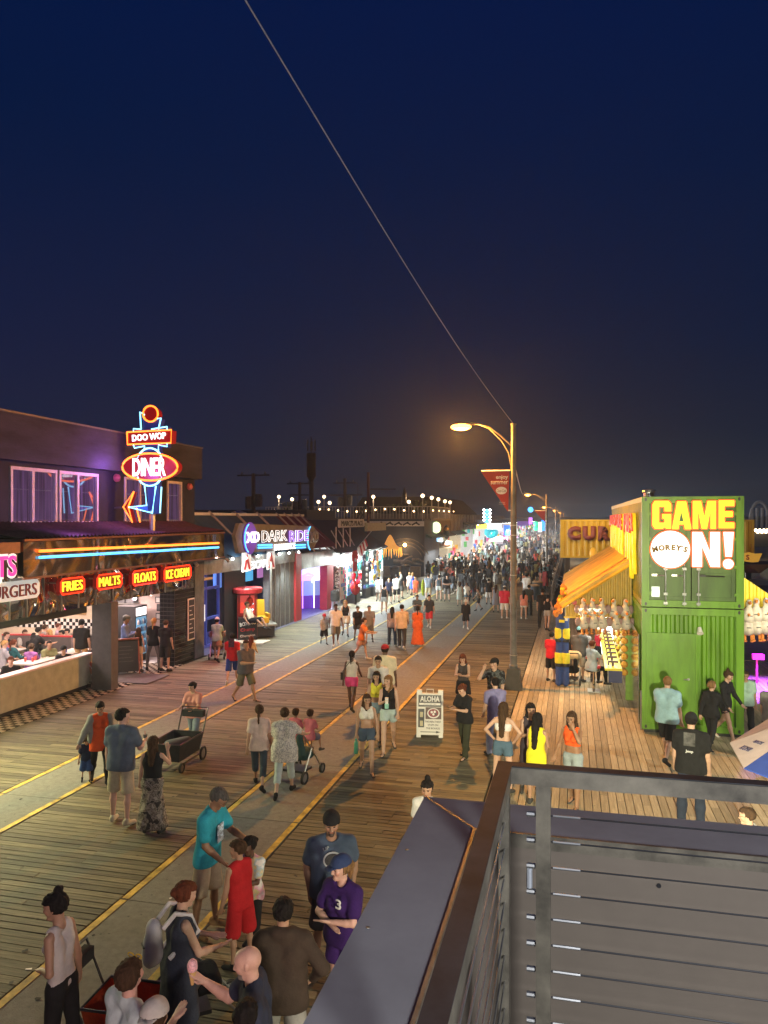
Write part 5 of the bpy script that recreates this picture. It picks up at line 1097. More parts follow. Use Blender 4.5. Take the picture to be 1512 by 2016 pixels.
# side wall with wave border beyond the shirt shop
YWl = 67.0
aw = empty('mural_building', (0, 0, 0), 0, 'blue grey building with black wave border and painted sea mural', 'building')
xa, xb = -30, XY(835, YWl)
MB().box((xa, YWl, 0), (xb, YWl + 8, yp(800, 1022, YWl).z)).build('wall', pm('slate_wall', (.060, .075, .105), .8, var=.12, scale=.5), aw)
zt1, zt0 = yp(800, 1026, YWl).z, yp(800, 1036, YWl).z
MB().box((xa, YWl - .04, zt0), (xb, YWl - .002, zt1)).build('wave_border', M_white, aw)
wv = MB(); x = xb - .4
while x > XY(745, YWl): wv.tube([(x, YWl - .06, zt0 + .12), (x - .35, YWl - .06, zt0 + .30), (x - .2, YWl - .06, zt0 + .38), (x - .7, YWl - .06, zt0 + .1)], .07, 5); x -= .8
wv.build('wave_pattern', M_blk, aw)
mu = pm('mural_paint', (.16, .155, .15), .8, var=.5, scale=2)
mm_ = MB()
for r_ in (1.6, 1.9, 2.2): mm_.tube([Vector((XY(798, YWl) + r_ * math.cos(R(a)), YWl - .02, 1.2 + r_ * math.sin(R(a)))) for a in range(20, 175, 8)], .04, 4)
for a, b, c_, d in ((775, 1105, 830, 1112), (780, 1098, 805, 1092), (790, 1110, 812, 1095), (812, 1103, 834, 1106)): mm_.tube([yp(a, b, YWl - .02), yp((a + c_) / 2, (b + d) / 2 - 3, YWl - .02), yp(c_, d, YWl - .02)], .22, 6, r2=.08)
mm_.build('mural', mu, aw)
MB().box((xa, YWl - .5, 0), (xb - .3, YWl - .002, .9)).build('low_wall', pm('tan_wall', (.25, .20, .14), .8), aw)
c = yp(797, 1073, YWl - .3); MB().ball(c, .16).build('wall_lamp', glow('amber_bulb', (1, .5, .15), 22), aw); lamp('POINT', c + Vector((0, -.5, 0)), 60, (1, .5, .2), .2, name='bulb_light')
fm = empty('flame_chandelier', (0, 0, 0), 0, 'amber lit fringe lantern hanging before the slate wall', 'lantern'); c = yp(768, 1080, 60)
for k in range(14): a = k * 2 * PI / 14; MB().tube([c + Vector((.9 * math.cos(a), .5 * math.sin(a), .1)), c + Vector((1.0 * math.cos(a), .5 * math.sin(a), -.55 - .1 * (k % 3)))], .06, 4, r2=.02).build('fringe', glow('amber_glow', (1, .5, .08), 1.2), fm)
MB().lathe([(.9, 0), (.5, .3), (.2, .9), (.05, 1.1)], c, 12).build('hood', glow('amber_hood', (1, .42, .08), .6), fm)
for px, py in ((777, 1142), (799, 1138)):
    o = empty('trash_bin', gp(px, py), 0, 'dark lidded trash bin by the low tan wall', 'bin', 'trash bins by the low wall'); MB().lathe([(.32, 0), (.4, .9), (.42, 1.0)], (0, 0, 0), 12).build('barrel', M_dgrey, o); MB().lathe([(.44, 1.0), (.44, 1.08), (.2, 1.2)], (0, 0, 0), 12).build('lid', M_blk, o)
# ================================================================== TERRACE BUILDING AND FAR SHOPS
tr = empty('terrace_building', (0, 0, 0), 0, 'building with roof terrace, white railing, string lights and ball lamps', 'building')
YT = 71.0
x0, x1 = XY(523, YT), -12.9
zfl = 5.15; ztop = yp(700, 997, YT).z
YTe = YX(886, -12.9)
MB().box((x0, YT + 4, 0), (-16.6, YTe, 5.0)).box((-16.6, YT, 3.5), (x1, YTe, 5.0)).box((XY(753, YT), YT, 0), (-13.4, YT + .3, 5.0)).build('wall', pm('weathered_siding', (.13, .115, .10), .8, var=.25, scale=1.5, stretch=(1, 1, .1)), tr)
MB().box((x0 - .2, YT - .15, 4.95), (x1 + .25, YTe, zfl)).build('terrace_slab', pm('slab_trim', (.20, .18, .16), .7), tr)
M_rail = pm('rail_white', (.35, .33, .32), .5)
rl = MB(); rl.box((x0, YT - .05, ztop - .07), (x1 + .05, YT + .03, ztop)); rl.box((x1 - .03, YT + .03, ztop - .07), (x1 + .05, YTe, ztop))
x = x0
while x < x1: rl.box((x, YT - .02, zfl), (x + .05, YT + .02, ztop - .07)); x += .30
y = YT + .4
while y < YTe: rl.box((x1 - .02, y, zfl), (x1 + .02, y + .05, ztop - .07)); y += .5
o = rl.build('railing', M_rail, tr)
lg = MB(); k = 0; x = x0 + 1; wire = []
while x < x1 - .3:
    wire.append((x, YT - .10, ztop - .32 - .12 * math.sin(k * .9))); lg.ball((x, YT - .12, ztop - .38 - .12 * math.sin(k * .9)), .085, 6, 4); x += .93; k += 1
y = YT + .5
while y < YT + 14: lg.ball((x1 + .1, y, ztop - .4), .07, 6, 4); y += 3.2
MB().tube(wire, .015, 4).build('light_wire', M_blk, tr); lg.build('string_bulbs', glow('string_bulb', (1, .62, .30), 9), tr)
for px in (549, 735, 832): c = yp(px, 978, YT + 4.4); lamp('POINT', c, 160, (1, .68, .4), .2, name='bulb_light')
MB().tube([(x1 - 8, YT + 3, zfl), (x1 - 8, YT + 3, zfl + 3.6)], .03).lathe([(.08, 0), (.28, .6), (.22, 1.6), (.03, 2.2)], (XY(796, YT + 3), YT + 3, zfl + .9), 8).build('closed_parasol', M_blk, tr)
def tbl(x, y):
    o = empty('patio_table', (x, y, zfl), 0, 'small round table on the roof terrace behind the railing', 'table', 'tables on the roof terrace')
    MB().lathe([(.45, .72), (.45, .75)], (0, 0, 0), 10).tube([(0, 0, 0), (0, 0, .72)], .04, 6).build('table', M_steel, o)
for x in (-16, -19, -22, -26, -30): tbl(x, YT + 2)
for i, (px, py) in enumerate(((549, 978), (575, 983), (601, 986), (627, 988), (638, 978), (649, 990), (722, 990), (735, 978), (805, 988), (832, 976), (850, 980), (863, 983), (876, 987), (886, 989))):
    Y = YT - .3 if px < 810 else None
    if Y and py < 980: Y = YT + 5
    c = yp(px, py, Y) if Y else xp(px, py, -12.7)
    o = empty('ball_lamp', (c.x, c.y, zfl - .2), 0, 'white ball lamp on a thin post, number %s from the left along the roof terrace' % ['one', 'two', 'three', 'four', 'five', 'six', 'seven', 'eight', 'nine', 'ten', 'eleven', 'twelve', 'thirteen', 'fourteen'][i], 'lamp', 'ball lamps along the roof terrace')
    MB().tube([(0, 0, 0), (0, 0, c.z - zfl + .05)], .05, 6).build('post', M_rail, o); MB().ball((0, 0, c.z - zfl + .2), .17, 12, 8).build('globe', glow('ball_lamp_glass', (1, .74, .45), 4), o)
def palm(px, py, Y, s):
    c = yp(px, py, Y); o = empty('palm_plant', (c.x, Y, zfl), 0, 'spiky potted palm on the roof terrace', 'plant', 'palms on the roof terrace'); mb = MB()
    for k in range(22):
        a = k * 2.4; L = s * (.7 + .5 * ((k * 37) % 10) / 10); e = .3 + .9 * ((k * 53) % 10) / 10
        P = [Vector((0, 0, .6)), Vector((math.cos(a) * L * .5, math.sin(a) * L * .5, .6 + L * e * .7)), Vector((math.cos(a) * L, math.sin(a) * L, .6 + L * e * .6))]
        w = Vector((-math.sin(a), math.cos(a), 0)) * .06; mb.add([P[0] - w, P[0] + w, P[1] + w, P[1] - w, P[2]], [(0, 1, 2, 3), (3, 2, 4)])
    mb.build('fronds', pm('palm_green', (.06, .08, .02), .7), o); MB().lathe([(.2, 0), (.3, .6)], (0, 0, 0), 10).build('pot', M_dgrey, o)
palm(776, 1000, YT + 2, 1.5); palm(820, 990, YT + 3, 2.2); palm(565, 1000, YT + 3, 2.0)
# mansard roofed building
md = empty('mansard_building', (0, 0, 0), 0, 'building with dark mansard roof and grey plank upper front', 'building')
XM = -12.9; ya_, yb_ = YTe, YX(936, XM); z1_, z2_ = xp(905, 1012, XM).z, xp(900, 990, XM).z + .6
MB().box((-24, ya_, 0), (-16.6, yb_, z1_)).box((-16.6, ya_, 3.8), (XM, yb_, z1_)).build('wall', MATS['weathered_siding'], md)
MB().add([(-24, ya_, z1_), (XM + .3, ya_, z1_), (XM + .3, yb_, z1_), (-24, yb_, z1_), (-23, ya_ + 1, z2_), (XM - 1.6, ya_ + 1, z2_), (XM - 1.6, yb_ - 1, z2_), (-23, yb_ - 1, z2_)], [(0, 1, 5, 4), (1, 2, 6, 5), (2, 3, 7, 6), (3, 0, 4, 7), (4, 5, 6, 7)]).build('roof', pm('mansard_shingle', (.03, .028, .025), .9), md)
y = ya_
while y < yb_: MB().box((XM, y, 3.8), (XM + .12, y + 1.6, z1_ - .1)).build('plank', pm('grey_plank', (.17, .155, .14), .8), md); y += 2.6
# lit shops along the left, converging to the far end
M_aw = pm('awning_charcoal', (.04, .042, .04), .8)
r7 = random.Random(5)
names = ['taffy stand', 'surf shop', 'toy arcade', 'pizza counter', 'fudge shop', 'game stand', 'hat shop', 'lemonade stand']
def shop(y0, y1, X, h, wall_c, es, label, items=True, depth=3.0, side=1):
    s = empty('lit_shop', (0, 0, 0), 0, label, 'shop')
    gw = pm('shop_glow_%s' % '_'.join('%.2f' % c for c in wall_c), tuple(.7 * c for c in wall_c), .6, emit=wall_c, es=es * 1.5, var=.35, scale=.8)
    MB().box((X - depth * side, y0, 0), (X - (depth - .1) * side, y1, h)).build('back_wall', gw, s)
    MB().box((min(X, X - depth * side), y0, 0), (max(X, X - depth * side), y0 + .2, h)).box((min(X, X - depth * side), y0, h), (max(X, X - depth * side), y1, h + .12)).build('side_wall', M_white, s)
    MB().add([(X + .9 * side, y0, h - .05), (X + .9 * side, y1, h - .05), (X - .2 * side, y1, h + .5), (X - .2 * side, y0, h + .5), (X + .9 * side, y0, h - .15), (X + .9 * side, y1, h - .15), (X - .2 * side, y1, h + .1), (X - .2 * side, y0, h + .1)], [(0, 1, 2, 3), (7, 6, 5, 4), (0, 3, 7, 4), (0, 4, 5, 1), (1, 5, 6, 2)]).build('awning', M_aw if r7.random() < .6 else pm('awning_teal', (.05, .12, .14), .8), s)
    for k in range(max(1, int((y1 - y0) / 3))):
        MB().ball((X + .2 * side, y0 + 1.5 + k * 3, h - .15), .10, 6, 4).build('bulb', G_white, s)
    if items:
        for k in range(int((y1 - y0) * .6)):
            yy = y0 + .4 + k * 1.6; cc_ = [(.8, .5, .05), (.1, .2, .7), (.7, .1, .1), (.05, .5, .5), (.8, .8, .8), (.1, .5, .1), (.6, .1, .4), (.03, .03, .03)][r7.randrange(8)]
            zz = r7.uniform(.4, h - 1.0); MB().box((X - .3 * side if side > 0 else X + .0, yy, zz), (X + .0 if side > 0 else X + .3, yy + r7.uniform(.3, .7), zz + r7.uniform(.4, 1.0))).build('display', pm('display_%.1f_%.1f_%.1f' % cc_, cc_, .6, var=.2, emit=cc_, es=.25), s)
    return s
y = YX(836, XM)
ylist = []
k = 0
cols = [((1, .9, .45), .9), ((.95, .95, .7), 1.2), ((1, .85, .5), 1.3), ((.92, .97, 1), 1.9), ((.9, .97, 1), 2.1), ((1, .95, .9), 1.7), ((.95, .85, 1), 1.5), ((1, .9, .6), 1.6), ((.8, .95, 1), 1.6), ((1, .8, .7), 1.5)]
desc = ['lit candy shop with yellow striped doors nearest the slate mural wall', 'lit surf shop with blue painted column and brown fish board', 'lit toy shop with orange mural under the charcoal awning', 'white glowing shop front behind the dense crowd', 'white glowing arcade front with pink signs over the crowd', 'lit fun fair front further down the boardwalk', 'lit stand with purple sign board above its roof', 'lit yellow stand in the far row of shops', 'small bright shop at the far end of the left row', 'last tiny lit shop on the left before the vanishing street']
ws = [6, 8, 9, 11, 14, 18, 22, 28, 36, 50]
while k < 10:
    shop(y, y + ws[k], XM - .2, 3.5 if k < 3 else 4.5, cols[k][0], cols[k][1], desc[k]); 
    lamp('AREA', (XM + .6, y + ws[k] / 2, 2.9), 750 + ws[k] * 95, cols[k][0] if k > 2 else (1, .95, .8), ws[k] * .8, aim((XM + .6, 0, 2.9), (XM + 4.5, 0, 0)), sy=.3, name='shop_light')
    ylist.append((y, y + ws[k])); y += ws[k] + .3; k += 1
# right hand shops far down
for i, (ya_, yb_, c, e, l_) in enumerate(((118, 140, (1, .9, .7), 1.0, 'low lit stand on the right side far down the boardwalk'), (141, 175, (.85, .95, 1), 1.5, 'white lit front on the right side far down the boardwalk'), (176, 230, (1, .85, .9), 1.5, 'pinkish lit front on the far right side of the boardwalk'), (231, 330, (1, .97, .9), 1.6, 'last bright front at the far right end of the boardwalk'))):
    shop(ya_, yb_, -1.5, 3.0, c, e, l_, depth=3, side=-1); lamp('AREA', (-2.6, (ya_ + yb_) / 2, 2.9), 900, c, (yb_ - ya_) * .8, (0, 0, 0), sy=.3, name='shop_light')
# block mass behind the far shops
bm_ = empty('far_block', (0, 0, 0), 0, 'dark two-storey block with grey upper wall behind the far lit shops', 'building')
MB().box((-30, yb_ * 0 + YX(936, XM), 0), (-16.2, 190, 5.9)).box((-34, 150, 0), (-16.5, 340, 5.4)).build('block', pm('far_wall_grey', (.07, .08, .09), .8, var=.2, scale=.3), bm_)
# far signs
def far_sign(name, label, px0, px1, py0, py1, X, m, edge=None, kind='Y', txt=None, tm=None, par=None, cat='sign', Y=None):
    Yc = Y or YX((px0 + px1) / 2, X); a = yp((px0 + px1) / 2, (py0 + py1) / 2, Yc); wdt = (yp(px1, py0, Yc) - yp(px0, py0, Yc)).x; hh = yp(px0, py0, Yc).z - yp(px0, py1, Yc).z
    t = empty(name, a, 0, label, cat); MB().cbox((0, 0, 0), (wdt, .25, hh)).build('panel', m, t)
    if edge: 
        n_ = 5
        for i in range(n_):
            for s_ in (-1, 1): MB().ball((s_ * wdt * .5, -.2, -hh / 2 + hh * i / (n_ - 1)), wdt * .17, 8, 6).build('bulb', edge, t)
    if txt: text('lettering', txt, 1, Vector((0, -.13, 0)), 'Y', tm, t, .02, .02, width=wdt * .85 if len(txt) > 1 else wdt * .5, height=hh * .6)
    return t
t = far_sign('marquee_sign', 'tall blue vertical sign reading TACO ringed with white bulbs', 953, 965, 1004, 1031, -12.2, glow('sky_blue_panel', (.05, .35, .9), .9), G_white)
for i, ch in enumerate('TACO'): text('lettering', ch, 1, Vector((0, -.13, .9 - i * .6)), 'Y', G_cy, t, .02, .02, height=.42)
t = far_sign('food_sign', 'yellow and white lit sign board below the blue marquee sign', 937, 975, 1031, 1041, -12.0, glow('lemon_panel', (1, .9, .12), 1.3)); text('lettering', 'Subs', 1, Vector((.8, -.15, 0)), 'Y', G_red, t, .02, .02, width=1.4, height=.5); MB().box((.2, -.14, -.4), (2.2, -.126, .4)).build('white_half', G_wh, t)
t = far_sign('drum_sign', 'rounded white lit sign with green outline on the siding corner', 853, 865, 1030, 1047, -12.5, glow('pale_green', (.85, 1, .7), 1.4)); MB().ball((0, 0, .0), .5, 10, 8, (.9, .35, 1.1)).build('drum', glow('pale_green2', (.75, 1, .5), 1.6), t)
t = far_sign('oval_sign', 'dark oval hanging shop sign with gilt emblem', 876, 883, 1037, 1058, -12.2, M_blk); MB().ball((0, -.1, 0), .55, 12, 8, (.6, .3, 1.3)).build('oval', M_dgrey, t); MB().ball((0, -.25, .3), .2, 8, 6).build('emblem', pm('gilt', (.5, .35, .15), .4, .6), t)
far_sign('projecting_sign', 'small blue and white projecting sign under the awning', 860, 872, 1059, 1066, -12.0, glow('blue_white', (.3, .6, 1), 1.3))
o = far_sign('fish_board', 'brown painted fish board above the yellow doors', 863, 891, 1065, 1079, -12.4, pm('brown_board', (.25, .18, .10), .7, var=.5, scale=3)); MB().ball((0, -.15, 0), .4, 10, 6, (1.5, .3, .5)).build('fish', pm('fish_brown', (.12, .05, .03), .6), o)
t = empty('turquoise_ball', xp(967, 1048, -12.4), 0, 'glowing turquoise balloon shape on the far shop roof', 'balloon'); MB().ball((0, 0, 0), 1.0, 14, 10, (1.1, 1, .95)).build('balloon', glow('turq', (.0, .45, .55), .75), t)
far_sign('wave_sign', 'tall blue lit sign with white wave lines', 992, 1004, 1034, 1054, -12.2, glow('deep_blue_panel', (.02, .2, .9), .9))
far_sign('purple_board', 'wide dull purple board above the far roofs', 1018, 1041, 1026, 1035, -10, pm('purple_board', (.16, .06, .35), .6, emit=(.3, .1, .7), es=.12, var=0))
t = far_sign('bottle_sign', 'purple and blue neon bottle shaped sign far down the left side', 1041, 1048, 1019, 1032, -9.5, glow('violet_panel', (.55, .15, .9), 1.6)); MB().ball((0, 0, 2.6), .8, 8, 6, (.8, .4, .8)).build('neon_top', G_blue, t)
for i, (py, l_) in enumerate(((1031, 'upper'), (1040, 'lower'))): t = empty('green_ball', xp(1055, py, -8), 0, 'glowing green ball, %s of two beside the white tower sign' % l_, 'lamp'); MB().ball((0, 0, 0), .55, 10, 8).build('globe', glow('green_ball', (.05, .8, .45), 1.0), t)
far_sign('tower_sign', 'bright white tower sign far down the boardwalk', 1060, 1066, 1028, 1047, -7.5, G_wh); far_sign('ride_sign', 'tall bright blue sign beside the white tower sign', 1066, 1073, 1024, 1045, -6.8, glow('royal_blue', (.03, .25, 1), 1.8))
far_sign('pink_panel', 'pink lit panel above the white glowing front', 993, 1000, 1057, 1064, -12.0, glow('pink_lit', (1, .4, .8), 1.8)); far_sign('lit_sign_board', 'blank white lit panel above the crowd at the arcade front', 969, 990, 1056, 1066, -12.0, G_wh)
# ================================================================== SKYLINE
M_pole = pm('creosote_pole', (.055, .05, .055), .9)
def upole(px, pt, pb, Y, label, arms):
    c = yp(px, pt, Y); b = yp(px, pb, Y); o = empty('utility_pole', (c.x, Y, 0), 0, label, 'pole')
    MB().tube([(0, 0, 0), (0, 0, c.z)], .17, 8).build('mast', M_pole, o)
    for dz, w_ in arms: MB().box((-w_ / 2, -.08, c.z - dz - .12), (w_ / 2, .08, c.z - dz)).build('crossarm', M_pole, o); 
    for s_ in (-.45, .45): MB().lathe([(.05, 0), (.09, .1), (.05, .25)], (s_ * arms[0][1] * .8, 0, c.z - arms[0][0]), 6).build('insulator', M_dgrey, o)
    MB().lathe([(.3, -.5), (.34, 0), (.3, .5), (.1, .55)], (.45, 0, c.z - 2.2), 8).lathe([(.3, -.5), (.34, 0), (.3, .5), (.1, .55)], (-.4, 0, c.z - 2.4), 8).build('transformer', M_dgrey, o)
upole(499, 932, 1000, 58, 'utility pole with wide crossarm and transformers left of the cell tower', [(.1, 2.8)])
upole(590, 949, 1005, 70, 'utility pole with two crossarms just left of the cell tower', [(.1, 2.6), (1.2, 2.0)]); upole(679, 942, 1005, 74, 'utility pole with crossarms right of the cell tower', [(.4, 2.4), (1.6, 3.6)])
Yc = 64; c = yp(613, 862, Yc); ct = empty('cell_tower', (c.x, Yc, 0), 0, 'tall dark cell tower with thick cylinder shroud and panel antennas', 'tower'); Z = lambda py: yp(613, py, Yc).z
MB().lathe([(.22, 0), (.20, Z(948))], (0, 0, 0), 12).build('mast', M_pole, ct); MB().lathe([(.12, Z(949)), (.40, Z(938)), (.42, Z(895)), (.38, Z(892))], (0, 0, 0), 16).build('shroud', pm('shroud_brown', (.022, .018, .02), .8), ct)
for k in range(4): a = k * PI / 2 + .4; MB().box((-.10, -.06, Z(888)), (.10, .06, Z(866 + 4 * (k % 2))), M=Matrix.Translation((.32 * math.cos(a), .32 * math.sin(a), 0)) @ Matrix.Rotation(a + PI / 2, 4, 'Z')).build('antenna', M_blk, ct)
MB().tube([(0, 0, Z(895)), (0, 0, Z(860))], .06, 6).build('top_mast', M_blk, ct)
Yr = 55; c = yp(725, 930, Yr); rs = empty('steel_gantry', (c.x, Yr, 0), 0, 'rusty red steel post with braces and a long horizontal beam', 'gantry'); Z = lambda py: yp(725, py, Yr).z
MB().tube([(0, 0, 0), (0, 0, Z(930))], .11, 6).build('post', pm('rust_steel', (.07, .02, .02), .8), rs); MB().tube([(0, 0, Z(963)), (2.1, 0, Z(963.5))], .05, 6).build('beam', M_blk, rs)
for a_, b_ in ((-1.1, 985), (-.75, 990), (-.5, 975)): MB().tube([(0, 0, Z(b_)), (a_, 0, Z(1030))], .05, 6).build('brace', M_blk, rs)
# low dark treeline closing the far horizon
MB().box((-900, 1500, -2), (900, 1520, 9)).build('far_treeline', pm('far_dark', (.02, .02, .025), 1)); tag(bpy.data.objects['far_treeline'], kind='structure')
# ================================================================== STREET LAMPS
M_lp = pm('lamp_steel', (.13, .125, .12), .6, .2, var=.3, scale=3, bump=.15); M_sod = glow('sodium_lens', (1, .42, .07), 9)
def street_lamp(pos, zt, arm, label, main=False, energy=700):
    o = empty('street_lamp', pos, 0, label, 'street lamp')
    MB().add([(-.26, -.26, 0), (.26, -.26, 0), (.26, .26, 0), (-.26, .26, 0), (-.18, -.18, .62), (.18, -.18, .62), (.18, .18, .62), (-.18, .18, .62)], [(3, 2, 1, 0), (4, 5, 6, 7), (0, 1, 5, 4), (1, 2, 6, 5), (2, 3, 7, 6), (3, 0, 4, 7)]).build('base', pm('base_bronze', (.05, .045, .04), .6, .3), o)
    MB().lathe([(.12, .6), (.13, .7), (.105, .74), (.075, zt), (.09, zt), (.09, zt + .04)], (0, 0, 0), 14).build('pole', M_lp, o)
    A = Vector((-.07, 0, zt - .62)); B = Vector((-arm * .62, 0, zt + .06))
    up = [A, Vector((-arm * .22, 0, zt - .32)), Vector((-arm * .42, 0, zt - .04)), B]; lo = [Vector((-.08, 0, zt - 1.2)), Vector((-.14, 0, zt - .85)), Vector((-arm * .2, 0, zt - .48)), Vector((-arm * .42, 0, zt - .08)), B]
    MB().tube(up, .03, 6).build('arm', M_lp, o); MB().tube(lo, .022, 6).build('arm_brace', M_lp, o)
    MB().lathe([(.03, 0), (.07, .1), (.13, .45), (.14, .62), (.04, .8)], (0, 0, 0), 12, Matrix.Translation(B) @ Matrix.Rotation(R(-90), 4, 'Y') @ Matrix.Diagonal((.6, 1, 1, 1))).build('head', M_lp, o)
    L = B + Vector((-.50, 0, -.075)); MB().ball(L, .2, 14, 8, (1.6, 1.0, .55)).build('lens', M_sod, o)
    for z_ in (1.0, 3.4, 4.6, 4.9): MB().lathe([(.118 - .005 * z_, z_), (.122 - .005 * z_, z_ + .03)], (0, 0, 0), 12).build('band', M_steel, o)
    lamp('POINT', Vector(pos) + L + Vector((0, 0, -.2)), energy, (1, .37, .045), .1, name='lamp_light')
    return o
p1 = gp(1011, 1356); z1 = H + 187 / 334 * H - .02
street_lamp(p1, z1, 1.75, 'nearest tall street lamp with curved arm and glowing orange head', True, 4200)
for px, d, hx, l_ in ((1076, 78, 1033, 'second street lamp behind the nearest one'), (1094, 128, 1068, 'third street lamp along the right edge of the crowd'), (1103, 205, 1090, 'fourth small street lamp near the vanishing point'), (1110, 300, 1101, 'farthest tiny street lamp at the end of the row')):
    b = gp(px, HY + H * FPX / d); zt = {78: 7.6, 128: 7.1, 205: 7.4, 300: 7.6}[d]; street_lamp(b, zt, (px - hx) / FPX * d, l_, False, 2200)
# banners
def banner(lp, zt, zb, w_, label, txt):
    o = empty('street_banner', lp, 0, label, 'banner'); x1 = -.12
    MB().tube([(-.1, -.02, zt + .04), (-w_ - .12, -.02, zt + .04)], .022, 6).tube([(-.06, -.02, zb + .05), (-.16, -.02, zb + .05)], .02, 6).build('rod', M_white, o)
    MB().prism([(x1, zt), (x1 - w_, zt), (x1 - .04, zb)], Matrix.Translation((0, -.012, 0)) @ ROTY.to_matrix().to_4x4(), .012).build('cloth', pm('banner_red', (.42, .035, .03), .8, var=.08), o)
    if txt:
        pk = pm('banner_white', (.75, .62, .55), .8, var=0); Y = -.03
        text('lettering', 'enjoy', 1, Vector((x1 - .04, Y, zt - .17)), 'Y', pk, o, .003, .025, width=.36, height=.15, align='RIGHT'); text('lettering', 'summer', 1, Vector((x1 - .04, Y, zt - .32)), 'Y', pk, o, .003, .004, width=.52, height=.10, align='RIGHT')
        MB().lathe([(.165, 0), (.165, .006)], (0, 0, 0), 24, Matrix.Translation((x1 - .24, Y, zt - .56)) @ Matrix.Rotation(R(90), 4, 'X') @ Matrix.Diagonal((1, .68, 1, 1))).build('logo_disc', pk, o)
        text('logo_script', 'Coca-Cola', 1, Vector((x1 - .24, Y - .008, zt - .56)), 'Y', pm('script_brown', (.2, .1, .06), .7, var=0), o, .002, .01, width=.28, height=.10, shear=.35)
        text('small_print', 'WILDWOOD', 1, Vector((x1 - .22, Y, zt - .92)), 'Y', pk, o, .002, .0, width=.19, height=.028); text('small_print', 'BOARDWALK', 1, Vector((x1 - .22, Y, zt - .97)), 'Y', pk, o, .002, .0, width=.19, height=.028)
k_ = H / 334; banner(p1, H + 93 * k_, H + 14 * k_, .84, 'red triangular banner reading enjoy summer on the nearest street lamp', True)
b = gp(1076, HY + H * FPX / 78); banner(b, H + 16 * 78 / 1514, H - 6 * 78 / 1514, 1.05, 'small red triangular banner on the second street lamp', False)
# overhead cable to the nearest lamp, then on to the second
cb = empty('overhead_cable', (0, 0, 0), 0, 'thin overhead cable running down from the top of the photo to the lamp', 'cable')
A = Vector(p1) + Vector((0, 0, z1 + .02)); Bq = dp(483, 0, 7.0); pts = []
Bq = A + (dp(483, 0, 7.0) - A) * 1.0
for i in range(25): t = i / 24; q = A.lerp(Bq, t); q.z -= .22 * math.sin(PI * t); pts.append(q)
# check the sag keeps the line through the measured middle point of the photo
MB().tube(pts + [Bq + (Bq - A) * .3], .008, 5).build('cable_line', pm('cable_grey', (.6, .6, .62), .6, var=0), cb)
A2 = Vector(p1) + Vector((0.05, 0, z1 - 1.3)); B2 = Vector(gp(1076, HY + H * FPX / 78)) + Vector((-2.2, 0, 7.9)); MB().tube([A2.lerp(B2, i / 8) - Vector((0, 0, .5 * math.sin(PI * i / 8))) for i in range(9)], .02, 4).build('cable_line', MATS['cable_grey'], cb)
# ================================================================== SHIPPING CONTAINER TOWER
M_gr = pm('container_green', (.105, .26, .006), .42, var=.26, scale=1.4, stretch=(2, 2, .4), bump=.15, bscale=6); M_gd = pm('door_green', (.055, .125, .020), .45, var=.3, scale=1.6, stretch=(2, 2, .4)); M_cy = pm('container_yellow', (.20, .215, .010), .45, var=.15, scale=2); M_ye = pm('booth_yellow', (.68, .47, .03), .5, var=.08, scale=2); M_or = pm('booth_orange', (.68, .41, .04), .55, var=.25, scale=1.5)
g0 = gp(1264, 1441); YC = g0.y; XC0 = g0.x; XC1 = yp(1465, 1000, YC).x; ZT = yp(1262, 978, YC).z; ZM = yp(1262, 1195, YC).z; ZB = .08
con = empty('container_tower', (0, 0, 0), 0, 'two stacked green shipping containers with doors and the lit sign', 'container')
YCE = YX(1204, XC0)
post = .17
def cont(z0, z1, m, side):
    MB().box((XC0, YC, z0), (XC0 + post, YC + post, z1)).box((XC1 - post, YC, z0), (XC1, YC + post, z1)).build('corner_post', m, con)
    MB().box((XC0 + post, YC + .01, z1 - .16), (XC1 - post, YC + .12, z1)).box((XC0 + post, YC + .01, z0), (XC1 - post, YC + .12, z0 + .16)).build('header_beam', m, con)
    for x in (XC0, XC1 - .19):
        for z in (z0, z1 - .13): 
            f = MB().box((x - .006, YC - .008, z), (x + .19, YC + .18, z + .13)).build('corner_casting', m, con); MB().lathe([(.035, 0), (.035, .004)], (0, 0, 0), 10, Matrix.Translation((x + .085, YC - .008, z + .065)) @ Matrix.Rotation(R(90), 4, 'X') @ Matrix.Diagonal((.8, 1.25, 1, 1))).build('hole', M_blk, f)
    s = MB(); y = YC + post; k = 0      # corrugated long sides
    pr = []
    while y < YCE: pr += [(y, 0), (y + .07, 0), (y + .11, .045), (y + .20, .045)]; y += .24
    for sx, X in ((1, XC0 + .01), (-1, XC1 - .01)):
        vs = []; fs = []
        for (yy, dd) in pr: vs += [(X + sx * dd, yy, z0 + .14), (X + sx * dd, yy, z1 - .12)]
        for i in range(len(pr) - 1): fs.append((2 * i, 2 * i + 1, 2 * i + 3, 2 * i + 2) if sx > 0 else (2 * i, 2 * i + 2, 2 * i + 3, 2 * i + 1))
        s.add(vs, fs)
    s.box((XC0 + .02, YCE, z0), (XC1 - .02, YCE + .1, z1)); s.box((XC0 + .02, YC + .2, z1 - .06), (XC1 - .02, YCE, z1 - .02)); s.build('side_panel', side, con)
    MB().box((XC0, YC + post, z1 - .12), (XC0 + .06, YCE, z1)).box((XC0, YC + post, z0), (XC0 + .06, YCE, z0 + .14)).box((XC1 - .06, YC + post, z1 - .12), (XC1, YCE, z1)).build('top_rail', side if side is not M_gr else m, con)
cont(ZM + .015, ZT, M_gr, M_cy); cont(ZB, ZM - .01, M_gr, M_gr)
MB().box((XC0 + .05, YC + .05, 0), (XC1 - .05, YCE, ZB)).build('foot', M_blk, con)
xm = (XC0 + XC1) / 2 - .02
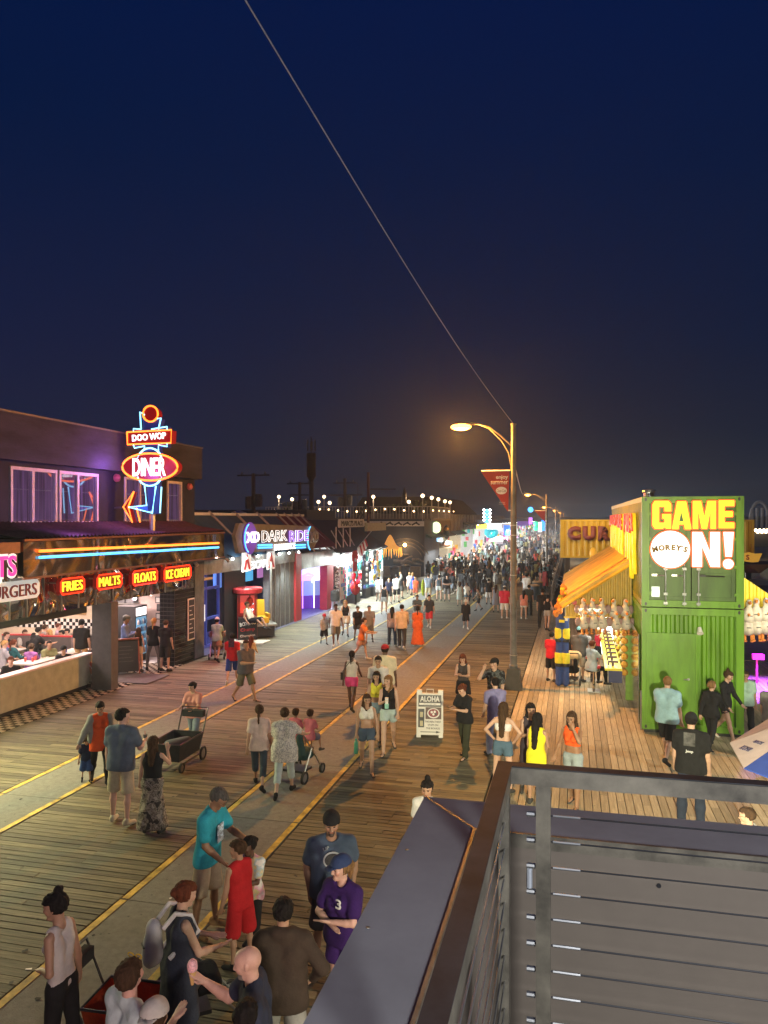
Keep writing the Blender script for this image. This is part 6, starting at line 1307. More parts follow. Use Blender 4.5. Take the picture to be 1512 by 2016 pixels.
for i, (a, b) in enumerate(((XC0 + post + .01, xm - .012), (xm + .012, XC1 - post - .01))):
    d = MB().box((a, YC + .05, ZM + .18), (b, YC + .09, ZT - .17)).build('door', M_gd, con)
    fz = [(ZM + .18, ZM + .26), (ZM + .75, ZM + .83), (ZM + 1.6, ZM + 1.68), (ZT - .27, ZT - .18)]
    MB().box((a, YC + .025, ZM + .18), (a + .09, YC + .048, ZT - .17)).box((b - .09, YC + .025, ZM + .18), (b, YC + .048, ZT - .17)).build('door_frame', M_gd, d)
    for z0, z1 in fz: MB().box((a + .09, YC + .028, z0), (b - .09, YC + .048, z1)).build('door_rib', M_gd, d)
    hx = XC0 + post - .03 if i == 0 else XC1 - post + .03
    for z in (ZM + .3, ZM + .95, ZM + 1.6, ZM + 2.2): MB().box((hx - .07, YC - .004, z), (hx + .07, YC + .022, z + .07)).build('hinge', M_gr, d)
for px in (1310, 1347, 1375):
    x = XY(px, YC); o = MB().tube([(x, YC - .02, ZM + .05), (x, YC - .02, ZM + 1.45)], .019, 8).build('locking_bar', M_steel, con)
    for z in (ZM + .08, ZM + .3, ZM + .9): MB().box((x - .045, YC - .045, z), (x + .045, YC + .03, z + .06)).build('bar_bracket', M_galv, con)
for px0, px1 in ((1283, 1308), (1322, 1345), (1378, 1426)):
    x0, x1 = XY(px0, YC), XY(px1, YC); z = yp(1340, 1133, YC).z; MB().tube([(x0, YC - .04, z), (x1, YC - .04, z - .01)], .014, 6).box((x0, YC - .055, z - .02), (x0 + .12, YC - .03, z + .03)).build('door_handle', M_blk if px0 > 1370 else M_steel, con)
MB().box((XY(1283, YC), YC + .018, yp(1290, 1175, YC).z), (XY(1299, YC), YC + .024, yp(1290, 1155, YC).z)).build('metal_plate', pm('label_plate', (.45, .55, .65), .35, .3, var=.4, scale=12), con)
# lower front: corrugation with walk door
vs = MB(); x = XC0 + post; pr = []
while x < XC1 - post - .03: pr += [(x, 0), (x + .06, 0), (x + .10, .05), (x + .16, .05)]; x += .20
pr.append((XC1 - post, 0)); zt_, zb_ = ZM - .18, ZB + .16; V = []; Fq = []
for xx, dd in pr: V += [(xx, YC + .03 + dd, zb_), (xx, YC + .03 + dd, zt_)]
for i in range(len(pr) - 1): Fq.append((2 * i, 2 * i + 2, 2 * i + 3, 2 * i + 1))
vs.add(V, Fq).build('corrugated_front', M_gr, con)
dx0, dx1 = XY(1277, YC), XY(1369, YC); dz1, dz0 = yp(1300, 1250, YC).z, ZB + .17
d = MB().box((dx0, YC - .01, dz0), (dx1, YC + .028, dz1)).build('walk_door', M_gr, con)
f = .05; MB().box((dx0 - f, YC - .025, dz0), (dx0, YC + .03, dz1 + f)).box((dx1, YC - .025, dz0), (dx1 + f, YC + .03, dz1 + f)).box((dx0, YC - .025, dz1), (dx1, YC + .03, dz1 + f)).build('frame', M_gr, d)
MB().box((dx0 + .09, YC - .018, dz0 + .1), (dx1 - .06, YC - .011, dz1 - .12)).build('door_leaf', M_gr, d)
z = yp(1350, 1337, YC).z; x = XY(1355, YC); MB().tube([(x, YC - .02, z), (x, YC - .07, z), (x - .11, YC - .07, z)], .014, 6).lathe([(.03, 0), (.03, .01)], (0, 0, 0), 10, Matrix.Translation((x, YC - .02, z)) @ Matrix.Rotation(R(90), 4, 'X')).build('handle', M_steel, d)
MB().box((dx0 + .2, YC - .05, ZB + .16), (dx1 - .3, YC - .03, ZB + .2)).build('kick_bar', M_white, d)
MB().lathe([(.045, 0), (.05, .05), (.075, .16)], (0, 0, 0), 12, Matrix.Translation((XY(1377, YC), YC + .0, yp(1375, 1236, YC).z)) @ Matrix.Rotation(R(140), 4, 'X')).build('spot_lamp', M_white, con)
MB().lathe([(.13, 0), (.13, .14), (.17, .15), (.16, .2), (.02, .23)], (XY(1277, YC + 1.2), YC + 1.2, ZT), 14).build('roof_vent', M_steel, con)
MB().tube([(XC0 - .03, YC - .03, .05), (XC0 - .03, YC - .03, 1.0)], .02, 6).build('corner_guard', M_steel, con)
# sign GAME ON!
sg = empty('game_on_sign', (0, 0, 0), 0, 'big lit sign reading GAME ON with yellow and white letters on the containers', 'sign')
GY = glow('letters_yellow', (1, .80, .02), 1.15); GW = glow('letters_white', (1, .95, .92), 1.25); GR = glow('red_halo_edge', (1, .10, .03), 1.6)
Ys = YC - .10
def blockP(polys, px0, px1, py0, py1, m):    # letter polygons in a 0..1 box
    x0, x1 = XY(px0, Ys), XY(px1, Ys); z1, z0 = yp((px0 + px1) / 2, py0, Ys).z, yp((px0 + px1) / 2, py1, Ys).z
    mbs = (MB(), MB())
    for poly in polys:
        P = [(x0 + (x1 - x0) * u, z0 + (z1 - z0) * v) for u, v in poly]
        mbs[0].prism(P, Matrix.Translation((0, Ys, 0)) @ ROTY.to_matrix().to_4x4(), .05)
        for i in range(len(P)): a, b = P[i], P[(i + 1) % len(P)]; mbs[1].tube([(a[0], Ys - .03, a[1]), (b[0], Ys - .03, b[1])], .022, 6)
    mbs[0].build('letter', m, sg); mbs[1].build('letter_edge', GR, sg)
Gp = [[(.12, 0), (.0, .12), (0, .88), (.12, 1), (.86, 1), (1, .88), (1, .62), (.64, .62), (.64, .78), (.36, .78), (.36, .22), (.64, .22), (.64, .36), (.52, .36), (.52, .53), (1, .53), (1, .0), (.72, 0), (.66, .06), (.56, 0)]]
Ap = [[(0, 0), (.28, 1), (.72, 1), (1, 0), (.64, 0), (.60, .18), (.42, .18), (.42, .36), (.58, .36), (.5, .72), (.42, .36), (.42, .18), (.40, .18), (.36, 0)]]
Ap = [[(0, 0), (.27, 1), (.73, 1), (1, 0), (.66, 0), (.62, .17), (.38, .17), (.34, 0)]]
Mp = [[(0, 0), (0, 1), (.36, 1), (.5, .45), (.64, 1), (1, 1), (1, 0), (.76, 0), (.76, .6), (.62, 0), (.38, 0), (.24, .6), (.24, 0)]]
Ep = [[(0, 0), (0, 1), (1, 1), (1, .79), (.38, .79), (.38, .61), (.9, .61), (.9, .41), (.38, .41), (.38, .21), (1, .21), (1, 0)]]
Np = [[(0, 0), (0, 1), (.36, 1), (.64, .45), (.64, 1), (1, 1), (1, 0), (.66, 0), (.36, .56), (.36, 0)]]
blockP(Gp, 1284, 1321, 986, 1041, GY); blockP(Ap, 1322, 1361, 987, 1042, GY); blockP(Mp, 1363, 1409, 986, 1041, GY); blockP(Ep, 1414, 1445, 985, 1040, GY)
cxa = XY(1341.5, Ys - .06); za = yp(1341, 1018, Ys).z; MB().prism([(-.05, -.10), (.05, -.10), (0, .12)], Matrix.Translation((cxa, Ys - .05, za)) @ ROTY.to_matrix().to_4x4(), .006).build('letter_counter', M_gd, sg)
blockP(Np, 1362, 1417, 1047, 1116, GW); blockP([[(.0, 1), (1, 1), (.82, .30), (.2, .30)]], 1423, 1444, 1047, 1117, GW)
cz = yp(1433, 1110, Ys); rr = .115; MB().lathe([(rr, 0), (rr, .05)], (0, 0, 0), 20, Matrix.Translation((cz.x, Ys, cz.z)) @ Matrix.Rotation(R(90), 4, 'X')).build('letter', GW, sg); MB().tube([(cz.x + rr * math.cos(a), Ys - .03, cz.z + rr * math.sin(a)) for a in [i * PI / 10 for i in range(21)]], .02, 5).build('letter_edge', GR, sg)
oc = yp(1319, 1081.5, Ys); orad = (XY(1358, Ys) - XY(1280, Ys)) / 2
MB().lathe([(orad, 0), (orad, .05)], (0, 0, 0), 48, Matrix.Translation((oc.x, Ys, oc.z)) @ Matrix.Rotation(R(90), 4, 'X')).build('letter_disc', GW, sg); MB().tube([(oc.x + orad * math.cos(a), Ys - .03, oc.z + orad * math.sin(a)) for a in [i * PI / 24 for i in range(49)]], .022, 6).build('letter_edge', GR, sg)
for i, ch in enumerate("MOREY'S"):
    a = (.00, .155, .305, .435, .555, .64, .72)[i] * 1.22 - .44; cx_ = oc.x + a * 1.75 * orad; zz = oc.z + .03 - (a * 1.0) ** 2 * .25 + .02
    text('small_letter', ch, 1, Vector((cx_, Ys - .055, zz + (.05 if ch == "'" else 0))), 'Y', pm('gold_letter', (.30, .17, .01), .4, var=0), sg, .02, .05, height=.135 if ch != "'" else .05, tilt=-a * .7)
lamp('AREA', ((XC0 + XC1) / 2, Ys - .25, (ZM + ZT) / 2 + .5), 10, (1, .9, .6), 2, aim((0, 0, 4), (0, -1, 2.5)), sy=1.2, name='sign_fill_light')
# ADVENTURE PIER lettering on the long side
ap_ = empty('pier_lettering', (0, 0, 0), 0, 'sloping yellow and red letters ADVENTURE PIER along the yellow container side', 'sign')
Mx = Matrix.Translation((XC0 - .05, 0, 0)) @ Euler((R(90), 0, R(-90))).to_matrix().to_4x4()
yA, yB = YX(1206, XC0), YX(1256, XC0); n_ = len('ADVENTURE PIER'); 
M_red2 = glow('letters_red', (.9, .05, .02), .3)
zr = xp(1230, 1012, XC0).z
for i, ch in enumerate('ADVENTURE PIER'):
    if ch == ' ': continue
    f0 = (i + .5) / n_; yy = yA + (yB - yA) * f0; hgt = 1.55 - .25 * math.sin(f0 * 6) - .1 * (i % 2)
    w_ = (yA - yB) / n_ * .86
    text('letter', ch, 1, None, 'X', glow('pier_yellow', (1, .7, .02), .55), ap_, .08, .04, width=w_ * .78, height=hgt, M=Matrix.Translation((XC0 - .02, yy, ZT - .38 - hgt / 2 - .0)) @ Euler((R(90), 0, R(-90))).to_matrix().to_4x4())
    MB().box((XC0 - .13, yy - w_ / 2, ZT - .38 - hgt * .36), (XC0 - .105, yy + w_ / 2, ZT - .36)).build('red_top', M_red2, ap_) if False else None
    text('letter_top', ch, 1, None, 'X', M_red2, ap_, .02, .05, width=w_ * 1.05, height=hgt * .3, M=Matrix.Translation((XC0 - .11, yy, ZT - .38 - hgt * .15)) @ Euler((R(90), 0, R(-90))).to_matrix().to_4x4())
# ================================================================== YELLOW CONTAINER BEHIND
d_ = 49.0; cA = dp(1103, 1022, d_); YK = cA.y
kc = empty('yellow_container', (0, 0, 0), 0, 'long yellow shipping container raised on stilts with maroon letters CUR', 'container')
kx0, kx1 = XY(1103, YK), XY(1485, YK); kz0, kz1 = yp(1103, 1098, YK).z, yp(1103, 1023, YK).z
V = []; Fq = []; x = kx0 + .12; pr = []
while x < kx1 - .2: pr += [(x, 0), (x + .12, 0), (x + .17, .06), (x + .27, .06)]; x += .36
for xx, dd in pr: V += [(xx, YK + dd, kz0 + .12), (xx, YK + dd, kz1 - .1)]
for i in range(len(pr) - 1): Fq.append((2 * i, 2 * i + 2, 2 * i + 3, 2 * i + 1))
M_ky = pm('far_container_yellow', (.52, .33, .03), .5, var=.12, scale=1)
MB().add(V, Fq).box((kx0, YK + .1, kz0), (kx1, YK + 2.4, kz1 - .02)).build('side_panel', M_ky, kc)
MB().box((kx0, YK - .02, kz0), (kx0 + .14, YK + .1, kz1)).box((kx1 - .14, YK - .02, kz0), (kx1, YK + .1, kz1)).box((kx0 + .14, YK - .02, kz1 - .12), (kx1 - .14, YK + .09, kz1)).box((kx0 + .14, YK - .02, kz0), (kx1 - .14, YK + .09, kz0 + .13)).build('frame', M_ky, kc)
for x in (kx0 + .3, kx0 + 4, kx0 + 8, kx1 - .4): MB().box((x, YK + .3, 0), (x + .3, YK + .6, kz0)).box((x, YK + 1.9, 0), (x + .3, YK + 2.2, kz0)).build('stilt', M_blk, kc)
for ch, a, b in (('C', 1117, 1144), ('U', 1147, 1173), ('R', 1177, 1203)): x0, x1 = XY(a, YK), XY(b, YK); text('letter', ch, 1, Vector(((x0 + x1) / 2, YK - .04, yp(1160, 1050, YK).z)), 'Y', pm('maroon_bubble', (.20, .045, .05), .6, var=.25, scale=4), kc, .08, .10, width=x1 - x0, height=.92)
for px in (1125, 1150): text('small_letter', 'D', 1, Vector((XY(px, YK), YK - .04, yp(1160, 1030, YK).z)), 'Y', pm('faded_gold', (.4, .25, .05), .6), kc, .01, .01, height=.12)
lamp('AREA', (kx0 + 1.5, YK - 3, 6.5), 170, (1, .7, .25), 1, aim((0, -3, 6.5), (0, 0, 3.8)), name='wash_light')
# building with curved sign in front of it (yellow bracket sign + brown awning)
cs = empty('canopy_stand', (0, 0, 0), 0, 'dark stand with brown slanting canopy and small yellow hanging sign', 'stand')
Yq = 40
P = [yp(1121, 1120, Yq), yp(1170, 1103, Yq), yp(1210, 1110, Yq), yp(1205, 1140, Yq)]
MB().add([yp(1122, 1120, Yq - 1), yp(1172, 1104, Yq - 1), yp(1172, 1101, Yq + 2), yp(1122, 1117, Yq + 2), yp(1122, 1123, Yq - 1), yp(1172, 1107, Yq - 1)], [(0, 1, 2, 3), (4, 5, 1, 0)]).build('canopy', pm('canopy_brown', (.12, .05, .03), .7), cs)
MB().tube([yp(1122, 1122, Yq - 1), yp(1120, 1130, Yq - 1)], .04).tube([yp(1150, 1118, Yq - 1), yp(1182, 1122, Yq - 1)], .03).tube([yp(1175, 1092, Yq - 1), yp(1190, 1112, Yq - 1)], .05).build('bracket', M_white, cs)
MB().ball(yp(1168, 1090, Yq - 1), .22, 10, 8, (.8, .8, 1.4)).build('hanging_sign', pm('amber_sign', (.7, .4, .03), .4, emit=(1, .5, .05), es=.5, var=0), cs)
MB().box((kx0 + .6, YK - 6, 0), (kx1, YK - 1.5, 1.6)).build('dark_base', M_blk, cs)
# ramp rails at the edge of the boardwalk
rr_ = empty('ramp_railing', (0, 0, 0), 0, 'grey metal ramp railing beside the dark gap right of the crowd', 'railing')
for dz in (0, .35, .7): MB().tube([gp(1085, 1150) + Vector((0, 0, 1.0 - dz)), gp(1112, 1168) + Vector((0, 0, 1.0 - dz * .9))], .03, 6).build('rail', M_lp, rr_)
for t in (0, .5, 1): b = gp(1085, 1150).lerp(gp(1112, 1168), t); MB().tube([b, b + Vector((0, 0, 1.0))], .035, 6).build('post', M_lp, rr_)
rb = empty('edge_railing', (0, 0, 0), 0, 'long dark railing along the right edge of the crowded boardwalk', 'railing')
for z in (.5, 1.05): MB().tube([(-1.25, 47, z), (-1.25, 115, z)], .035, 6).build('rail', M_lp, rb)
for k in range(24): MB().box((-1.29, 47 + k * 2.9, 0), (-1.21, 47.08 + k * 2.9, 1.05)).build('post', M_lp, rb)
# ================================================================== GAME BOOTH
YB = 22.5; bth = empty('game_booth', (0, 0, 0), 0, 'yellow game booth with orange slanting awning beside the green containers', 'booth')
Pn = [yp(1112, 1193, YB), yp(1242, 1106, YB)]; zlo, zhi = Pn[0].z, Pn[1].z; xlo, xhi = Pn[0].x, XC0 - .01
YBE = YCE
def slab4(a, b, c, d, t): n = (b - a).cross(d - a).normalized() * t; return [a, b, c, d, a + n, b + n, c + n, d + n], [(3, 2, 1, 0), (4, 5, 6, 7), (0, 1, 5, 4), (1, 2, 6, 5), (2, 3, 7, 6), (3, 0, 4, 7)]
v, f = slab4(Vector((xlo - .1, YB - .15, zlo)), Vector((xhi, YB - .15, zhi)), Vector((xhi, YBE, zhi)), Vector((xlo - .1, YBE, zlo)), .10)
MB().add(v, f).build('awning', M_or, bth)
MB().tube([(xlo - .1, YB - .15, zlo - .03), (xhi, YB - .15, zhi - .03)], .05, 6).build('awning_edge', M_or, bth)
# corrugated gable
gz = yp(1150, 1214, YB).z; pr = []; x = xlo + .02; V = []; Fq = []
while x < xhi: pr += [(x, 0), (x + .045, 0), (x + .065, .03), (x + .10, .03)]; x += .125
pr = [(min(a, xhi), b) for a, b in pr]
for xx, dd in pr: t = (xx - xlo) / (xhi - xlo); V += [(xx, YB + dd, gz), (xx, YB + dd, zlo + (zhi - zlo) * t - .06)]
for i in range(len(pr) - 1): Fq.append((2 * i, 2 * i + 2, 2 * i + 3, 2 * i + 1))
MB().add(V, Fq).build('gable_panel', pm('gable_ochre', (.46, .31, .03), .5, var=.1), bth)
MB().box((xlo - .03, YB - .03, gz - .05), (xhi, YB - .005, gz)).build('gable_trim', M_ye, bth)
MB().lathe([(.07, 0), (.06, .05)], (0, 0, 0), 12, Matrix.Translation(yp(1131, 1186, YB) + Vector((0, -.02, 0))) @ Matrix.Rotation(R(90), 4, 'X')).build('red_reflector', M_red, bth)
gpst = gp(1238, 1377); MB().box((gpst.x - .09, gpst.y - .09, 0), (gpst.x + .09, gpst.y + .09, gz + .3)).build('green_post', pm('lime_post', (.16, .32, .02), .5), bth)
MB().box((xlo, YB + .2, zlo - .45), (xlo + .08, YBE, zlo - .03)).build('header', M_white, bth)
for k, (px, py) in enumerate(((1205, 1228), (1190, 1215), (1215, 1222))): MB().ball(yp(px, py, YB + 3), .10, 8, 6).build('bulb', G_white, bth)
lamp('AREA', (.8, 26, 2.9), 260, (1, .93, .72), 1.6, (0, 0, 0), sy=6, name='booth_light'); lamp('AREA', (.2, YB - .3, 2.5), 60, (1, .85, .5), 1.2, aim((0, 0, 2.5), (0, -1.5, .6)), sy=.4, name='booth_light')
# silver side wall with prizes
MB().box((XC0 - .06, YC + .3, .1), (XC0 - .04, YBE, 2.3)).build('mirror_panel', pm('mirror_steel', (.6, .6, .62), .12, 1.0, var=.05), bth)
r9 = random.Random(2)
for j in range(7):
    for i in range(6): 
        c = Vector((XC0 - .2, YC + 3.2 + i * .9, .8 + j * .22)); MB().ball(c, .10, 6, 4).build('prize', pm('prize_%d' % (i % 3), [(.7, .35, .05), (.7, .6, .4), (.6, .5, .05)][i % 3], .8, var=0), bth)
# water gun counter
ctz = .95; c1, c2, c3, c4 = gp(1191, 1320, ctz), gp(1233, 1320, ctz), gp(1233, 1249, ctz), gp(1181, 1249, ctz); c2.x = c3.x = XC0 - .3
ctr = empty('game_counter', (0, 0, 0), 0, 'bright yellow water gun game counter with navy skirt', 'counter')
v, f = slab4(Vector((c1.x, c1.y, ctz)), Vector((c2.x, c1.y, ctz)), Vector((c2.x, c3.y, ctz)), Vector((c4.x, c3.y, ctz)), .06)
MB().add(v, f).build('counter_top', pm('lane_yellow', (.80, .68, .03), .35, emit=(1, .85, .05), es=.03, var=.05), ctr)
MB().box((c1.x + .1, c1.y + .02, .62), (c2.x, c1.y + .1, ctz - .005)).build('skirt', pm('skirt_navy', (.02, .03, .12), .5), ctr)
for k in range(9):
    t = (k + .5) / 9; b = Vector((c1.x, c1.y, ctz)).lerp(Vector((c4.x, c4.y, ctz)), t) + Vector((.22, 0, .06))
    gnn = MB().box((-.04, -.03, 0), (.04, .03, .14)).box((-.16, -.025, .12), (.18, .025, .19)).box((-.17, -.03, .03), (-.12, .03, .12)).build('water_gun', pm('gun_brown', (.10, .05, .06), .4), ctr); gnn.location = b; gnn.scale = (.8, .7, .8)
for k in range(1, 4): t = k / 4; y_ = c1.y + (c3.y - c1.y) * t; MB().box((c1.x + .1, y_, ctz + .061), (c2.x, y_ + .03, ctz + .065)).build('lane_line', pm('olive_line', (.3, .25, .02), .5, var=0), ctr)
MB().box((1.0, c3.y + 1.2, 0), (1.5, c3.y + 1.3, 1.8)).build('lit_target', G_wh, ctr)
def stool(px, py, l_):
    o = empty('bar_stool', gp(px, py), 0, l_, 'stool'); MB().box((-.18, -.25, 0), (.18, .25, .02)).build('base_plate', M_steel, o); MB().tube([(0, 0, .02), (0, 0, .62)], .045, 10).tube([(0, -.03, .2), (.0, -.22, .2), (0, -.22, .02)], .02, 6).build('stem', pm('chrome', (.6, .6, .6), .12, 1, var=0), o)
    MB().lathe([(.17, .60), (.20, .62), (.20, .69)], (0, 0, 0), 20).build('seat_rim', MATS['chrome'], o); MB().lathe([(.20, .69), (.21, .72), (.17, .76), (.05, .77)], (0, 0, 0), 20).build('seat', pm('stool_red', (.55, .03, .05), .3, var=0, coat=.4), o)
stool(1169, 1360, 'nearest red topped chrome stool at the yellow counter'); stool(1165, 1340, 'second red topped chrome stool just behind the nearest one'); 
# plush geese
M_gw = pm('plush_white', (.62, .56, .50), .95, var=.12, scale=20); M_go = pm('plush_orange', (.68, .24, .05), .95, var=.1); M_gp = pm('plush_grey_pink', (.36, .24, .24), .95)
def goose(name='plush_goose'):
    o = empty(name, (0, 0, 0), 0)
    F = Field(.02, .05); F.add([0, 0, .12], [0, 0, .24], .165, .12); F.add([0, 0, .26], [0, -.01, .42], .075, .048); F.add([0, -.02, .47], [0, -.03, .50], .075, .065); P, Q = surf(*F.solve()); link(bpy.data.objects.new('body', np_mesh('goose_body', [(P, Q, 0)], [M_gw])), o)
    MB().lathe([(.045, 0), (.04, .05), (.012, .12)], (0, 0, 0), 8, Matrix.Translation((0, -.08, .49)) @ Matrix.Rotation(R(100), 4, 'X')).build('beak', M_go, o)
    for s_ in (-1, 1):
        MB().ball((s_ * .20, .03, .2), .14, 10, 7, (.75, .5, 1)).build('wing', M_gp, o); MB().tube([(s_ * .07, 0, .0), (s_ * .08, -.02, -.14)], .035, 6).ball((s_ * .08, -.05, -.17), .055, 8, 5, (1, 1.5, .6)).build('foot', M_go, o); MB().ball((s_ * .03, -.085, .52), .012, 6, 4).build('eye', M_blk, o)
    MB().box((-.05, -.160, .16), (.05, -.15, .18)).build('band', M_dgrey, o)
    return o
gz0 = goose(); first = True
def put_goose(px, py, Y, l_, rz=0, s=1.0):
    global first
    o = gz0 if first else copy_tree(gz0); first = False
    c = yp(px, py, Y); o.location = c; o.rotation_euler = (0, 0, rz); o.scale = (s, s, s); tag(o, l_, 'plush toy', 'plush geese hanging at the game booths')
ordn = ['leftmost', 'second', 'middle', 'fourth', 'rightmost']
for i, px in enumerate((1148, 1166, 1185, 1209, 1231)): put_goose(px, 1211 + (i // 3) * 2, YB - .35, '%s white plush goose in the upper row under the left gable' % ordn[i], r9.uniform(-.5, .5), .86)
for i, px in enumerate((1150, 1169, 1187, 1213, 1233)): put_goose(px, 1236 + (i // 3) * 2, YB - .5, '%s white plush goose in the lower row under the left gable' % ordn[i], r9.uniform(-.9, .9), .86)
# right hand booth
YR2 = 24.0; b2 = empty('right_booth', (0, 0, 0), 0, 'bright yellow booth gable on the right edge beyond the containers', 'booth')
x0 = XY(1462, YR2); x1 = XY(1600, YR2); za, zb3, zc = yp(1468, 1135, YR2).z, yp(1600, 1228, YR2).z, yp(1480, 1202, YR2).z
pr = []; V = []; Fq = []; x = x0
while x < x1: pr += [(x, 0), (x + .07, 0), (x + .10, .035), (x + .16, .035)]; x += .20
for xx, dd in pr: t = (xx - x0) / (x1 - x0); zt2 = za + (zb3 - za) * t; V += [(xx, YR2 + dd, min(zc - .4, zt2 - .2)), (xx, YR2 + dd, zt2)]
for i in range(len(pr) - 1): Fq.append((2 * i, 2 * i + 2, 2 * i + 3, 2 * i + 1))
MB().add(V, Fq).box((x0, YR2 + .2, zc - .4), (x1, YR2 + .3, zc)).build('gable_panel', pm('lemon_panel_paint', (.78, .62, .03), .5), b2)
lamp('AREA', (x0 + .9, YR2 - 2.2, 3.2), 70, (1, .9, .6), 1.0, aim((0, -2.2, 3.2), (0, 0, 2.4)), name='booth_light')
for i, (px, py) in enumerate(((1474, 1225), (1489, 1222), (1508, 1222), (1473, 1248), (1489, 1247), (1507, 1246))): put_goose(px, py, YR2 - .3, 'white plush goose under the bright yellow right gable, %s of %s row' % (['left', 'centre', 'right'][i % 3], 'upper' if i < 3 else 'lower'), r9.uniform(-.3, .3), 1.15)
wsn = empty('ribbon_sign', (0, 0, 0), 0, 'wavy orange ribbon sign with red letter S at the right edge', 'sign'); Yw = 36
MB().prism([((yp(a, b, Yw) - yp(1480, 1098, Yw)).x, (yp(a, b, Yw) - yp(1480, 1098, Yw)).z) for a, b in ((1464, 1089), (1474, 1087), (1486, 1090), (1500, 1089), (1496, 1097), (1492, 1106), (1480, 1107), (1464, 1105))], Matrix.Translation(yp(1480, 1098, Yw)) @ ROTY.to_matrix().to_4x4(), .1).build('ribbon', pm('ribbon_orange', (.8, .42, .04), .5, emit=(1, .5, .05), es=.25, var=0), wsn); text('lettering', 'S', 1, yp(1471, 1097, Yw) + Vector((0, -.11, 0)), 'Y', M_red, wsn, .02, .03, height=.22)
da = empty('dark_red_awning', (0, 0, 0), 0, 'dark red awning and grey tent peak behind the right booth', 'awning')
MB().box((XY(1462, 38), 38, yp(1480, 1128, 38).z), (XY(1540, 38), 41, yp(1480, 1111, 38).z)).build('awning', pm('oxblood', (.10, .03, .02), .7), da); MB().add([yp(1480, 1140, 36), yp(1512, 1118, 36), yp(1545, 1140, 36)], [(0, 1, 2)]).add([yp(1480, 1140, 36), yp(1512, 1118, 36), yp(1512, 1135, 39)], [(0, 2, 1)]).build('tent_peak', pm('tent_grey', (.25, .25, .26), .8), da)
# roller coaster far right
rc_ = empty('roller_coaster', (0, 0, 0), 0, 'pale looping roller coaster track against the sky at the right edge', 'roller coaster'); Yz = 170
for off_ in (0, 5):
    MB().tube([yp(1476, 1030 - off_ * 0, Yz + off_)] + [yp(1478 + 17 * (1 - math.cos(a)), 1018 - 30 * math.sin(a), Yz + off_) for a in [i * PI / 12 for i in range(1, 12)]] + [yp(1514, 1030, Yz + off_)], .35, 5).build('track', pm('track_white', (.22, .22, .23), .5, emit=(.8, .8, .8), es=.012, var=0), rc_)
for px in (1481, 1490, 1500, 1510): MB().tube([yp(px, 1000, Yz), (yp(px, 1000, Yz).x, Yz, 0)], .3, 5).build('support', MATS['track_white'], rc_)
fb_ = empty('far_pier_lights', (0, 0, 0), 0, 'string of warm lights on the far pier under the coaster', 'lights')
for k in range(9): MB().ball(yp(1488 + k * 4, 1044 + (k % 2) * 3, 150), .28, 6, 4).build('bulb', G_warm, fb_)
MB().box((XY(1470, 152), 152, 0), (XY(1600, 152), 170, yp(1500, 1048, 152).z)).build('pier_mass', M_blk, fb_)
MB().box((XC1 + .6, 30, .0), (14, 46, .02)).build('far_right_deck', WM); tag(bpy.data.objects['far_right_deck'], kind='structure')
# purple flood without a fixture, and a pink box given a glow
pb = empty('pink_box', gp(1490, 1345) + Vector((0, 0, 0)), 0, 'magenta glowing box on a stand among purple lit boards at the right edge', 'lamp'); MB().box((-.13, -.1, .75), (.2, .1, .9)).tube([(0, 0, 0), (0, 0, .75)], .03, 6).build('box', glow('magenta_box', (.8, .05, .4), .6), pb)
q = gp(1500, 1375); lamp('SPOT', (q.x + .6, q.y + 1, 3.2), 9000, (.36, .08, 1), .2, aim((q.x + .6, q.y + 1, 3.2), (q.x + .4, q.y, 0)), spot=R(112), name='purple_light')
# tall blue plush diver hanging from the booth corner
pt = empty('tall_plush', gp(1107, 1352), face_yaw(gp(1107, 1352), 175), 'tall blue plush figure with yellow bands hanging at the booth corner', 'plush toy')
sc_ = 1514 / gp(1107, 1352).length * 1.0; hp_ = (1352 - 1182) / sc_ * .99
pbm = pm('plush_blue', (.035, .07, .24), .95, var=.15, scale=12); pym = pm('plush_yellow', (.72, .62, .04), .95)
F = Field(.02, .05); hh = hp_
for s_ in (-1, 1): F.add([s_ * .11, 0, .12], [s_ * .09, 0, hh * .55], .10, .10); F.add([s_ * .09, 0, hh * .55], [s_ * .08, 0, hh * .85], .11, .12)
F.add([0, 0, hh * .88], [0, 0, hh * .93], .12, .10, k=.03); F.add([0, 0, hh * .74], [0, 0, hh * .84], .15, .15)
P, Q = surf(*F.solve()); link(bpy.data.objects.new('body', np_mesh('tall_plush_body', [(P, Q, 0)], [pbm])), pt)
for z in (.27, .55):
    for s_ in (-1, 1): MB().lathe([(.118, 0), (.125, .04), (.125, .28), (.118, .32)], (s_ * .10, 0, hh * z), 14).build('yellow_band', pym, pt); MB().lathe([(.115, -.1), (.12, -.08), (.12, 0), (.115, .0)], (s_ * .10, 0, hh * z), 14).build('black_band', M_blk, pt)
MB().ball((0, 0, hh * .97), .10, 12, 8).build('hood', M_blk, pt); MB().ball((0, .0, hh * .88), .13, 12, 8, (1, .8, .7)).build('helmet', pbm, pt); MB().box((-.03, .13, hh * .86), (.03, .15, hh * .9)).build('badge', M_white, pt); MB().box((-.08, .16, hh * .74), (.08, .18, hh * .77)).build('badge', pym, pt)
pg = empty('plush_garland', (0, 0, 0), 0, 'string of small orange plush toys hanging down the booth corner', 'plush toy'); r4 = random.Random(8)
for k in range(34):
    t = k / 33; c = yp(1113 - t * 18 + r4.uniform(-5, 5), 1155 + t * 55 + r4.uniform(-3, 3), YB + 2.0 - t * 3); MB().ball(c, r4.uniform(.045, .08), 7, 5, (1, 1, 1.2)).build('small_plush', M_go if r4.random() < .75 else pym, pg)
